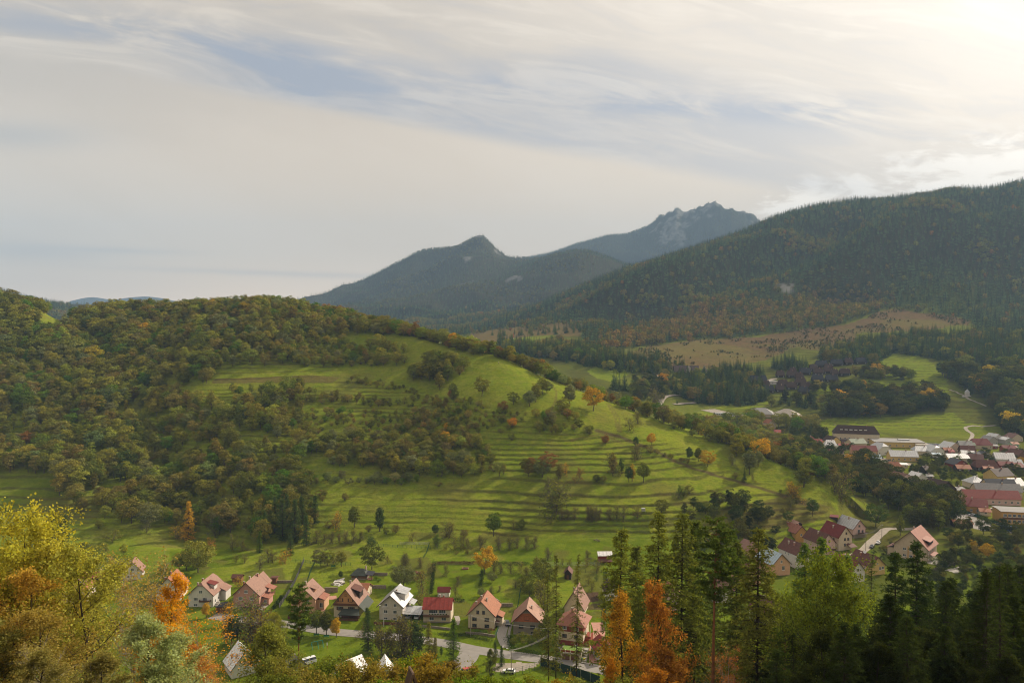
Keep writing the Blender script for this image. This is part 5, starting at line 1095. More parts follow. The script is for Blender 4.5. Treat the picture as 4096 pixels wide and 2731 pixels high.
c9h(1540, 415, 90, 4.0, .3, 14, -8, 'white', 'grey', 'white flat-roofed reception beside the dark chalets', ridge='x', wins=(4, 1), name='reception', cat='building', chim=[])
def cv(x, y, *a, **k): return vh(x, y, *a, CF=lambda p: [(3600 + q[0] / 4.742, 1700 + q[1] / 4.742) for q in p], sc=4.742, **k)
for a_ in [(1290,455,270,3.8,3.4,10,-6,'grey','green','house with rust-patched green roof below the round playground'),(1500,640,150,2.6,2.6,8,14,'grey','black','little black-roofed shed among garden trees'),(2090,520,220,3.4,2.6,9,-8,'redwood','darkred','dark red house above the white-roofed one'),(2180,500,110,3.0,1.8,8,-8,'peach','pinkish','small peach outbuilding beside the dark red house'),
  (2200,430,120,3.6,1.2,8,-6,'mint','orange','pale house with tiny orange roof at the upper right'),(540,920,110,2.8,2.6,8,12,'darkwood','darkbrown','small dark barn among the trees above the four-storey house'),(560,1030,150,2.4,.8,7,-6,'beige','grey','grey wall and shed among the trees above the four-storey house'),(2040,840,260,3.2,2.6,9,-8,'redwood','darkred','long dark red roof behind the charcoal-brown one'),
  (2230,830,200,3.4,3.6,10,-10,'white','silver','silver roof just left of the dark fir at the right edge'),(2300,880,160,3.4,3.0,10,10,'darkwood','darkred','very dark red roof at the right edge'),(700,610,140,2.6,.8,7,-6,'white','blue','low pale blue roof beside the half-hipped silver one'),(990,560,90,2.6,1.4,7,-6,'redwood','red','small red outbuilding beside the shining roof'),
  (1760,450,200,2.8,.8,8,-6,'redwood','grey','dark flat shed beside the dark red hipped roof'),(1700,900,170,2.6,1.6,8,-10,'redwood','orange','low orange-red lean-to right of the barn-like house')]: cv(*a_, ridge='x', wins=(2, 1))
for a_ in [(500,200,130,3,2.4,8,14,'darkwood','darkbrown','little dark hut left of the long hotel'),(1000,370,210,2.8,2.0,9,-8,'wood','darkbrown','dark brown shed in front of the hotel'),(1010,660,150,2.6,1.0,8,-8,'white','white','small white roof glimpsed between belt trees'),(1010,780,120,3,1.4,8,-8,'white','white','white gable glimpsed deep in the dark belt')]: vh(*a_, ridge='x', wins=(1, 1), CF=lambda p: [(3180 + q[0] / 4.704, 1700 + q[1] / 4.704) for q in p], sc=4.704)
CH = [(265,650,130,'largest dark chalet, at the left end of the chalet village'), (440,610,60,''), (540,585,50,''), (635,590,80,''), (740,590,70,''), (735,645,85,''), (845,645,90,''), (950,595,80,''), (885,520,90,''), (765,530,90,''), (980,510,60,''), (1075,505,80,''), (810,580,60,''), (460,685,75,''), (530,705,75,''), (600,670,80,''), (640,705,80,''), (345,730,85,''), (440,725,70,''), (625,740,75,''), (590,625,60,''), (820,555,60,''), (700,560,60,''), (330,690,50,''), (530,610,70,''), (870,600,50,'')]
CH.sort(key=lambda q: (q[1] // 60, q[0]))
rowsn = {}
for x, y, w_, lab in CH: rowsn.setdefault(y // 60, []).append(x)
RN = sorted(rowsn); RW = ['top', 'second', 'third', 'fourth', 'fifth', 'lowest', 'bottom']
for x, y, w_, lab in CH:
    r_ = RN.index(y // 60); i_ = rowsn[y // 60].index(x)
    lab = lab or f"dark timber chalet, {ORD[i_ + 1]} from the left in the {RW[r_]} row of chalets"
    vh(x, y, w_, 3.6, 6.0, 11, -8 + (x % 5) * 3, 'darkwood', 'black' if x % 2 else 'darkbrown', lab, ridge='x', CF=C10, sc=1.9666, name='chalet', cat='chalet', group='dark chalets beyond the village', wins=(2, 1), hip=.25)
print('houses', time.time() - T0)
# ------------------------------------------------------------------ vegetation
TINT = {'olive': (0.230, 0.232, 0.037), 'dark green': (0.086, 0.128, 0.033), 'brownish': (0.213, 0.189, 0.048), 'rusty': (.27, .155, .045), 'orange': (.44, .22, .03),
        'yellow-green': (0.276, 0.268, 0.028), 'grey-green': (0.184, 0.201, 0.077), 'fresh green': (0.115, 0.189, 0.022), 'golden': (0.506, 0.317, 0.026), 'deep olive': (0.138, 0.156, 0.026)}
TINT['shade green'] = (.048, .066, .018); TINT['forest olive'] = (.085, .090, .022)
def tintof(name, g=rng, j=0.16):
    t = np.array(TINT[name]) * (1 + g.normal(0, j)); return np.clip(t * (1 + g.normal(0, j * 0.4, 3)), 0.004, 0.8)
# woods: (phrase, polygon, spacing, tint mix, height range, kind mix, density)
MIXA = [('deep olive', .24), ('olive', .36), ('fresh green', .06), ('grey-green', .06), ('brownish', .20), ('dark green', .03), ('rusty', .006), ('golden', .006)]
MIXH = [('olive', .36), ('brownish', .38), ('deep olive', .16), ('fresh green', .04), ('rusty', .02), ('golden', .012)]
MIXR = [('deep olive', .12), ('olive', .34), ('fresh green', .12), ('brownish', .24), ('grey-green', .05), ('rusty', .05), ('golden', .035)]
MIXC = [('dark green', .8), ('deep olive', .2)]
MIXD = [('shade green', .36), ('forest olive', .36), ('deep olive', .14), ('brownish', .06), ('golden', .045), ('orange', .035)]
MASS = [(-420,1080),(0,1190),(140,1225),(250,1268),(320,1240),(500,1215),(1220,1222),(1220,1462),(840,1470),(850,1570),(1100,1560),(1210,1565),(1200,1900),(1240,1960),(1200,2070),(1160,2120),(1120,2190),(1050,2190),(960,2120),(860,2160),(800,2130),(720,2150),(640,2080),(460,2100),(330,2060),(230,1985),(250,1900),(0,1895),(-420,1880)]
HOLES = [[(650,1560),(800,1545),(860,1590),(1190,1580),(1190,1600),(840,1612),(660,1590)],[(700,1795),(860,1780),(905,1810),(760,1830)],[(300,1820),(420,1815),(410,1845),(310,1850)],[(1090,1830),(1190,1850),(1200,1905),(1110,1880)],[(540,1420),(700,1395),(760,1415),(600,1445)],[(135,1262),(300,1255),(285,1300),(180,1340),(150,1300)],[(905,1378),(1010,1318),(1010,1350),(960,1385)],[(905,1725),(1060,1730),(1075,1800),(960,1810)],[(620,1670),(690,1660),(650,1705)],
         [(380,1965),(480,1950),(500,1990),(400,2000)],[(560,1880),(640,1860),(650,1890)]]
WOODS = [
 ('in the dense wood on the hillside', MASS, 6.9, MIXA, (7.0, 14.5), [('broad', .85), ('shrub', .1), ('poplar', .05)], 0.9),
 ('in the tree belt along the hill crest', C8([(0,40),(300,60),(560,110),(850,200),(1080,280),(1300,350),(1450,420),(1600,470),(1720,540),(1800,600),(1700,530),(1560,490),(1400,425),(1200,358),(1060,340),(900,290),(760,250),(640,228),(450,222),(290,215),(0,200)]), 5.6, MIXR, (7, 12), [('broad', .7), ('shrub', .3)], 0.95),
 ('in the thicket left of the upper meadow', C8([(0,200),(290,205),(290,280),(400,350),(540,395),(540,425),(0,425)]), 5.6, MIXA, (6, 9), [('broad', .6), ('shrub', .4)], 0.95),
 ('left on the upper meadow', C8([(400,270),(460,240),(650,280),(710,390),(620,420),(520,390),(420,300)]), 8, MIXA[:3], (7, 11), [('broad', 1)], 0.6),
 ('in the clump amid the upper meadow', C8([(800,400),(870,380),(1060,390),(1050,440),(1010,470),(940,470),(950,540),(880,570),(780,530),(680,510),(680,450),(790,450)]), 6.0, [('olive', .5), ('deep olive', .5)], (10, 14), [('broad', 1)], 0.9),
 ('in the hedge across the upper terraces', C8([(290,500),(340,480),(560,525),(740,565),(740,600),(600,570),(440,555),(300,525)]), 3.8, MIXH, (3, 5), [('shrub', .8), ('broad', .2)], 0.95),
 ('in the long hedge under the upper meadow', C8([(0,590),(100,580),(300,610),(420,620),(600,650),(700,610),(1000,610),(1100,650),(1230,665),(1320,700),(1430,710),(1420,740),(1380,790),(1350,830),(1200,840),(1000,800),(830,700),(600,685),(420,675),(200,655),(0,645)]), 4.8, MIXH, (3.5, 6.5), [('shrub', .6), ('broad', .4)], 0.95),
 ('in the scrub halfway up the hill', C8([(0,690),(300,710),(480,705),(560,715),(860,710),(1230,825),(1240,860),(1150,870),(1150,950),(950,940),(800,900),(620,855),(500,855),(300,855),(290,805),(150,800),(150,835),(0,900)]), 5.0, MIXH, (3.5, 7), [('shrub', .55), ('broad', .45)], 0.95),
 ('in the wood above the lower terraces', C8([(0,900),(300,870),(600,890),(900,880),(1150,935),(1210,1010),(1230,1065),(1400,1070),(1550,1085),(1550,1112),(1200,1118),(900,1112),(500,1082),(200,1062),(150,975),(0,975)]), 5.8, MIXA, (6, 10), [('broad', .8), ('shrub', .2)], 0.95),
 ('in the pale row below the wood', C8([(150,1120),(770,1130),(770,1165),(400,1160),(150,1150)]), 4.4, [('grey-green', .7), ('fresh green', .3)], (5, 7), [('sparse', .5), ('shrub', .5)], 0.9),
 ('in the bushes at the foot of the wood', C8([(0,1090),(110,1110),(120,1160),(0,1170)]), 4.5, MIXH, (4, 6.5), [('shrub', 1)], 0.9),
 ('in the bushes beside the left terraces', C8([(0,1200),(100,1220),(320,1245),(320,1262),(110,1270),(60,1300),(0,1300)]), 4.5, MIXH, (3.5, 6), [('shrub', 1)], 0.85),
 ('beside the left end of the terraces', C8([(0,1340),(70,1350),(130,1370),(120,1400),(60,1420),(50,1500),(0,1540)]), 5, MIXA, (5, 9), [('broad', 1)], 0.85),
 ('in the hedge above the striped field', C8([(1450,815),(1530,780),(1700,795),(1870,815),(1870,850),(1600,838),(1450,835)]), 4.2, MIXH, (6, 8), [('shrub', .6), ('broad', .4)], 0.95),
 ('in the copse above the striped field', C8([(1450,730),(1700,710),(1780,765),(1700,785),(1480,765)]), 5, MIXR, (5, 8), [('broad', .6), ('shrub', .4)], 0.8),
 ('in the tree belt down the spur', C9([(0,392),(150,415),(260,445),(400,540),(430,545),(560,575),(640,610),(760,620),(840,660),(950,690),(1080,770),(1200,825),(1300,865),(1480,905),(1620,965),(1800,1065),(1916,1085),(1916,980),(1700,850),(1500,750),(1350,700),(1200,650),(1000,590),(800,560),(640,480),(500,440),(300,330),(150,280),(0,290)]), 6.0, MIXR, (8, 14.5), [('broad', .7), ('shrub', .2), ('poplar', .1)], 0.92),
 ('in the thorny bank along the field track', C9([(730,880),(900,930),(1000,975),(990,990),(880,940),(740,900)]), 3.2, MIXH, (2.5, 4.5), [('shrub', 1)], 0.9),
 ('on the bank of the field track', C9([(1200,1045),(1280,1070),(1400,1095),(1620,1165),(1610,1175),(1380,1110),(1200,1060)]), 5, MIXH, (1.5, 3), [('shrub', 1)], 0.7),
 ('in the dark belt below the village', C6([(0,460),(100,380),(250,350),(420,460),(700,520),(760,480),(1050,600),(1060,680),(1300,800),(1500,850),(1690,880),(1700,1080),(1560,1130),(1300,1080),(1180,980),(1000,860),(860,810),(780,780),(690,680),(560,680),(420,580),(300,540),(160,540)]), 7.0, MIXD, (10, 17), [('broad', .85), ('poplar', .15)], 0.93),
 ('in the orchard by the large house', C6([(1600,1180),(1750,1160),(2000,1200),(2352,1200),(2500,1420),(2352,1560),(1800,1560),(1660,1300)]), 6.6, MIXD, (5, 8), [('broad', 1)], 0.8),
 ('in the shrubby garden below the spur', C9([(750,1310),(900,1280),(1100,1260),(1300,1250),(1480,1270),(1560,1340),(1500,1400),(1300,1420),(1230,1420),(1000,1400),(800,1380)]), 7.5, MIXD, (6, 11), [('broad', 1)], 0.85),
 ('on the scrubby bank below the round tree', C9([(1540,1220),(1700,1210),(1916,1260),(1916,1360),(1760,1330),(1600,1330)]), 9, MIXD, (3, 7), [('broad', .7), ('shrub', .3)], 0.7),
]
WOODS_FAR = [
 ('on the meadow beyond the village', C10([(990,600),(1150,560),(1330,590),(1500,610),(1490,635),(1000,632)]), 9, MIXD, (10, 15), [('broad', 1)], 0.9),
 ('in the grove beside the dark chalets', C10([(680,700),(900,710),(890,730),(680,728)]), 8, MIXD, (8, 13), [('broad', 1)], 0.9),
 ('in the hedge across the far meadow', C10([(880,730),(1000,700),(1200,710),(1200,750),(950,775)]), 8, MIXD, (8, 14), [('broad', 1)], 0.9),
 ('in the tree belt across the far meadow', C10([(1050,780),(1300,770),(1600,745),(1740,800),(1780,885),(1600,890),(1390,915),(1100,925),(870,945),(740,910),(760,860),(1050,820)]), 8.5, MIXD, (10, 18), [('broad', .9), ('shrub', .1)], 0.85),
 ('in the wood beside the far meadow', C10([(1690,580),(1750,640),(1780,700),(2000,760),(2100,850),(2150,960),(2180,1045),(2352,1090),(2700,1100),(2700,560),(2352,560),(2100,570),(1900,580)]), 9.5, MIXD, (12, 20), [('broad', .85), ('spruce', .15)], 0.9),
 ('left of the pine wood', C9([(540,420),(700,400),(830,380),(830,480),(860,500),(700,560),(600,540),(520,480)]), 10, MIXD, (8, 15), [('broad', .6), ('spruce', .4)], 0.6),
 ('along the edge of the felled slope', C9([(-100,180),(60,110),(200,190),(330,180),(430,200),(400,250),(200,260),(0,250)]), 11, MIXR, (8, 15), [('broad', .5), ('spruce', .5)], 0.6),
 ('in the trees behind the sports hall', C9([(1380,640),(1500,680),(1600,700),(1760,700),(1900,740),(1900,800),(1640,760),(1560,740),(1560,830),(1300,830),(1200,700),(1380,660)]), 10, MIXR, (10, 16), [('broad', .6), ('poplar', .2), ('spruce', .2)], 0.7),
]
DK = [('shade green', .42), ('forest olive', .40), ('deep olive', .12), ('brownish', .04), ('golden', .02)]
WOODS_FAR += [
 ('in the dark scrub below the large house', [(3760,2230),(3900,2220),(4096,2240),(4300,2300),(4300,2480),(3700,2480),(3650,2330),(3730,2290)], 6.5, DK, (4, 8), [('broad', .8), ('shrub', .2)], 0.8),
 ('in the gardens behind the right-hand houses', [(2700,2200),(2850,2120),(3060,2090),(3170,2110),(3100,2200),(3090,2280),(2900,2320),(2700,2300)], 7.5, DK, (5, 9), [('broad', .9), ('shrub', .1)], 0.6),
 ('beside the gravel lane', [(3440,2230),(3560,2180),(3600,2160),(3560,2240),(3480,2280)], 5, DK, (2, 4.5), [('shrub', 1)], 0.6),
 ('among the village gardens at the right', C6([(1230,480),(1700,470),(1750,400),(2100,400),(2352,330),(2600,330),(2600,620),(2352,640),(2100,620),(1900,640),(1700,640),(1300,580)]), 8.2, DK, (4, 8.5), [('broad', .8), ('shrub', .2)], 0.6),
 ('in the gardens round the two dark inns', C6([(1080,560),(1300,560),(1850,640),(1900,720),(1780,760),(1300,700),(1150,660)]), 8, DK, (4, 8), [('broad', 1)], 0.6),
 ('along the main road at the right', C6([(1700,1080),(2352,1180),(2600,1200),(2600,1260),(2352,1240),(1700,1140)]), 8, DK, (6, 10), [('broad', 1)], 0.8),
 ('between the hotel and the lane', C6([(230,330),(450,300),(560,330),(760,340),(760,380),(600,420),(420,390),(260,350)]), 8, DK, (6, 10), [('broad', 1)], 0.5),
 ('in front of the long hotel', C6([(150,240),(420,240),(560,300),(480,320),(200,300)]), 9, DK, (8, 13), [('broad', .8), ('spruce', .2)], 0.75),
]
CONIF = [
 ('in the dark pine wood', C9([(830,400),(870,360),(1180,350),(1400,380),(1480,430),(1480,480),(1530,510),(1400,560),(1050,560),(870,490),(820,440)]), 6.5, MIXC, (13, 24), [('spruce', .88), ('broad', .12)], 0.93),
 ('in the spruce belt under the felled slope', C10([(740,505),(760,420),(860,400),(1080,360),(1260,320),(1450,290),(1900,300),(2352,290),(2800,280),(2800,620),(2352,600),(2100,560),(1700,480),(1530,445),(1340,415),(1210,480),(1180,512),(740,515)]), 8.0, MIXC, (15, 28), [('spruce', .88), ('broad', .12)], 0.92),
 ('in the small spruce stand above the chalets', C10([(360,530),(520,500),(570,540),(740,540),(740,560),(560,570),(360,545)]), 7, MIXC, (19, 25), [('spruce', 1)], 0.9),
 ('in the spruces left of the chalets', C10([(-60,560),(150,560),(300,600),(330,640),(180,610),(0,600)]), 7, MIXC, (17, 22), [('spruce', 1)], 0.9),
 ('in the spruce rows behind the spur', [(1990,1375),(2200,1395),(2330,1400),(2420,1410),(2430,1455),(2250,1440),(2010,1425)], 8, MIXC, (14, 25), [('spruce', .85), ('broad', .15)], 0.95),
 ('in the spruces beside the bright field', C9([(260,290),(490,300),(600,290),(780,300),(760,270),(500,255),(250,265)]), 8, MIXC, (19, 25), [('spruce', 1)], 0.95),
 ('in the spruce group on the bright field', C9([(440,440),(560,440),(640,450),(640,470),(440,460)]), 8, MIXC, (20, 26), [('spruce', 1)], 0.95),
 ('in the thin wood below the felled slope', C9([(640,420),(800,440),(830,560),(780,500),(640,470)]), 8, MIXD, (12, 17), [('spruce', .5), ('broad', .5)], 0.8),
 ('in the spruces on the pale far meadow', [(1900,1345),(2000,1335),(2180,1330),(2330,1300),(2330,1330),(2200,1345)], 16, MIXC, (14, 20), [('spruce', 1)], 0.5),
 ('in the spruces below the chalets', C10([(340,840),(420,780),(600,790),(680,760),(760,870),(640,860),(520,850)]), 9, MIXD, (12, 19), [('spruce', .7), ('broad', .3)], 0.8),
 ('in the spruce block beside the felled slope', [(2200,1440),(2330,1418),(2480,1428),(2600,1455),(2720,1462),(2760,1485),(2640,1500),(2480,1492),(2350,1470)], 8.5, MIXC, (13, 27), [('spruce', .85), ('broad', .15)], 0.85),
]
def pick(mix, r):
    s = sum(w_ for _, w_ in mix); r *= s
    for n_, w_ in mix:
        r -= w_
        if r <= 0: return n_
    return mix[0][0]
CAND = []       # every tree: dict(kind, i, x, y, z, h, tint, tn, rot, where)
def sample(woods, x0, x1, y0, y1, g, far=False):
    for wi, (phrase, poly, sp_, mix, hr, kinds, dens) in enumerate(woods):
        P = np.asarray(poly)
        q = [ground(u, v) for u, v in poly]
        q = np.array(q)
        bx0, bx1 = max(x0, q[:, 0].min() - 30), min(x1, q[:, 0].max() + 30); by0, by1 = max(y0, q[:, 1].min() - 40), min(y1, q[:, 1].max() + 60)
        xs = np.arange(bx0, bx1, sp_); ys = np.arange(by0, by1, sp_ * 0.9)
        if len(xs) == 0 or len(ys) == 0: continue
        X, Y = np.meshgrid(xs, ys); X[::2] += sp_ / 2
        X = (X + g.uniform(-.42, .42, X.shape) * sp_).ravel(); Y = (Y + g.uniform(-.42, .42, Y.shape) * sp_).ravel()
        Zz = H(X, Y); U, V = proj(X, Y, Zz)
        ok = inpoly(U, V, poly) & (g.uniform(0, 1, len(X)) < dens)
        if poly is MASS:
            for hp in HOLES: ok &= ~inpoly(U, V, hp)
        s_ = np.interp(Y, [0, 1], [0, 1])
        patch = fbm(X, Y, 35, 2, 300 + wi); hn = fbm(X, Y, 30, 2, 400 + wi)
        keep = np.nonzero(ok)[0]
        for i in keep:
            # only what this view or a step aside could show
            kd = pick(kinds, g.uniform())
            tn = pick(mix, min(0.999, max(0, g.uniform() * 0.86 + (patch[i] + 0.5) * 0.14)))
            h = (hr[0] + (hr[1] - hr[0]) * np.clip(0.5 + hn[i] * 0.6 + g.normal(0, 0.22), 0, 1.2)) * (0.7 if kd == 'shrub' else 1)
            h = h * (.72 if kd == 'broad' and mix is MIXC else 1) * (1.22 if woods is WOODS_FAR and Y[i] > 830 else 1)
            if kd == 'broad' and mix is MIXC: tn = ['olive', 'deep olive', 'brownish'][int(g.integers(0, 3))]
            if kd == 'spruce' and tn not in ('dark green', 'deep olive'): tn = 'dark green'
            CAND.append(dict(kind=kd, i=int(g.integers(0, KD[kd].n)), x=X[i], y=Y[i], z=Zz[i], h=h, tn=tn, tint=tintof(tn, g), rot=g.uniform(0, 6.28), where=phrase, u=U[i], v=V[i]))
g5 = np.random.default_rng(55)
sample(WOODS, -480, 420, 395, 870, g5)
sample(WOODS_FAR, -50, 1000, 335, 1500, g5)
sample(CONIF, -200, 1300, 760, 1900, g5)
# single trees set by their foot in the photograph: (kind, u, v, height px, tint, where)
def S8(x, y, h, t, k, w_): u, v = C8([(x, y)])[0]; return (k, u, v, h / 1.568, t, w_)
def S9(x, y, h, t, k, w_): u, v = C9([(x, y)])[0]; return (k, u, v, h / 1.742, t, w_)
def S10(x, y, h, t, k, w_): u, v = C10([(x, y)])[0]; return (k, u, v, h / 1.9666, t, w_)
def S6(x, y, h, t, k, w_): u, v = C6([(x, y)])[0]; return (k, u, v, h / 2.361, t, w_)
um, ft, tr_, sp_, rw, lt = 'on the open upper meadow', 'on the striped field', 'beside the field track', 'on the smooth grass of the spur', 'in the orchard row on the hill', 'on the lower terraces'
SINGLE = [
 S8(1140,602,118,'olive','specimen',um), S8(1000,470,60,'brownish','shrub',um), S8(325,315,35,'olive','shrub',um), S8(500,305,90,'olive','broad',um),
 S8(1440,668,100,'grey-green','specimen',um), S8(1480,640,115,'olive','specimen',um), S8(1520,590,100,'olive','specimen',um), S8(1550,585,80,'grey-green','specimen',um),
 S8(1690,665,130,'grey-green','specimen',um), S8(1650,705,95,'olive','specimen',um), S8(1840,695,150,'golden','specimen',um), S8(1340,655,80,'deep olive','specimen',um), S8(1980,640,70,'olive','specimen',um),
 S8(960,600,80,'deep olive','specimen','at the top of the long hedge'), S8(940,615,55,'rusty','broad','at the top of the long hedge'), S8(1520,470,40,'fresh green','broad','on the crest of the hill'),
 S8(1270,705,70,'rusty','broad','at the long hedge end'), S8(1330,800,60,'orange','broad','at the long hedge end'), S8(910,880,60,'golden','broad','amid the hillside scrub'), S8(915,820,50,'golden','broad','amid the hillside scrub'),
 S8(1110,945,105,'olive','specimen','beside the striped field'), S8(1330,880,45,'deep olive','shrub',ft), S8(1915,905,55,'rusty','specimen',ft),
 S8(1555,1075,120,'rusty','specimen','at the right end of the lower wood'), S8(1450,1080,95,'rusty','specimen','at the right end of the lower wood'), S8(1520,1110,110,'grey-green','specimen','at the right end of the lower wood'),
 S8(1635,1120,95,'brownish','poplar',ft), S8(1860,1135,45,'deep olive','shrub',ft), S8(1525,1238,110,'grey-green','sparse',lt), S8(1600,1330,165,'deep olive','sparse',lt), S8(1600,1332,165,'olive','sparse',lt),
 S8(340,1425,130,'deep olive','specimen',lt), S8(500,1448,150,'dark green','poplar',lt), S8(500,1450,140,'dark green','poplar',lt), S8(1215,1480,142,'fresh green','specimen',lt), S8(850,1470,52,'dark green','specimen',lt), S8(920,1490,85,'brownish','sparse',lt),
 S8(1030,1492,55,'brownish','shrub',lt), S8(1350,1442,60,'olive','sparse',lt), S8(1387,1445,72,'deep olive','specimen',lt), S8(220,1425,90,'golden','sparse',lt), S8(180,1430,55,'brownish','shrub',lt), S8(600,1460,55,'brownish','shrub',lt), S8(540,1468,45,'deep olive','shrub',lt), S8(430,1455,45,'brownish','shrub',lt),
 S8(860,1545,60,'fresh green','sparse','beside the garden fence'), S8(450,1565,80,'dark green','broad','beside the garden fence'), S8(870,1168,35,'brownish','shrub',lt), S8(700,1510,50,'olive','sparse',lt),
 S9(597,850,72,'dark green','specimen',tr_), S9(705,842,90,'golden','specimen',tr_), S9(385,830,60,'rusty','sparse',ft), S9(612,940,100,'brownish','bare',ft), S9(700,895,55,'brownish','shrub',tr_),
 S9(440,1050,150,'brownish','poplar',ft), S9(470,1045,130,'olive','sparse',ft), S9(497,1035,108,'dark green','poplar',ft), S9(550,1092,105,'dark green','specimen',ft), S9(572,1090,120,'golden','poplar',ft), S9(652,1095,130,'deep olive','specimen',ft),
 S9(560,735,80,'olive','sparse',sp_), S9(610,690,75,'olive','bare',sp_), S9(680,640,70,'brownish','shrub',sp_), S9(730,600,140,'brownish','bare',sp_),
 S9(970,940,90,'dark green','specimen',tr_), S9(1035,950,95,'deep olive','specimen',tr_), S9(1098,985,112,'golden','specimen',tr_), S9(865,725,55,'deep olive','shrub',sp_), S9(990,775,50,'deep olive','shrub',sp_), S9(1110,810,60,'deep olive','shrub',sp_), S9(1170,820,55,'deep olive','shrub',sp_),
 S9(1300,915,100,'yellow-green','specimen',sp_), S9(1335,890,65,'olive','specimen',sp_), S9(1280,990,75,'grey-green','sparse',sp_), S9(1390,1040,165,'grey-green','specimen',sp_), S9(1450,985,110,'grey-green','specimen',sp_), S9(1355,1090,105,'dark green','spruce',sp_),
 S9(1290,1070,45,'brownish','shrub',tr_), S9(1770,1127,138,'deep olive','specimen',sp_), S9(1425,1090,40,'brownish','sparse',tr_), S9(1710,1200,90,'golden','sparse',sp_), S9(1830,1330,120,'dark green','specimen','above the silver-roofed house'), S9(1660,1370,75,'dark green','specimen','above the silver-roofed house'),
 S9(1680,1270,70,'deep olive','sparse',sp_), S9(325,1092,52,'deep olive','shrub',ft), S9(370,1092,45,'brownish','shrub',ft), S9(930,1195,60,'deep olive','shrub',ft), S9(970,1170,60,'olive','shrub',ft), S9(875,1205,80,'fresh green','sparse',ft), S9(60,1078,110,'brownish','poplar',ft), S9(95,1040,70,'golden','sparse',ft), S9(180,1082,75,'rusty','sparse',ft),
 S9(1710,1190,70,'golden','sparse',sp_), S9(885,550,35,'dark green','spruce','inside the looped drive'),
 S6(612,792,215,'brownish','sparse',sp_), S6(612,790,200,'grey-green','sparse',sp_), S6(270,705,185,'deep olive','specimen',sp_), S6(160,800,110,'golden','sparse',sp_), S6(20,440,170,'orange','specimen','at the top of the dark belt'), S6(590,560,120,'golden','broad','in the middle of the dark belt'),
 S6(950,1075,210,'dark green','specimen','above the gravel lane'), S6(1185,1160,180,'deep olive','poplar','beside the gravel lane'), S6(740,770,160,'fresh green','specimen',sp_), S6(440,660,60,'deep olive','shrub',sp_),
 S6(490,195,75,'dark green','spruce','beside the long hotel'), S6(340,190,120,'dark green','spruce','beside the long hotel'), S6(395,205,110,'dark green','spruce','beside the long hotel'), S6(915,335,35,'dark green','spruce','behind the curved-roof house'),
]
for x in (80,120,175,270,295,320,350,420,465,515,600): SINGLE.append(S9(x, 1355 if x < 590 else 1350, 62 + (x * 7) % 22, 'olive' if x % 2 else 'brownish', 'bare' if x < 590 else 'sparse', rw))
gn = 'on the green slope behind the houses'
def S2(x, y, h, t, k, w_): return (k, 900 + x / 2.485, 2100 + y / 2.485, h / 2.485, t, w_)
def S3(x, y, h, t, k, w_): return (k, 1600 + x / 2.485, 2100 + y / 2.485, h / 2.485, t, w_)
def S1(x, y, h, t, k, w_): return (k, x / 2.145, 2000 + y / 2.145, h / 2.145, t, w_)
pk, gd_, rd_, og = 'in the small park by the road', 'in the back garden', 'at the roadside', 'in the orchard above the gardens'
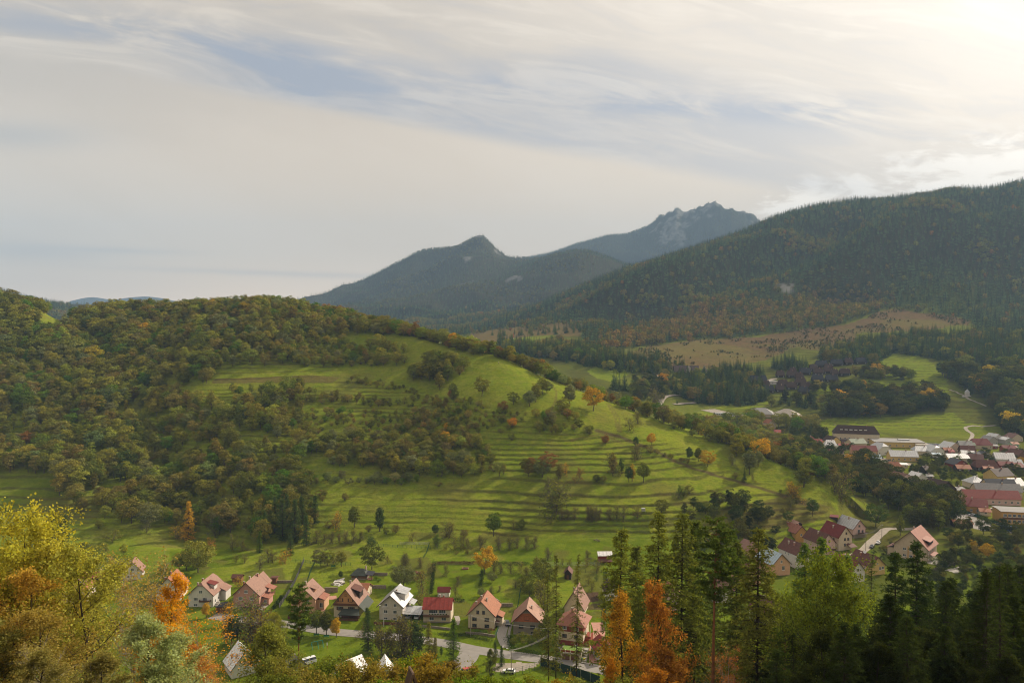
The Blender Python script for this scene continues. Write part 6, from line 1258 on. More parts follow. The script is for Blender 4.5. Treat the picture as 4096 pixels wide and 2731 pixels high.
SINGLE += [
 S2(100,250,130,'olive','sparse',gn), S2(200,250,100,'brownish','sparse',gn), S2(345,270,210,'fresh green','fspruce',gn), S2(650,300,220,'dark green','fspruce',gn), S2(200,370,80,'olive','sparse',gn), S2(110,370,80,'olive','sparse',gn), S2(440,370,130,'olive','sparse',gn), S2(490,370,110,'olive','sparse',gn), S2(585,375,120,'golden','sparse',gn), S2(340,430,110,'grey-green','sparse',gn),
 S2(915,180,110,'brownish','bare',og), S2(990,180,80,'brownish','bare',og), S2(1070,180,100,'brownish','bare',og), S2(1135,170,80,'brownish','bare',og), S2(1210,180,110,'brownish','bare',og), S2(1275,180,110,'brownish','bare',og), S2(1350,160,80,'brownish','bare',og),
 S2(945,405,165,'grey-green','specimen','at the top of the smooth lawn'), S2(1020,400,150,'olive','specimen','at the top of the smooth lawn'), S2(1158,410,150,'olive','specimen','at the top of the smooth lawn'), S2(1090,390,110,'brownish','sparse','at the top of the smooth lawn'),
 S2(1460,440,255,'deep olive','specimen','beside the brown summerhouse'), S2(1640,380,80,'olive','sparse',gn), S2(1800,400,110,'grey-green','sparse',gd_), S2(1740,600,200,'grey-green','specimen',gd_), S2(1150,530,75,'dark green','specimen','in the rockery on the smooth lawn'), S2(1940,420,90,'brownish','bare',gd_), S2(1500,540,40,'fresh green','shrub',gd_), S2(1525,560,40,'fresh green','shrub',gd_), S2(145,620,100,'golden','sparse',gd_),
 S2(575,730,40,'dark green','shrub','in the hedge by the dark fence'), S2(530,800,60,'dark green','poplar','in the hedge by the dark fence'), S2(500,830,60,'dark green','poplar','in the hedge by the dark fence'),
 S2(910,1080,235,'deep olive','specimen',pk), S2(1010,1090,230,'deep olive','specimen',pk), S2(1105,1115,190,'golden','specimen',pk), S2(1425,1245,420,'dark green','fspruce',pk), S2(1530,1245,240,'deep olive','poplar',pk), S2(1600,1275,270,'brownish','sparse',pk), S2(1665,1270,250,'brownish','sparse',pk), S2(1755,1280,320,'brownish','bare',pk), S2(1905,1310,350,'dark green','poplar',pk), S2(1880,1265,200,'dark green','poplar',pk), S2(1345,1120,140,'brownish','sparse',rd_),
 S2(255,1150,300,'rusty','sparse',pk), S2(325,1160,290,'rusty','sparse',pk), S2(185,1180,400,'grey-green','sparse',pk), S2(120,1150,280,'dark green','poplar',pk), S2(70,1180,270,'dark green','poplar',pk), S2(45,1010,190,'golden','sparse',pk), S2(20,1180,260,'deep olive','poplar',pk), S2(430,1240,330,'yellow-green','sparse',pk), S2(500,1270,370,'yellow-green','bigleaf',pk), S2(590,1240,300,'olive','bigleaf',pk), S2(400,1320,300,'olive','bigleaf',pk),
 S2(1290,640,0,'olive','shrub',gd_) if False else S2(1890,560,60,'brownish','shrub',gd_),
 S3(350,80,90,'dark green','specimen',lt), S3(465,120,130,'brownish','sparse',lt), S3(635,140,85,'brownish','sparse',lt), S3(380,235,110,'fresh green','sparse',og), S3(540,240,120,'olive','sparse',og), S3(620,240,110,'olive','sparse',og), S3(700,235,90,'brownish','sparse',og), S3(455,240,60,'olive','sparse',og), S3(795,240,120,'brownish','bare',og), S3(980,240,120,'brownish','bare',og), S3(1080,235,110,'olive','bare',og), S3(1170,230,100,'olive','bare',og), S3(1260,230,100,'brownish','bare',og), S3(1345,235,110,'brownish','bare',og),
 S3(1465,345,110,'brownish','bare',og), S3(1855,330,75,'brownish','bare',og), S3(1590,410,70,'olive','sparse',og), S3(1680,410,70,'olive','sparse',og), S3(1860,415,80,'olive','sparse',og), S3(1960,470,120,'olive','sparse',og), S3(665,290,45,'brownish','shrub',og), S3(560,290,40,'brownish','shrub',og),
 S3(845,480,255,'golden','specimen','at the corner of two gardens'), S3(915,570,110,'grey-green','specimen',gd_), S3(925,460,100,'brownish','bare',gd_), S3(1000,480,90,'brownish','bare',gd_), S3(1095,480,100,'olive','bare',gd_), S3(1195,480,100,'olive','sparse',gd_), S3(1320,460,130,'brownish','sparse',gd_), S3(1260,510,90,'brownish','bare',gd_), S3(330,420,90,'dark green','spruce',gd_), S3(60,400,110,'brownish','bare',gd_), S3(310,480,110,'brownish','sparse',gd_), S3(230,700,190,'brownish','sparse',gd_), S3(575,610,90,'brownish','bare',gd_), S3(455,500,90,'olive','bare',gd_), S3(585,720,100,'olive','sparse',gd_), S3(1145,620,75,'grey-green','sparse',gd_), S3(810,710,100,'grey-green','shrub',gd_), S3(990,660,50,'olive','bare',gd_), S3(910,690,80,'olive','bare',gd_),
 S3(40,620,220,'grey-green','specimen',gd_), S3(200,800,110,'brownish','shrub',gd_), S3(1250,660,170,'deep olive','shrub',gd_), S3(1290,720,150,'deep olive','broad',gd_), S3(1400,560,230,'deep olive','broad',gd_), S3(1450,640,260,'deep olive','broad',gd_), S3(1400,780,240,'olive','broad',gd_), S3(1460,900,280,'olive','sparse',gd_), S3(1460,1180,300,'deep olive','broad','beside the unfinished brick house'), S3(1380,1160,150,'olive','shrub','beside the unfinished brick house'), S3(1230,1170,110,'olive','shrub','in front of the unfinished brick house'), S3(1310,1200,90,'deep olive','shrub','in front of the unfinished brick house'), S3(1130,1190,80,'deep olive','shrub','in front of the unfinished brick house'),
 S3(530,1350,420,'fresh green','fspruce','on the grassy corner by the road'), S3(410,1300,95,'dark green','poplar','on the grassy corner by the road'), S3(290,1310,350,'olive','fspruce','on the grassy corner by the road'), S3(350,1310,200,'brownish','fspruce','on the grassy corner by the road'), S3(170,1310,350,'dark green','poplar','on the grassy corner by the road'), S3(15,1280,330,'brownish','bare','on the grassy corner by the road'), S3(130,1260,200,'dark green','poplar','on the grassy corner by the road'),
 S3(775,1070,50,'fresh green','shrub','in the cream house front garden'), S3(850,1080,50,'fresh green','shrub','in the cream house front garden'), S3(900,1070,50,'rusty','shrub','in the cream house front garden'), S3(960,1450,0.1,'olive','shrub',rd_) if False else S3(950,1340,180,'dark green','fspruce','at the road junction'), S3(1010,1400,200,'dark green','fspruce','at the road junction'),
 S3(880,1520,300,'deep olive','bigleaf','at the road junction'), S3(1870,590,80,'olive','sparse','in the orchard plot'), S3(1945,550,60,'fresh green','sparse','in the orchard plot'), S3(1910,640,90,'olive','sparse','in the orchard plot'), S3(1830,1240,70,'grey-green','shrub','beside the terraced house'),
 S1(450,320,230,'dark green','fspruce','at the foot of the hillside wood'), S1(560,350,250,'dark green','fspruce','at the foot of the hillside wood'), S1(520,330,170,'dark green','fspruce','at the foot of the hillside wood'), S1(310,240,70,'grey-green','spruce','at the foot of the hillside wood'), S1(850,240,80,'olive','shrub',gn), S1(960,360,110,'olive','shrub',gn), S1(1240,280,100,'grey-green','sparse',gn), S1(890,480,130,'olive','broad',gn), S1(720,540,200,'deep olive','broad',gn), S1(820,560,160,'olive','broad',gn), S1(1060,470,90,'yellow-green','broad',gn), S1(1520,330,100,'golden','sparse',gn),
 S1(1600,600,200,'deep olive','broad','behind the pale-pink-roofed white house'), S1(1700,620,270,'olive','broad','behind the pale-pink-roofed white house'), S1(1770,560,180,'olive','broad','behind the pale-pink-roofed white house'), S1(1540,590,130,'olive','broad','behind the pale-pink-roofed white house'), S1(1820,430,90,'orange','sparse',gn), S1(1460,720,150,'olive','broad','behind the orange-roofed house'), S1(1400,640,90,'olive','shrub','behind the orange-roofed house'), S1(1620,350,340,'golden','fspruce','at the edge of the hillside wood'), S1(1870,290,160,'grey-green','sparse','at the edge of the hillside wood'), S1(1600,250,150,'brownish','sparse','at the edge of the hillside wood'), S1(1770,1010,130,'golden','specimen','beside the pale-pink-roofed white house'), S1(1350,170,60,'fresh green','broad',gn), S1(1450,200,100,'fresh green','broad',gn), S1(1280,230,200,'grey-green','broad',gn),
]
for x, y, h in [(1100,60,190),(1130,90,220),(1180,100,230),(1150,40,170),(1210,70,200),(1260,30,150),(1060,90,150),(1225,110,160)]:
    SINGLE.append(('fspruce', x, 2060 + y * 1.1, h * 0.75, 'dark green', 'in the spruce stand behind the gardens'))
for x, y, h in [(1880,985,0)][:0]: pass
_x = g5.uniform(-330, 330, 60000); _y = g5.uniform(440, 860, 60000)
_s = Hgrid(_x, _y, SG); _z = H(_x, _y); _u, _v = proj(_x, _y, _z); _k = np.nonzero((_s > 13.86) & (_s < 14.22) & (_u > 1240) & (_u < 3330) & (g5.uniform(0, 1, 60000) < np.interp(_u, [1240, 2000, 3330], [.25, .17, .20])))[0]
_got = []
for i in _k:
    if all((a - _x[i]) ** 2 + (b - _y[i]) ** 2 > 26 for a, b in _got[-400:]):
        _got.append((_x[i], _y[i])); tn = pick(MIXR, g5.uniform())
        CAND.append(dict(kind='broad' if g5.uniform() < .75 else 'shrub', i=int(g5.integers(0, 4)), x=_x[i], y=_y[i], z=_z[i], h=g5.uniform(7, 13.5), tn=tn, tint=tintof(tn, g5), rot=g5.uniform(0, 6.28), where='on the crest above the hill meadows', u=_u[i], v=_v[i]))
for q in SINGLE:
    kd, u, v, hp, tn, wh = q
    p = ground(u, v)
    if p[1] > 900 and kd not in ('spruce',): p = p
    h = hp / F * p[1] * 1.02
    if kd == 'shrub': h *= 1.0
    CAND.append(dict(kind=kd, i=int(g5.integers(0, KD[kd].n)), x=p[0], y=p[1], z=p[2], h=h, tn=tn, tint=tintof(tn, g5, 0.08), rot=g5.uniform(0, 6.28), where=wh, u=u, v=v, keep=True))
# near trees, set by the top of the crown: (kind, mesh, u, v of the top, distance, tint rgb, colour word, phrase)
NEAR = [
 ('bigleaf',0,60,2085,62,(0.463,0.425,0.056),'yellow-green','tall and round-crowned at the left edge of the photo'), ('bigleaf',1,235,2135,64,(0.425,0.388,0.062),'yellow-green','with orange tints behind the tallest yellow-green one'), ('bigleaf',1,150,2240,60,(0.525,0.338,0.062),'orange','glowing between two yellow-green crowns'),
 ('bigleaf',1,330,2200,58,(0.362,0.350,0.062),'olive','leaning right at the edge of the yellow-green group'), ('bigleaf',2,40,2420,46,(0.211,0.195,0.049),'olive','low at the bottom left corner'), ('bigleaf',1,200,2400,48,(0.325,0.244,0.057),'brownish','low in front of the yellow-green group'),
 ('thinleaf',0,400,2270,74,(0.390,0.276,0.081),'brownish','with grey twigs in front of the red-roofed barn'), ('thinleaf',1,520,2200,80,(0.390,0.276,0.081),'brownish','with the barest top beside the orange one'), ('thinleaf',0,480,2330,66,(0.423,0.309,0.081),'straw-coloured','with thin twigs above the grey-green bush'),
 ('cone',0,650,2300,68,(0.700,0.357,0.024),'orange','tall and bright, left of the white house with the pink roof'), ('bigleaf',2,720,2440,60,(0.700,0.374,0.024),'orange','low and spreading, below the tall orange one'), ('thinleaf',1,790,2420,64,(0.683,0.325,0.033),'orange','thin-leaved, below the white house with the pink roof'),
 ('bigleaf',2,560,2450,50,(0.375,0.425,0.188),'grey-green','dense and rounded like a willow near the bottom left'), ('thinleaf',0,300,2510,44,(0.325,0.276,0.081),'brownish','with pale forked branches at the bottom left'), ('bigleaf',2,400,2560,46,(0.260,0.227,0.065),'brownish','small, left of the grey-green willow'),
 ('bigleaf',2,800,2560,62,(0.575,0.275,0.075),'reddish','small, left of the white tent-like roof'), ('bigleaf',2,100,2600,40,(0.260,0.227,0.065),'olive','lowest of those at the bottom left'), ('thinleaf',1,740,2610,56,(0.423,0.325,0.081),'brownish','half bare under the reddish one'),
 ('bigleaf',2,1110,2440,95,(0.244,0.260,0.049),'yellow-green','tall, left of the red-trunked pine'), ('bigleaf',2,1120,2560,98,(0.227,0.244,0.049),'olive','beside the white tent-like roof'), ('pine',1,1190,2333,112,(0.119,0.174,0.043),'green','with a thin reddish trunk in the small park'),
 ('bigleaf',2,640,2500,53,(0.400,0.450,0.200),'silvery','dense, right half of the willow-like mass'), ('bigleaf',0,150,2330,70,(0.425,0.375,0.062),'yellow-green','filling the gap under the tallest crowns'), ('bigleaf',2,1400,2600,84,(0.250,0.225,0.050),'olive','beside the broad white roof'), ('bigleaf',2,1760,2620,88,(.24,.18,.04),'brownish','above the shrubs at the bottom middle'),
 ('larch',0,2475,2115,112,(0.226,0.254,0.043),'olive','tall and feathery, left of the orange pair'), ('thinlarch',0,2196,2285,125,(0.186,0.200,0.049),'olive','very slender, leftmost of the three before the road'), ('thinlarch',1,2224,2222,128,(0.186,0.200,0.049),'olive','very slender, middle of the three before the road'), ('thinlarch',0,2306,2215,122,(0.186,0.200,0.049),'olive','very slender, right of the three before the road'),
 ('larch',1,2541,2190,125,(0.160,0.186,0.039),'olive','standing between the two orange maples'), ('larch',2,2630,2050,108,(0.200,0.226,0.039),'olive','broad and tall above the redder maple'), ('larch',0,2727,2050,112,(0.174,0.200,0.039),'olive','tall, just right of the broad olive larch'), ('larch',1,2778,2090,118,(0.119,0.155,0.031),'dark olive','slim, left of the red-trunked tall pine'),
 ('pine',1,2855,2075,84,(0.101,0.145,0.031),'dark green','tall with a bare orange-brown trunk right of the maples'), ('larch',1,2944,2170,104,(0.133,0.164,0.034),'dark olive','right beside the tall red-trunked pine'), ('larch',0,3032,2110,88,(0.174,0.186,0.039),'olive','tall, in front of the blue-roofed house'),
 ('cone',0,2478,2350,84,(.48,.27,.035),'golden orange','slender maple left of the redder maple'), ('cone',1,2672,2328,82,(.44,.20,.04),'red-orange','tallest maple in the bottom middle'), ('bigleaf',2,2700,2580,78,(.42,.20,.04),'red-orange','spreading low at the foot of the tall maple'), ('cone',1,2430,2640,80,(0.546,0.247,0.019),'golden orange','low, left of the two maples'), ('thinleaf',1,2920,2590,96,(0.416,0.156,0.039),'rusty','thin, at the foot of the red-trunked pine'), ('bigleaf',2,2590,2640,72,(0.468,0.208,0.026),'orange','low between the two maples'),
 ('bigleaf',0,3300,2256,78,(0.169,0.208,0.026),'yellow-green','broad ash among the dark conifers on the right'), ('bigleaf',2,3290,2480,74,(0.091,0.117,0.019),'green','dark lower tree below the broad ash'),
 ('larch',1,3224,2182,140,(0.133,0.213,0.043),'green','slim, in front of the white house'), ('larch',1,3294,2158,142,(0.133,0.213,0.043),'green','slim, in front of the pink gable'), ('larch',1,3393,2228,138,(0.133,0.213,0.043),'green','slim, in front of the dark red roof'), ('thinlarch',0,3478,2216,142,(0.160,0.213,0.054),'green','thin, in front of the yellow house'),
 ('larch',2,3588,2205,104,(0.054,0.085,0.022),'dark','broad, before the large orange-roofed house'), ('larch',0,3667,2170,108,(0.054,0.085,0.022),'dark','tallest, before the large orange-roofed house'), ('pine',0,3140,2520,84,(0.080,0.119,0.026),'dark green','low behind the broad ash'),
]
g6 = np.random.default_rng(66)
for i in range(130):       # the dark conifer stand at the lower right
    u = 3060 + (i * 97) % 1500 + g6.uniform(-40, 40); d = g6.uniform(60, 175)
    vt = np.interp(u, [3060, 3400, 3600, 3800, 3950, 4200, 4600], [2520, 2450, 2370, 2310, 2265, 2240, 2200]) + g6.uniform(0, 1) ** 1.9 * 300
    NEAR.append((['larch', 'larch', 'thinlarch', 'larch'][i % 4], i % 3, u, vt, d, tuple(np.array([.042, .060, .014]) * g6.uniform(0.7, 1.5)), ['dark green', 'blackish', 'very dark', 'mossy', 'shaded'][i % 5], 'in the dark conifer stand at the lower right'))
for i in range(26): NEAR.append(('bigleaf', 2, 3060 + i * 44 + g6.uniform(-30, 30), 2520 + g6.uniform(-60, 130), g6.uniform(60, 120), tuple(np.array([.04, .05, .012]) * g6.uniform(0.7, 1.4)), 'dark green', 'in the undergrowth of the dark conifer stand'))
for i in range(22):       # green trees filling the gaps behind the larches
    u = 2470 + i * 31 + g6.uniform(-15, 15); NEAR.append((['larch', 'bigleaf', 'larch', 'thinlarch'][i % 4], i % 3, u, np.interp(u, [2480, 2700, 3100], [2380, 2340, 2360]) + g6.uniform(0, 1) * 250, g6.uniform(125, 185), tuple(np.array([.10, .115, .022]) * g6.uniform(0.7, 1.3)), ['olive', 'dark olive'][i % 2], 'in the green thicket behind the maples'))
# shrubs along the bottom edge
BB = [('bush',880,2715,.16,.15,.04),('bush',1040,2715,.14,.14,.04),('bush',1100,2680,.12,.12,.03),('bush',1150,2630,.16,.13,.04),('bush',1240,2660,.22,.15,.05),('bush',1275,2610,.13,.13,.03),('bush',1340,2620,.12,.13,.03),('bush',1400,2640,.26,.14,.04),('bush',1445,2615,.22,.13,.035),
      ('bush',1520,2650,.20,.13,.04),('bush',1590,2680,.10,.16,.02),('bush',1640,2612,.14,.15,.02),('bush',1720,2600,.26,.12,.03),('bush',1700,2680,.10,.16,.02),('bush',1800,2690,.12,.17,.02),('bush',1860,2655,.17,.14,.03),('bush',1900,2700,.10,.16,.02),('bush',1960,2690,.12,.14,.02),('bush',2040,2700,.10,.16,.02),('bush',2110,2690,.15,.15,.03),
      ('bush',2180,2700,.20,.13,.03),('bush',2250,2700,.34,.12,.02),('bush',2350,2690,.16,.16,.06),('bush',2480,2690,.16,.15,.04),('bush',1480,2700,.11,.16,.02),('bush',1340,2710,.12,.15,.02),('bush',1200,2715,.15,.14,.03),('bush',820,2680,.16,.15,.05)]
for i, (k_, u, v, r_, g_, b_) in enumerate(BB):
    word = 'rusty' if r_ > 0.21 else ('bright green' if r_ < 0.125 else 'yellowish')
    NEAR.append((k_, i % 2, u, v + 22, 58 + (i * 13) % 22, (min(r_, .2) * 1.35, (g_ + .02) * 1.35, b_), word, 'in the shrubs along the bottom edge'))
# ------------------------------------------------------------------ instances for what nobody could count
def stuff_scatter(name, label, pts, sources):
    """pts: x, y, z, scale, rot, tint(3), src index"""
    n = len(pts)
    me = bpy.data.meshes.new(name); me.vertices.add(n)
    A_ = np.array([[p[0], p[1], p[2]] for p in pts], np.float32); me.vertices.foreach_set('co', A_.ravel())
    for nm, typ, arr in (('scl', 'FLOAT', [p[3] for p in pts]), ('rotz', 'FLOAT', [p[4] for p in pts]), ('src', 'INT', [p[6] for p in pts])):
        at = me.attributes.new(nm, typ, 'POINT'); at.data.foreach_set('value', np.array(arr, np.int32 if typ == 'INT' else np.float32))
    at = me.attributes.new('tint', 'FLOAT_COLOR', 'POINT'); at.data.foreach_set('color', np.array([[*p[5], 1] for p in pts], np.float32).ravel())
    o = add_obj(name, me, kind='stuff', label=label)
    ng = bpy.data.node_groups.new(name, 'GeometryNodeTree')
    ng.interface.new_socket('Geometry', in_out='INPUT', socket_type='NodeSocketGeometry'); ng.interface.new_socket('Geometry', in_out='OUTPUT', socket_type='NodeSocketGeometry')
    N, L = ng.nodes, ng.links
    gi, go = N.new('NodeGroupInput'), N.new('NodeGroupOutput')
    g2i = N.new('GeometryNodeGeometryToInstance')
    for m in reversed(sources):
        src = bpy.data.objects.new(m.name + '_source', m)
        oi = N.new('GeometryNodeObjectInfo'); oi.inputs['Object'].default_value = src
        L.new(oi.outputs['Geometry'], g2i.inputs[0])
    iop = N.new('GeometryNodeInstanceOnPoints'); iop.inputs['Pick Instance'].default_value = True
    def na(nm, typ):
        a = N.new('GeometryNodeInputNamedAttribute'); a.data_type = typ; a.inputs['Name'].default_value = nm; return a.outputs[0]
    L.new(gi.outputs[0], iop.inputs['Points']); L.new(g2i.outputs[0], iop.inputs['Instance'])
    L.new(na('src', 'INT'), iop.inputs['Instance Index']); 
    cx = N.new('ShaderNodeCombineXYZ'); L.new(na('rotz', 'FLOAT'), cx.inputs[2])
    L.new(cx.outputs[0], iop.inputs['Rotation'])
    L.new(na('scl', 'FLOAT'), iop.inputs['Scale'])
    L.new(iop.outputs[0], go.inputs[0])
    md = o.modifiers.new('scatter', 'NODES'); md.node_group = ng
    return o
# far forests: sampled on the ground, kept where some part of the tree can be seen from about here
elev = np.where(YG < 60, -9, ZG / np.maximum(YG, 5))
hor = np.maximum.accumulate(elev, 0)
def visible(x, y, z, h, slack=0.004):
    a = x / G(y); ia = np.clip(((a - AMIN) / (AMAX - AMIN) * (NA - 1)).astype(int), 0, NA - 1); ir = np.clip(np.searchsorted(rows, y - 12) - 1, 0, NR - 1)
    return (z + h) / y > hor[ir, ia] - slack
def scatter_far(g, d0, d1, sp, keepfn):
    out = []
    am = 0.76
    nx = int(2 * am * d1 / sp)
    ys = np.arange(d0, d1, sp)
    for y in ys:
        xs = np.arange(-am * y, am * y, sp) + g.uniform(0, sp)
        xs = xs + g.uniform(-.45, .45, len(xs)) * sp; yy = y + g.uniform(-.45, .45, len(xs)) * sp
        out.append(np.stack([xs, yy], -1))
    P = np.concatenate(out); Zz = H(P[:, 0], P[:, 1]); U, V = proj(P[:, 0], P[:, 1], Zz)
    k = keepfn(P[:, 0], P[:, 1], Zz, U, V)
    return P[k, 0], P[k, 1], Zz[k], U[k], V[k]
g7 = np.random.default_rng(77)
def kgrid(arr, x, y): return Hgrid(x, y, arr)
DEC = CM([(-200,1130),(0,1060),(200,970),(400,950),(800,930),(900,870),(1100,810),(1250,820),(1350,900),(1500,920),(1200,1080),(900,1120),(560,1140),(300,1210),(0,1250),(-200,1290)])
DEC = [(2380,1400),(2440,1350)] + DEC[1:-2] + [(2600,1425)]
def keep_near(x, y, z, u, v):
    s = kgrid(SG, x, y); d = kgrid(dry, x, y)
    ok = (s > 17.3) & (y < 3000) & visible(x, y, z, 20)
    inbelt = np.zeros(len(x), bool)
    for poly in [w_[1] for w_ in CONIF]: inbelt |= inpoly(u, v, poly)
    wood = (s > 17.3) & (v < np.interp(u, CT[0], CT[1]) + g7.normal(0, 5, len(u))) & ((u > 2330) | (s > 19.75))
    wood |= (u > 3900) & (s > 18)
    # spruces run down to the clearing edge; open ground keeps a few stragglers
    return ok & wood & ~inbelt & ((d < 0.3) | (g7.uniform(0, 1, len(x)) < 0.05 + 0.55 * (fbm(x * 1.4, y * .7, 60, 3, 560) > 0.22))) & (kgrid(rock, x, y) < 0.4)
x, y, z, u, v = scatter_far(g7, 1250, 2950, 9.2, keep_near)
dpatch = fbm(x, y, 160, 3, 501); fine = fbm(x, y, 45, 2, 502)
ptsF = []
indec = inpoly(u + g7.normal(0, 18, len(u)), v + g7.normal(0, 10, len(u)), DEC)
kk = kgrid(dry, x, y)
lowleft = np.clip((1500 - v) / 500, 0, 1)
for i in range(len(x)):
    dec = (indec[i] and g7.uniform() < 0.62) or (dpatch[i] + fine[i] * 0.5 > (0.32 if v[i] > 1050 else .45) and g7.uniform() < 0.7) or g7.uniform() < 0.05
    if kk[i] > 0.3: dec = g7.uniform() < 0.7
    if dec:
        r = g7.uniform()
        if indec[i]: base = (.22, .17, .04) if r < .45 else ((.24, .155, .048) if r < (.55 if u[i] > 2900 else .78) else (.14, .14, .03))
        else: base = (.16, .17, .045) if r < .66 else ((.20, .16, .045) if r < .96 else (.26, .14, .04))
        ptsF.append((x[i], y[i], z[i] - 0.5, g7.uniform(11, 17) * (.6 if kk[i] > .3 else 1), g7.uniform(0, 6.28), np.array(base) * g7.uniform(0.75, 1.3), 3 + int(g7.integers(0, 2))))
    else:
        ptsF.append((x[i], y[i], z[i] - 0.5, g7.uniform(15, 25) * (1 + 0.12 * fine[i]), g7.uniform(0, 6.28), np.array([.088, .140, .060]) * g7.uniform(0.4, 1.6) , int(g7.integers(0, 3))))
_g = np.random.default_rng(91); _x = _g.uniform(150, 1200, 26000); _y = _g.uniform(1080, 1750, 26000); _k = (kgrid(dry, _x, _y) > .45) & (fbm(_x, _y, 55, 3, 777) + fbm(_x, _y, 14, 2, 778) * .6 > .12); _x, _y = _x[_k], _y[_k]; _z = H(_x, _y)
for i in range(len(_x)): ptsF.append((_x[i], _y[i], _z[i] - .2, _g.uniform(1.2, 4.5), _g.uniform(0, 6.28), np.array([(.12, .10, .035), (.17, .12, .05), (.08, .095, .03), (.05, .075, .02)][i % 4]) * _g.uniform(.7, 1.3), 3 + i % 2))
SRC = [KD['firlow'].one(0), KD['firlow'].one(1), KD['firlow'].one(2), KD['leaflow'].one(0), KD['leaflow'].one(1)]
stuff_scatter('mountain_forest', 'mixed forest of spruce and autumn beech covering the mountain ridge', ptsF, SRC)
def keep_far(x, y, z, u, v):
    s = kgrid(SG, x, y)
    return (s > 21.3) & (z > -25) & (y < 6500) & visible(x, y, z, 14, 0.002) & (u > -500) & (u < 4600) & (kgrid(rock, x, y) < 0.35)
x, y, z, u, v = scatter_far(g7, 2950, 6400, 16, keep_far)
dpatch = fbm(x, y, 260, 3, 511)
ptsG = []
for i in range(len(x)):
    if dpatch[i] + g7.normal(0, 0.2) > 0.35: ptsG.append((x[i], y[i], z[i] - 1, g7.uniform(11, 16), g7.uniform(0, 6.28), np.array((.12, .115, .035)) * g7.uniform(0.7, 1.4), 3 + int(g7.integers(0, 2))))
    else: ptsG.append((x[i], y[i], z[i] - 1, g7.uniform(15, 22), g7.uniform(0, 6.28), np.array([.078, .120, .055]) * g7.uniform(0.5, 1.6), int(g7.integers(0, 3))))
stuff_scatter('peak_forest', 'dark conifer forest on the slopes of the rocky blue peaks', ptsG, SRC)
print('forest', len(ptsF), len(ptsG), time.time() - T0)

# ------------------------------------------------------------------ trees one by one
NAMES = {'broad': 'deciduous_tree', 'specimen': 'deciduous_tree', 'sparse': 'thin_crowned_tree', 'bare': 'bare_tree', 'poplar': 'slender_tree', 'shrub': 'shrub', 'spruce': 'spruce_tree', 'fspruce': 'spruce_tree',
         'larch': 'larch_tree', 'thinlarch': 'larch_tree', 'pine': 'pine_tree', 'bigleaf': 'broadleaf_tree', 'cone': 'maple_tree', 'thinleaf': 'broadleaf_tree', 'bush': 'bush'}
WORD = {'broad': 'round tree', 'specimen': 'round tree', 'sparse': 'thin-crowned tree', 'bare': 'nearly bare tree', 'poplar': 'slender tree', 'shrub': 'low shrub', 'spruce': 'spruce', 'fspruce': 'spruce', 'bigleaf': 'leafy tree'}
CAT = {'broad': 'tree', 'specimen': 'tree', 'sparse': 'tree', 'bare': 'bare tree', 'poplar': 'slender tree', 'shrub': 'shrub', 'spruce': 'spruce', 'fspruce': 'spruce', 'larch': 'larch', 'thinlarch': 'larch', 'pine': 'pine', 'bigleaf': 'broadleaf tree', 'cone': 'maple', 'thinleaf': 'broadleaf tree', 'bush': 'bush'}
NATIVE = {'fspruce': 10.0, 'larch': 24.0, 'thinlarch': 24.0, 'pine': 24.0, 'bigleaf': 16.0, 'cone': 16.0, 'thinleaf': 15.0, 'bush': 5.0}
for _k in NATIVE: NATIVE[_k] = float(np.mean([np.quantile(np.concatenate(a.V)[:, 2], .999) for a in KD[_k].accs]))
def plant(kd, i, loc, h, tint, rot, split, label=None, group=None, wide=1.0):
    s = h / NATIVE.get(kd, 1.0); K_ = KD[kd]; nm = NAMES[kd]
    if split:
        e = add_obj(nm, None, loc=loc); e.rotation_euler = (0, 0, rot); e.scale = (s * wide, s * wide, s)
        cm, tm = K_.two(i)
        c = add_obj('crown', cm, e); c['tint'] = [float(t) for t in tint]; add_obj('trunk', tm, e)
    else:
        e = add_obj(nm, K_.one(i), loc=loc); e.rotation_euler = (0, 0, rot); e.scale = (s * wide, s * wide, s); e['tint'] = [float(t) for t in tint]
    tag(e, label, CAT[kd], group); return e
def clear_of_houses(c):
    if c.get('keep') or c['y'] < 240: return True
    for hx, hy, c_, s_, W_, D_ in FOOT:
        dx, dy = c['x'] - hx, c['y'] - hy
        if abs(dx) + abs(dy) > 60: continue
        lx, ly = dx * c_ + dy * s_, -dx * s_ + dy * c_
        if abs(lx) < W_ / 2 + 2.2 and -2.5 - c['h'] * .35 < ly < D_ + 2: return False
    return True
CAND = [c for c in CAND if clear_of_houses(c)]
# split CAND: the largest of each kind one by one, the rest as one mass
byk = {}
for c in CAND:
    c['px'] = c['h'] / c['y'] * F
    c['vis'] = bool(visible(np.array([c['x']]), np.array([c['y']]), np.array([c['z']]), c['h'])[0]) and -150 < c['u'] < 4250
    byk.setdefault(CAT[c['kind']], []).append(c)
INDIV, REST = [], []
LIM = {'tree': 290, 'shrub': 230, 'spruce': 280}
for k_, L in byk.items():
    L = [c for c in L if c['vis'] or c['kind'] in ('broad', 'spruce')]
    L.sort(key=lambda c: (not c.get('keep', False), not (c['vis'] and -40 < c['u'] < 4136), -c['px']))
    lim = LIM.get(k_, 200); INDIV += [c for c in L[:lim] if c['vis'] and -40 < c['u'] < 4136]; REST += [c for c in L[:lim] if not (c['vis'] and -40 < c['u'] < 4136)] + L[lim:]
for c in INDIV:
    c['base'] = f"{c['tn']} {WORD[c['kind']]} {c['where']}"
grp = {}
for c in INDIV: grp.setdefault(c['base'], []).append(c)
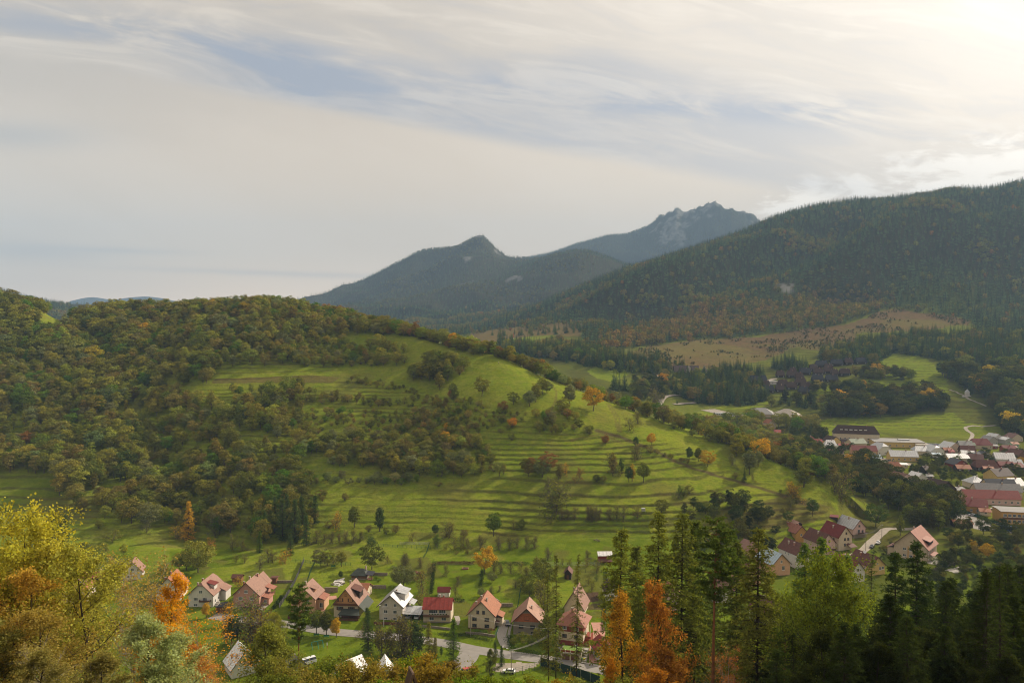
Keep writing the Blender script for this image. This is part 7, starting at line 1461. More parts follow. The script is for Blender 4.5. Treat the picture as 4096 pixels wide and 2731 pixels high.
for b, L in grp.items():
    if len(L) > 1:
        L.sort(key=lambda c: c['u'])
        many = len(L) > 20
        for i, c in enumerate(L):
            if not many: c['lab'] = f"{ORD[i + 1]} {c['tn']} {WORD[c['kind']]} from left {c['where'].replace('in the trees', 'of the trees')}"
            else: c['lab'] = b; c['grp'] = 'the ' + b
    else: L[0]['lab'] = b
for c in INDIV:
    plant(c['kind'], c['i'], (c['x'], c['y'], c['z']), c['h'], c['tint'], c['rot'], c['px'] > 85, c['lab'], c.get('grp', 'trees ' + c['where']))
srcs, smap = [], {}
ptsR = []; ptsC = []
def sidx(kd, i):
    if (kd, i) not in smap: smap[(kd, i)] = len(srcs); srcs.append(KD[kd].one(i))
    return smap[(kd, i)]
for c in REST:
    kd = c['kind'] if c['kind'] not in ('sparse', 'bare', 'poplar', 'fspruce', 'specimen') else 'broad'
    tgt = ptsC if kd == 'spruce' else ptsR
    tgt.append((c['x'], c['y'], c['z'], c['h'], c['rot'], c['tint'], sidx(kd, c['i'] % KD[kd].n)))
if ptsR: stuff_scatter('woodland', 'dense autumn woodland covering the hillside', ptsR, srcs)
if ptsC: stuff_scatter('spruce_forest', 'dark spruce forest beyond the village', ptsC, srcs)
NW = {'bigleaf': 'broadleaf tree', 'cone': 'conical tree', 'thinleaf': 'thin-leaved tree', 'larch': 'larch', 'thinlarch': 'thin larch', 'pine': 'pine', 'bush': 'bush'}
bg_ = {}
for q in NEAR: bg_.setdefault((q[6], NW[q[0]], q[7]), []).append(q)
for (wd, nw, ph), L in bg_.items():
    L.sort(key=lambda q: q[2])
    for n_, (kd, mi, u, vt, d, tint, w_, ph_) in enumerate(L):
        X_t, _, Z_t = pt(u, vt, d); zg = float(H(X_t, d)); h = max(Z_t - zg, 2.5)
        lab = f"{wd} {nw} {ph}" if len(L) == 1 or len(L) > 20 else f"{ORD[min(n_ + 1, 20)]} {wd} {nw} from left {ph}"
        h_ = h
        wide = min(1.6, max(0.8, {'bigleaf': 1.0, 'bush': 1.1}.get(kd, 1.0) * (NATIVE[kd] / h) ** 0.35))
        if 'thin reddish' in ph: wide = .62
        if 'bare orange-brown' in ph: wide = .9
        if kd == 'cone': wide = .82
        if kd == 'thinlarch' and u < 2400: wide = .62
        plant(kd, mi, (X_t, d, zg), h_, np.array(tint), (u * 0.37) % 6.28, True, lab, 'trees ' + ph if len(L) > 1 else None, wide)
print('trees', len(INDIV), len(REST), len(NEAR), {k_: len(v_) for k_, v_ in byk.items()}, time.time() - T0)
# ------------------------------------------------------------------ roads, paths, vehicles, fences, poles
def drape_strip(name, uvs, width, m, kind='structure', label=None, off=.05, world=False):
    P = [np.array(ground(u, v)[:2]) for u, v in uvs] if not world else [np.array(p) for p in uvs]
    Q = []
    for i in range(len(P) - 1):
        p0 = P[max(i - 1, 0)]; p1 = P[i]; p2 = P[i + 1]; p3 = P[min(i + 2, len(P) - 1)]
        n = max(2, int(np.linalg.norm(p2 - p1) / 1.2))
        for t in np.arange(n) / n: Q.append(.5 * (2 * p1 + (p2 - p0) * t + (2 * p0 - 5 * p1 + 4 * p2 - p3) * t * t + (3 * p1 - p0 - 3 * p2 + p3) * t ** 3))
    Q.append(P[-1]); Q = np.array(Q); T = np.gradient(Q, axis=0); T /= np.linalg.norm(T, axis=1, keepdims=True) + 1e-9; Nn = np.stack([-T[:, 1], T[:, 0]], -1)
    nc = 7; V = []
    wd = width if np.ndim(width) else np.full(len(Q), width)
    for j in range(nc):
        S = Q + Nn * (j / (nc - 1) - .5) * wd[:, None]; V.append(np.stack([S[:, 0], S[:, 1], H(S[:, 0], S[:, 1]) + off], -1))
    V = np.stack(V, 1); V[:, :, 2] = V[:, :, 2] * .5 + V[:, :, 2].max(1, keepdims=True) * .5
    n = len(Q); i, j = np.meshgrid(np.arange(n - 1), np.arange(nc - 1), indexing='ij'); a = (i * nc + j).ravel()
    return add_obj(name, np_mesh(name, V.reshape(-1, 3), np.stack([a, a + 1, a + nc + 1, a + nc], -1)[:, ::-1], m, smooth=True), kind=kind, label=label)
def drape_poly(name, uvs, m, off=.05, label=None):
    P = np.array([ground(u, v)[:2] for u, v in uvs]); x0, y0 = P.min(0); x1, y1 = P.max(0); st = max(1.0, (x1 - x0) / 60)
    xs = np.arange(x0, x1 + st, st); ys = np.arange(y0, y1 + st, st); X, Y = np.meshgrid(xs, ys)
    ins = inpoly(X, Y, P); idx = -np.ones(X.shape, int); V = []; Fq = []
    for r in range(len(ys) - 1):
        for c_ in range(len(xs) - 1):
            if inpoly(np.array([X[r, c_] + st / 2]), np.array([Y[r, c_] + st / 2]), P)[0]:
                q = []
                for rr, cc in ((r, c_), (r, c_ + 1), (r + 1, c_ + 1), (r + 1, c_)):
                    if idx[rr, cc] < 0: idx[rr, cc] = len(V); V.append((X[rr, cc], Y[rr, cc], float(H(X[rr, cc], Y[rr, cc])) + off))
                    q.append(idx[rr, cc])
                Fq.append(q)
    return add_obj(name, np_mesh(name, V, Fq, m, smooth=True), kind='structure', label=label)
def C5(p): return [(3000 + x / 2.007, 1950 + y / 2.007) for x, y in p]
def C2(p): return [(900 + x / 2.485, 2100 + y / 2.485) for x, y in p]
def C3(p): return [(1600 + x / 2.485, 2100 + y / 2.485) for x, y in p]
def C4(p): return [(2300 + x / 2.485, 2100 + y / 2.485) for x, y in p]
RD = [(850,2462),(1000,2482),(1150,2496),(1300,2522),(1420,2533),(1560,2545),(1700,2560),(1801,2576),(1900,2597),(2043,2619),(2204,2640),(2324,2661),(2400,2677),(2520,2705),(2700,2755)]
drape_strip('road', RD, 6.4, M_ASPH, label='grey village road in front of the row of houses')
drape_strip('pavement', [(u, v - 13) for u, v in RD[9:14]], 1.2, M_CONC, off=.14)
drape_strip('side_road', [(1880,2606),(1862,2640),(1820,2672),(1760,2692),(1690,2706)], 7.5, M_ASPH, off=.055)
drape_poly('parking_area', C3([(960,1370),(1200,1360),(1390,1375),(1300,1420),(1180,1450),(1040,1470),(920,1440)]), M_GRAV)
drape_strip('driveway', C3([(1010,940),(1030,1000),(1010,1100),(1060,1215)]), 3.6, M_CONC, off=.06)
drape_strip('driveway', C3([(1105,985),(1085,1060),(1078,1140)]), 1.0, M_CONC, off=.06)
drape_strip('driveway', C4([(215,965),(240,1050),(225,1150),(205,1250),(205,1370)]), 4.6, M_BRICKP, off=.06)
drape_strip('driveway', C2([(440,735),(400,790),(340,840)]), 3.0, M_CONC, off=.06)
drape_strip('driveway', C2([(1000,720),(1060,720),(1110,715)]), 4.5, M_BRICKP, off=.06)
drape_strip('garden_path', C2([(1010,760),(985,820),(960,880),(955,930)]), 1.6, M_BRICKP, off=.06)
drape_strip('garden_path', C3([(560,900),(575,940),(560,990)]), 2.0, M_CONC, off=.06)
drape_strip('lane', C5([(1400,318),(1250,335),(1150,328),(1090,335),(1060,360),(1010,405),(960,450),(905,505),(800,560),(700,620)]), 4.8, M_GRAV, label='pale gravel lane climbing past the houses', off=.08)
drape_poly('main_road', C6([(1690,930),(1740,935),(1900,985),(2060,1035),(2210,1085),(2400,1130),(2400,1170),(2200,1130),(1950,1112),(1800,1075),(1720,1045)]), M_ASPH, label='main road beside the school')
drape_poly('car_park', C6([(980,285),(1060,262),(1250,280),(1400,290),(1610,305),(1600,335),(1420,335),(1380,300),(1000,300)]), M_ASPH)
drape_poly('yard', C6([(960,430),(1100,430),(1110,460),(1300,480),(1290,500),(980,470)]), M_GRAV)
drape_strip('path', C10([(2130,985),(2040,995),(1960,992),(1895,1000),(1905,1025),(1945,1055),(1935,1090),(1905,1135)]), 3.6, M_GRAV, off=.15, label='pale path curving down the far meadow')
drape_strip('path', C10([(1770,705),(1830,730),(1885,752),(1930,785),(2000,812),(2060,835)]), 3.4, M_GRAV, off=.2)
drape_poly('playground', C6([(1715,272),(1800,266),(1880,272),(1885,284),(1800,290),(1720,285)]), M_GRAV, off=.12)
drape_strip('drive', C9([(765,560),(785,520),(815,498),(880,490),(960,495),(1030,515),(1010,540),(930,548),(860,552)]), 6, M_GRAV, off=.2)
drape_strip('drive', C9([(760,345),(770,365),(820,378)]), 7, M_GRAV, off=.25)
drape_poly('ball_court', C9([(1050,590),(1150,585),(1400,630),(1390,650),(1230,630)]), M_GRAV, off=.2)
drape_strip('road', C10([(330,640),(380,625),(410,622)]), 8, M_GRAV, off=.3)
drape_poly('patio', C5([(1560,660),(1690,632),(1790,650),(1650,685)]), M_CONC, off=.1)
# lane among the chalets, yards
PAINT = {}
def paint(c):
    if c not in PAINT:
        rgb = {'white': (.75,.75,.74), 'black': (.015,.015,.018), 'red': (.45,.02,.02), 'silver': (.42,.43,.45), 'blue': (.04,.10,.28), 'grey': (.12,.12,.13), 'dark': (.04,.045,.05), 'green': (.05,.16,.08)}[c]
        k = NT('car_paint_' + c); PAINT[c] = k.out(k.bsdf(rgb + (1,), .3, **{'Coat Weight': .6, 'Coat Roughness': .1}).outputs[0])
    return PAINT[c]
M_TYRE = mat('tyre', (.02, .02, .02)); M_LAMP = mat('lamp_glass', (.55, .50, .45), rough=.2); M_TAIL = mat('tail_lamp', (.30, .02, .02), rough=.3)
def car(u, v, yaw, colr, label, kind='car', split=True, group=None, pos=None, wheels=True):
    p = ground(u, v) if pos is None else pos
    van = kind in ('van', 'bus')
    L, Wd, hb, ht = (4.3, 1.75, .85, 1.45) if kind == 'car' else ((5.6, 2.0, 1.3, 2.3) if kind == 'van' else (11.5, 2.5, 1.3, 3.0))
    nose = .9 if kind == 'car' else .25
    e = add_obj({'car': 'parked_car', 'van': 'van', 'bus': 'bus'}[kind], None, loc=(p[0], p[1], p[2] + .07)); e.rotation_euler = (0, 0, R(yaw)); tag(e, label, kind, group)
    w_ = Wd / 2
    prof = [(-L/2, .35), (-L/2 + .05, hb), (-L/2 + nose, hb + .08), (L/2 - .5, hb + .08), (L/2 - .02, hb - .05), (L/2, .35)]
    b = MB(); n = len(prof); pts = [(x, -w_, z) for x, z in prof] + [(x, w_, z) for x, z in prof]
    b.poly(pts, [tuple(range(n)), tuple(range(2 * n - 1, n - 1, -1))] + [(i, n + i, n + (i + 1) % n, (i + 1) % n) for i in range(n)])
    c0, c1 = (-L/2 + nose + .1, L/2 - .35) if kind == 'car' else (-L/2 + .15, L/2 - .1)
    r0, r1 = (c0 + .65, c1 - .45) if kind == 'car' else (c0 + .4, c1 - .05)
    b.poly([(r0, -w_ + .2, ht - .06), (r1, -w_ + .2, ht - .06), (r1, w_ - .2, ht - .06), (r0, w_ - .2, ht - .06), (r0 + .1, -w_ + .3, ht), (r1 - .1, -w_ + .3, ht), (r1 - .1, w_ - .3, ht), (r0 + .1, w_ - .3, ht)], [(4, 5, 6, 7), (0, 1, 5, 4), (1, 2, 6, 5), (2, 3, 7, 6), (3, 0, 4, 7)])
    b.build('body', paint(colr), e)
    zb = hb + .07
    g_ = MB().poly([(c0, -w_ + .06, zb), (c1, -w_ + .06, zb), (c1, w_ - .06, zb), (c0, w_ - .06, zb), (r0, -w_ + .21, ht - .05), (r1, -w_ + .21, ht - .05), (r1, w_ - .21, ht - .05), (r0, w_ - .21, ht - .05)], [(0, 1, 5, 4), (1, 2, 6, 5), (2, 3, 7, 6), (3, 0, 4, 7)])
    g_.build('window', M_GLASS, e)
    if wheels:
        for x in (-L * .31, L * .31):
            for sgn in (-1, 1): MB().tube((x, sgn * (w_ - .2), .32), (x, sgn * (w_ + .02), .32), .33, n=12).build('wheel', M_TYRE, e)
        for sgn in (-1, 1):
            MB().box(-L/2 - .02, -L/2 + .1, sgn * w_ * .75 - .18, sgn * w_ * .75 + .18, .6, .78).build('headlight', M_LAMP, e); MB().box(L/2 - .1, L/2 + .02, sgn * w_ * .8 - .12, sgn * w_ * .8 + .12, .6, .8).build('tail_light', M_TAIL, e)
    return e
car(2029, 2497, 98, 'black', 'black estate car parked on the driveway of the cream house')
cpos = CARPORT.e.location
for dx, cc, lb in ((-1.75, 'silver', 'grey car parked under the carport, nearer the white brick house'), (1.75, 'white', 'white car parked under the carport, on the open side')):
    a = R(-8); car(0, 0, 90 - 8, cc, lb, pos=(cpos[0] + dx * math.cos(a) - 2.7 * math.sin(a), cpos[1] + dx * math.sin(a) + 2.7 * math.cos(a), cpos[2]))
car(1876, 2696, 20, 'red', 'red van at the junction behind the bottom shrubs', 'van'); car(2036, 2690, -10, 'white', 'white car on the gravel behind the dark junction trees'); car(1232, 2655, 40, 'white', 'white van beside the dull grey roof at the bottom', 'van')
car(*C5([(980, 480)])[0], 52, 'black', 'black car on the gravel lane, the lower of two'); car(*C5([(1030, 448)])[0], 52, 'white', 'white car on the gravel lane, the upper of two'); car(2258, 2600, 5, 'grey', 'grey car tucked beside the base of the salmon-roofed house')
for x, y, cc, lb in ((1865, 975, 'silver', 'silver car on the main road by the ochre building'), (1765, 950, 'dark', 'dark car at the kerb below the ochre building'), (1990, 1110, 'black', 'black car on the main road near the orange shelter'), (1710, 930, 'white', 'pale car at the far end of the main road'), (2090, 1065, 'dark', 'dark car passing in front of the bus')): car(*C6([(x, y)])[0], -25, cc, lb)
car(*C6([(2190, 1118)])[0], -22, 'blue', 'long blue and white bus on the main road by the school', 'bus')
car(*C6([(1010, 268)])[0], -14, 'white', 'white van at the entrance of the supermarket car park', 'van'); car(*C6([(1090, 455)])[0], -30, 'grey', 'grey car in the yard by the wide silver roof'); car(*C6([(985, 425)])[0], -20, 'blue', 'blue car in the yard beside the dark red roof'); car(*C6([(1000, 432)])[0], -20, 'dark', 'dark car next to the blue one in the yard'); car(*C6([(2070, 915)])[0], -20, 'white', 'white car in front of the very long red roof')
gc = np.random.default_rng(5); k_ = 0
for r_ in range(3):
    for i in range(11):
        u, v = C6([(1400 + i * 19 + r_ * 6, 300 + r_ * 9 + i * .9)])[0]; k_ += 1
        cc = ['white', 'silver', 'grey', 'dark', 'blue', 'red', 'silver'][int(gc.integers(0, 7))]
        car(u, v, 80 + gc.uniform(-4, 4), cc, f"{cc if cc != 'dark' else 'dark-coloured'} car, {ORD[i + 1]} from the left in the {['far', 'middle', 'near'][r_]} row of the supermarket car park", group='cars in the supermarket car park', wheels=False)

def fence(uvs, h, m, label, style='mesh', name='fence', post=2.5, cat='fence', world=None):
    P = [np.array(ground(u, v)) for u, v in uvs]; e = add_obj(name, None, loc=tuple(P[0])); tag(e, label, cat)
    o = P[0]; L = [np.linalg.norm((b - a)[:2]) for a, b in zip(P[:-1], P[1:])]; tot = sum(L); n = max(2, int(tot / post))
    pts = []
    for k in range(n + 1):
        s_ = tot * k / n; i = 0
        while i < len(L) - 1 and s_ > L[i]: s_ -= L[i]; i += 1
        q = P[i] + (P[i + 1] - P[i]) * min(s_ / L[i], 1); q = np.array([q[0], q[1], float(H(q[0], q[1]))]); pts.append(q - o)
    pn = MB()
    for k, q in enumerate(pts):
        if k < 60: MB().box(q[0] - .06, q[0] + .06, q[1] - .06, q[1] + .06, q[2] - .3, q[2] + h + .08).build('post', m if style != 'solid' else M_METAL, e)
    for a, b in zip(pts[:-1], pts[1:]):
        t = (b - a)[:2]; t = t / (np.linalg.norm(t) + 1e-9); nn = np.array([-t[1], t[0], 0]) * .02
        up = np.array([0, 0, h]); lo = np.array([0, 0, -.1])
        if style in ('solid', 'wall', 'board'):
            k = 1 if style != 'wall' else 9
            pn.poly([a - nn * k + lo, b - nn * k + lo, b + nn * k + lo, a + nn * k + lo, a - nn * k + up, b - nn * k + up, b + nn * k + up, a + nn * k + up], [(0, 1, 5, 4), (1, 2, 6, 5), (2, 3, 7, 6), (3, 0, 4, 7), (4, 5, 6, 7)])
        else:
            for z in np.linspace(.15, h, 5 if style == 'mesh' else 3):
                zz_ = np.array([0, 0, z]); s3 = np.array([0, 0, .03 if style == 'mesh' else .07])
                pn.poly([a - nn + zz_, b - nn + zz_, b + nn + zz_ + s3, a + nn + zz_ + s3], [(0, 1, 2, 3)])
            if style == 'mesh':
                nd = int(np.linalg.norm(b - a) / .5)
                for j in range(nd):
                    q = a + (b - a) * j / nd; pn.poly([q - nn, q + nn, q + nn + up, q - nn + up], [(0, 1, 2, 3)])
    pn.build({'solid': 'screen', 'wall': 'masonry', 'board': 'boards'}.get(style, 'rails'), m, e)
M_FD = mat('fence_dark', (.022, .020, .018)); M_FG = mat('fence_green', (.03, .10, .06)); M_FW = mat('fence_wood', (.16, .10, .06)); M_STW = simple('stone_wall', (.24, .20, .16), .95, .35, 1.6, bump=.6, bscale=3); M_SCR = mat('screen_green', (.012, .035, .028)); M_RAILB = mat('fence_brown', (.14, .05, .03))
fence(C2([(785,360),(700,560),(640,670),(540,820)]), 1.9, M_FD, 'tall black garden fence running uphill beside the smooth lawn', 'solid')
fence(C2([(890,385),(850,470),(820,560)]), 1.7, M_FG, 'green wire fence along the left edge of the smooth lawn'); fence(C2([(655,365),(790,372),(890,385),(1250,400)]), 1.4, M_FG, 'thin wire fence across the top of the gardens')
fence(C2([(990,665),(1120,665)]), 2.2, M_STW, 'brown stone retaining wall between the peach and the timber house', 'wall', 'stone_wall', cat='wall'); fence(C2([(500,572),(670,570)]), 1.1, M_STW, 'low pale stone wall behind the pink house', 'wall', 'stone_wall', cat='wall')
fence(C2([(1395,625),(1600,628)]), 1.5, M_STW, 'lower stone terrace wall behind the timber house', 'wall', 'stone_wall', cat='wall'); fence(C2([(1440,495),(1615,500)]), 1.3, M_STW, 'upper stone terrace wall beside the summerhouse', 'wall', 'stone_wall', cat='wall')
fence(C2([(1390,520),(1500,530),(1580,530)]), 1.1, M_FW, 'pale wooden railing on the garden terrace', 'rail'); fence(C2([(300,875),(370,880),(500,872)]), 1.3, M_FD, 'dark gate fence with white pillars before the pink house', 'rail'); fence(C2([(625,930),(700,940),(830,905),(870,890)]), 1.3, M_RAILB, 'brown front fence of the peach house', 'board'); fence(C2([(1480,985),(1700,990),(1760,1000)]), 1.1, M_RAILB, 'brown front fence of the white brick house', 'board')
fence(C3([(220,1010),(330,1020),(500,1040)]), .8, M_STW, 'stone front wall of the red-roofed house', 'wall', 'stone_wall', cat='wall'); fence(C3([(650,1080),(780,1085),(945,1112)]), .9, M_STW, 'stone front wall of the cream house', 'wall', 'stone_wall', cat='wall'); fence(C3([(945,1112),(965,1070),(980,1030)]), 1.3, M_FG, 'green side fence of the cream house', 'mesh'); fence(C3([(990,808),(1120,808)]), 1.4, M_STW, 'short stone wall behind the black car', 'wall', 'stone_wall', cat='wall')
fence(C3([(1398,1395),(1480,1425),(1650,1470),(1810,1520),(1988,1590)]), 3.0, M_SCR, 'long dark green windscreen fence below the road', 'solid', 'screen_fence', 3.5); fence(C3([(1150,1490),(1275,1465),(1395,1420)]), 2.6, M_FG, 'wire ball-court fence beside the parking area', 'mesh')
fence(C3([(1220,540),(1190,700),(1170,830),(1100,1000)]), 1.6, M_FG, 'green wire fence between the cream and the unfinished house'); fence(C3([(290,200),(260,290),(230,330)]), 1.4, M_FG, 'short wire fence at the corner of the vegetable plot'); fence(C3([(0,190),(290,190)]), 1.3, M_METAL, 'pale wire fence along the top of the vegetable plot'); fence(C3([(1370,395),(1600,400),(1988,400)]), 1.5, M_METAL, 'grey wire fence under the big meadow'); fence(C3([(1370,380),(1350,500)]), 1.5, M_FG, 'green wire fence going down from the meadow corner'); fence(C4([(50,470),(320,470)]), 1.3, M_FD, 'dark rail fence above the young orchard', 'rail'); fence(C4([(322,450),(318,700),(305,900),(300,1050)]), 1.7, M_SCR, 'dark green hedge-like fence right of the young orchard', 'solid'); fence(C4([(160,1280),(285,1285)]), 1.6, M_RAILB, 'brown gate across the brick driveway', 'board', 'gate', cat='gate')
fence(C5([(770,540),(700,560)]), 1.0, M_CHIM, 'low brick wall before the tall cream house', 'wall', 'brick_wall', cat='wall'); fence(C5([(1480,665),(1670,600)]), 1.2, M_STW, 'grey retaining wall of the large house terrace', 'wall', 'stone_wall', cat='wall'); fence(C6([(1640,900),(1900,985),(2160,1070)]), 1.4, M_FG, 'green fence along the main road', 'board'); fence(C6([(760,800),(850,880),(1000,960)]), 1.3, M_FW, 'wooden rail fence down the right edge of the spur', 'rail'); fence(C8([(430,1500),(430,1540),(820,1560)]), 1.3, M_FG, 'wire fence round the garden under the lower terraces')
def pole(u, v, h, label, m=M_POLE, arm=True, lamp=False):
    p = ground(u, v); e = add_obj('utility_pole' if not lamp else 'street_lamp', None, loc=tuple(p)); tag(e, label, 'pole' if not lamp else 'street lamp')
    MB().tube((0, 0, -.5), (0, 0, h), .16, .10, 8).build('post', m, e)
    if arm: MB().box(-.8, .8, -.06, .06, h - .5, h - .38).build('crossarm', M_METAL, e)
    if lamp: MB().tube((0, 0, h - .1), (-1.2, -.1, h + .25), .05, .04, 6).build('arm', M_METAL, e); MB().box(-1.7, -1.1, -.2, .05, h + .18, h + .32).build('lamp_head', M_FRAME, e)
    return np.array([p[0], p[1], p[2] + h - .4])
pa = pole(1535, 2505, 8.0, 'concrete pole in front of the white brick house', M_POLEC, True, True); pb = pole(1882, 2546, 8.5, 'wooden pole in front of the cream house'); pc = pole(2045, 2694, 8.5, 'street lamp pole beside the parking area', M_POLE, True, True); pd_ = pole(2232, 2608, 9.0, 'twin pole among the three slender larches'); pe = pole(3463, 2202, 9.5, 'wooden pole beside the gravel lane, left one'); pf = pole(3527, 2165, 9.5, 'wooden pole at the top of the gravel lane')
def wire(a, b, n_, label):
    m = MB()
    for k in range(n_):
        o = np.array([-.6 + 1.2 * k / max(n_ - 1, 1), 0, 0]); pr = None
        for i in range(13):
            t = i / 12; q = a + (b - a) * t + o - np.array([0, 0, 1.2 * 4 * t * (1 - t)])
            if pr is not None: m.tube(pr, q, .022, n=3, caps=False)
            pr = q
    m.build('power_line', mat('wire', (.30, .28, .25)), label=label, cat='power line')
wire(pd_, pc, 4, 'sagging bundle of wires over the road to the street lamp pole'); wire(pb, pa, 3, 'wires between the poles before the red-roofed house'); wire(pe, pf, 3, 'wires over the gravel lane'); wire(pb, pd_, 3, 'wires from the cream house to the slender larches')
# play things and garden things
p = ground(1269, 2590); e = add_obj('swing_set', None, loc=tuple(p)); e.rotation_euler = (0, 0, R(28)); tag(e, 'turquoise metal swing frame on the small park lawn', 'swing')
M_TURQ = mat('turquoise_paint', (.02, .25, .24))
for x in (-2, 0.2, 2): 
    for s_ in (-1, 1): MB().tube((x, s_ * 1.2, 0), (x, 0, 2.5), .07, .06, 6).build('leg', M_TURQ, e)
MB().tube((-2.1, 0, 2.5), (2.1, 0, 2.5), .07, n=6).build('crossbar', M_TURQ, e)
for x in (-1, 1.1): MB().box(x - .25, x + .25, -.12, .12, .5, .55).tube((x - .22, 0, .55), (x - .22, 0, 2.5), .015, n=3).tube((x + .22, 0, .55), (x + .22, 0, 2.5), .015, n=3).build('swing_seat', M_DOOR, e)
p = ground(1309, 2592); e = add_obj('notice_post', None, loc=tuple(p)); tag(e, 'white and red notice post on the small park lawn', 'sign'); MB().box(-.07, .07, -.05, .05, 0, 1.2).build('post', mat('post_red', (.35, .05, .02)), e); MB().box(-.22, .22, -.07, -.05, 1.2, 2.2).build('board', M_FRAME, e)
def bench(u, v, yaw, label):
    p = ground(u, v); e = add_obj('park_bench', None, loc=tuple(p)); e.rotation_euler = (0, 0, R(yaw)); tag(e, label, 'bench')
    m_ = mat('bench_green', (.03, .16, .07)); MB().box(-1, 1, -.25, .25, .42, .48).build('seat', m_, e); MB().box(-1, 1, .25, .3, .5, .95).build('backrest', m_, e)
    for x in (-.85, .8): MB().box(x, x + .08, -.22, .28, 0, .42).build('leg', m_, e)
bench(1265, 2543, 5, 'green bench under the left park tree'); bench(1305, 2548, 5, 'green bench under the middle park tree'); bench(1005, 2562, 30, 'green bench among the birches, lower'); bench(1010, 2540, 30, 'green bench among the birches, upper'); bench(1333, 2268, 0, 'red garden bench at the top of the smooth lawn')
for x, cc, lb in ((1812, 'green', 'green wheelie bin beside the garages'), (1832, 'yellow', 'yellow wheelie bin beside the garages')):
    u, v = C3([(x, 1350)])[0]; p = ground(u, v); e = add_obj('wheelie_bin', None, loc=tuple(p)); tag(e, lb, 'bin'); cm_ = mat('bin_' + cc, (.05, .16, .05) if cc == 'green' else (.5, .4, .02))
    MB().poly([(-.28,-.3,.1),(.28,-.3,.1),(.28,.3,.1),(-.28,.3,.1),(-.34,-.4,1.05),(.34,-.4,1.05),(.34,.4,1.05),(-.34,.4,1.05)], [(0,3,2,1),(0,1,5,4),(1,2,6,5),(2,3,7,6),(3,0,4,7),(4,5,6,7)]).build('body', cm_, e); MB().box(-.36, .36, -.44, .42, 1.05, 1.12).build('lid', mat('bin_lid_' + cc, (.06, .2, .06) if cc == 'green' else (.6, .5, .03)), e)
def pile(name, u, v, n, r, m, label, cat, size=.5):
    p = ground(u, v); g_ = np.random.default_rng(int(u)); m_ = MB()
    for i in range(n):
        a, q = g_.uniform(0, 6.28), g_.uniform(0, 1) ** .5 * r; x, y = math.cos(a) * q, math.sin(a) * q * .6; z = (1 - q / r) * size * 1.4; s_ = size * g_.uniform(.4, .9)
        m_.tube((x - s_ / 2, y, z + s_ * .3), (x + s_ / 2, y + g_.normal(0, .1), z + s_ * .35), s_ * .5, s_ * .35, 6)
    m_.build(name, m, loc=tuple(p), label=label, cat=cat)
pile('log_pile', 2385, 2163, 16, 2.0, mat('logs', (.22, .18, .13)), 'small stack of logs standing alone on the bright meadow', 'log pile', .7); pile('rockery', 1352, 2335, 40, 3.2, M_STW, 'rockery bed with a white gravel rim on the smooth lawn', 'rockery', .7); pile('brush_heap', 2362, 2238, 16, 2.2, mat('brush', (.14, .10, .06)), 'brown brush heap left of the red field hut', 'brush heap', .6)
drape_poly('gravel_rim', C2([(1075,570),(1100,545),(1180,520),(1185,560),(1180,595),(1130,605),(1090,595)]), mat('white_gravel', (.6, .57, .52)), off=.04)
for u, v, lb in ((1861, 2275, 'brick raised bed with timber lids in the sunny garden'), (1676, 2292, 'raised wooden bed, right of two, in the upper garden'), (1660, 2290, 'raised wooden bed, left of two, in the upper garden')):
    p = ground(u, v); e = add_obj('raised_bed', None, loc=tuple(p)); tag(e, lb, 'raised bed'); w_ = 1.5 if u > 1800 else 1.0
    MB().box(-w_, w_, -.9, -.75, -.3, .6).box(-w_, w_, .75, .9, -.3, .6).box(-w_, -w_ + .15, -.75, .75, -.3, .6).box(w_ - .15, w_, -.75, .75, -.3, .6).build('frame', M_CHIM, e); MB().box(-w_ + .15, w_ - .15, -.75, .75, -.3, .4).build('soil', mat('garden_soil', (.05, .035, .022)), e)
    MB().slab([(-.4, -1.3, 1.3), (-.1, -1.3, 1.3), (.4, 1.0, .62), (.1, 1.0, .62)], .06).build('plank', M_FW, e)
def hedge(uvs, h, w_, tint, label):
    P = [np.array(ground(u, v)) for u, v in uvs]; A_ = Acc(); g_ = np.random.default_rng(int(uvs[0][0])); o = P[0]
    for a, b in zip(P[:-1], P[1:]):
        L = np.linalg.norm((b - a)[:2]); n = int(L * 90); t = g_.uniform(0, 1, n)[:, None]; q = a + (b - a) * t; q = q + np.stack([g_.normal(0, w_ * .3, n), g_.normal(0, w_ * .3, n), g_.uniform(0, 1, n) ** .7 * h * (1 + .15 * np.sin(q[:, 0] * 1.3))], -1)
        V, Fq = leaf_quads(q - o, unit(g_.normal(size=(n, 3)) + np.array([0, 0, .4])), .3 * g_.uniform(.6, 1.3, n), g_); A_.add(V, Fq, 0, g_.uniform(0, 1, n), g_.uniform(0, .6, n))
    ob = add_obj('hedge', A_.mesh('hedge', [M_LEAF]), loc=tuple(o)); ob['tint'] = list(tint); tag(ob, label, 'hedge')
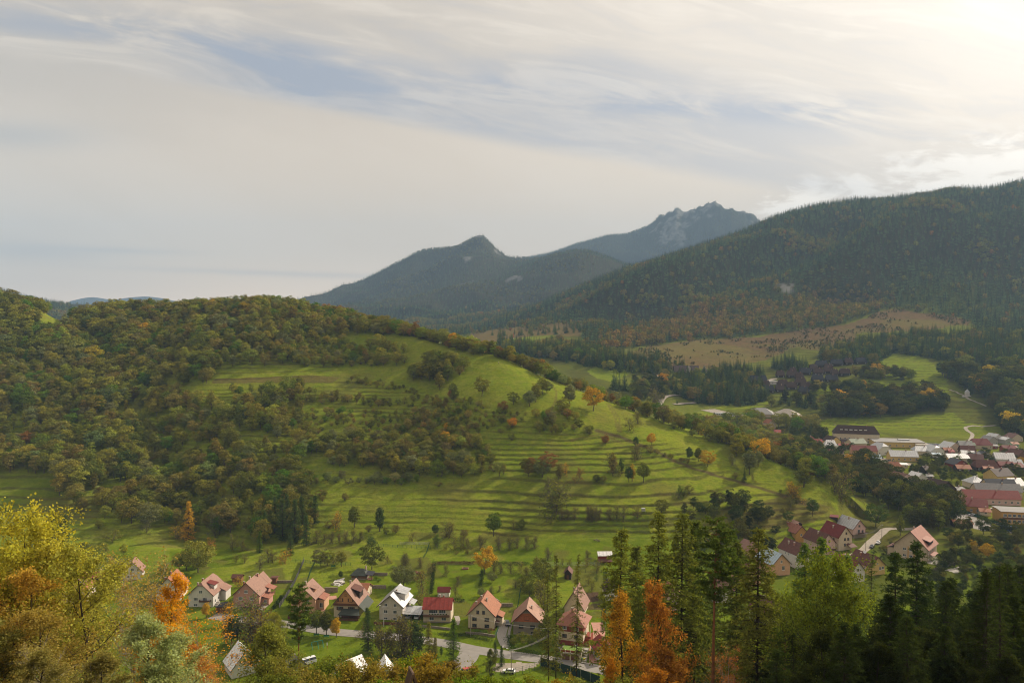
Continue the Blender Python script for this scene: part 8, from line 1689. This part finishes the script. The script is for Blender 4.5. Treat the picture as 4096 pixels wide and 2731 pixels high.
hedge(C3([(345,400),(330,500),(310,690)]), 1.8, 1.4, (.04, .055, .014), 'tall dark hedge between two gardens with steps beside it'); hedge(C3([(900,385),(1280,395)]), 1.4, 1.2, (.04, .065, .015), 'clipped dark hedge under the meadow, right of the golden tree'); hedge(C3([(365,385),(740,388)]), 1.5, 1.0, (.10, .055, .03), 'reddish hedge under the meadow, left of the golden tree'); hedge(C3([(820,470),(800,620)]), 1.8, 1.6, (.05, .075, .015), 'hedge dropping from the golden tree'); hedge(C3([(540,755),(640,760)]), 1.3, 1.4, (.03, .045, .012), 'dark hedge behind the red-roofed house'); hedge(C3([(1200,560),(1350,520),(1500,560)]), 2.2, 4, (.07, .085, .018), 'bramble thicket in the overgrown plot'); hedge(C3([(1090,1110),(1110,1230),(1250,1260),(1400,1290)]), 1.0, 3.0, (.06, .10, .015), 'weedy verge before the unfinished house'); hedge(C3([(400,1080),(500,1100),(640,1090),(900,1150)]), .7, 2.4, (.08, .11, .018), 'grassy bank below the cream house'); hedge(C2([(560,720),(480,840)]), 1.5, 1.2, (.03, .05, .012), 'dark hedge at the foot of the black fence'); hedge(C6([(1640,905),(1900,975),(1960,990)]), 1.6, 1.4, (.03, .045, .012), 'clipped hedge under the ochre building')
p = ground(*C10([(1912, 752)])[0]); e = add_obj('chapel', None, loc=tuple(p)); tag(e, 'tiny white chapel with a wall beside the upper meadow path', 'chapel'); MB().box(-2, 2, 0, 4, -1, 4.5).box(-9, 2, -3, -2.6, -4, .5).build('wall', wallm('white'), e); MB().poly([(-2.3,-.3,4.5),(2.3,-.3,4.5),(2.3,4.3,4.5),(-2.3,4.3,4.5),(0,2,8)], [(0,1,4),(1,2,4),(2,3,4),(3,0,4)]).build('roof', roofm('silver'), e)
# timber frame gable poking up at the bottom edge
X_t, _, Z_t = pt(1653, 2694, 52); zg = float(H(X_t, 52)); hh = Z_t - zg; e = add_obj('wooden_shelter', None, loc=(X_t, 52, zg)); e.rotation_euler = (0, 0, R(20)); tag(e, 'pointed brown timber gable of a shelter rising from the shrubs', 'shelter')
for s_ in (-1, 1): MB().tube((s_ * .8, 0, hh - 2.6), (0, 0, hh), .10, .10, 4).build('rafter', M_FW, e); MB().slab([(s_ * .85, 0, hh - 2.7), (0, 0, hh + .05), (0, 1.2, hh + .05), (s_ * .85, 1.2, hh - 2.7)], .08 * -s_).build('roof_panel', mat('shelter_roof', (.10, .06, .04)), e); MB().tube((s_ * .7, 0, -.5), (s_ * .7, 0, hh - 2.3), .09, .09, 6).build('post', M_FW, e)
p = ground(*C9([(325, 1290)])[0]); 
p = ground(*C9([(650, 1305)])[0]); e = add_obj('hunting_hide', None, loc=tuple(p)); tag(e, 'small grey box hide at the end of the orchard row', 'hide'); MB().box(-1, 1, -1, 1, .8, 2.4).build('cabin', M_METAL, e); [MB().box(x, x + .12, y, y + .12, -.3, .8).build('leg', M_POLE, e) for x in (-.95, .83) for y in (-.95, .83)]
p = ground(*C8([(1340, 285)])[0]); e = add_obj('mast', None, loc=tuple(p)); tag(e, 'thin red and white mast on the distant bright field', 'mast'); MB().tube((0, 0, 0), (0, 0, 13), .5, .35, 6).build('lower_section', M_FRAME, e); MB().tube((0, 0, 13), (0, 0, 20), .35, .25, 6).build('upper_section', mat('mast_red', (.5, .08, .05)), e)
# a walker on the upper meadow
def person(u, v, label, yaw=0, top=(.5, .5, .5), legs=(.03, .03, .04)):
    p = ground(u, v)
    J = {'pelvis': (0,0,.95), 'chest': (0,0,1.32), 'neck': (0,0,1.50), 'head': (0,-.02,1.68), 'lsh': (-.19,0,1.42), 'lel': (-.26,.02,1.14), 'lha': (-.24,-.08,.90), 'rsh': (.19,0,1.42), 'rel': (.26,.02,1.14), 'rha': (.25,-.1,.92), 'lhip': (-.1,0,.9), 'lkn': (-.12,-.12,.5), 'lan': (-.12,-.02,.08), 'lto': (-.12,-.2,.03), 'rhip': (.1,0,.9), 'rkn': (.11,.02,.5), 'ran': (.12,.16,.08), 'rto': (.12,0,.03)}
    E = [('pelvis','chest'),('chest','neck'),('neck','head'),('chest','lsh'),('lsh','lel'),('lel','lha'),('chest','rsh'),('rsh','rel'),('rel','rha'),('pelvis','lhip'),('lhip','lkn'),('lkn','lan'),('lan','lto'),('pelvis','rhip'),('rhip','rkn'),('rkn','ran'),('ran','rto')]
    rr = {'pelvis': .15, 'chest': .17, 'neck': .06, 'head': .11, 'lsh': .07, 'rsh': .07, 'lel': .05, 'rel': .05, 'lha': .04, 'rha': .04, 'lhip': .1, 'rhip': .1, 'lkn': .07, 'rkn': .07, 'lan': .05, 'ran': .05, 'lto': .04, 'rto': .04}
    ks = list(J); me = bpy.data.meshes.new('person'); me.from_pydata([J[k] for k in ks], [(ks.index(a), ks.index(b)) for a, b in E], [])
    k = NT('walker_clothes'); z = k.n('ShaderNodeSeparateXYZ', inp={0: k.n('ShaderNodeTexCoord').outputs['Object']}).outputs[2]
    c = k.mix(k.math('GREATER_THAN', z, .95), (*legs, 1), (*top, 1)); c = k.mix(k.math('GREATER_THAN', z, 1.53), c, (.35, .2, .14, 1)); me.materials.append(k.out(k.bsdf(c, .8).outputs[0]))
    o = add_obj('person', me, loc=tuple(p), label=label, cat='person'); o.rotation_euler = (0, 0, R(yaw))
    md = o.modifiers.new('skin', 'SKIN'); me.skin_vertices.new() if not me.skin_vertices else None
    for i, k2 in enumerate(ks): me.skin_vertices[0].data[i].radius = (rr[k2], rr[k2])
    me.skin_vertices[0].data[0].use_root = True; o.modifiers.new('sub', 'SUBSURF').render_levels = 2
person(*C8([(1246, 400)])[0], 'walker in a pale top standing on the upper meadow', 30)
print('extras', time.time() - T0)
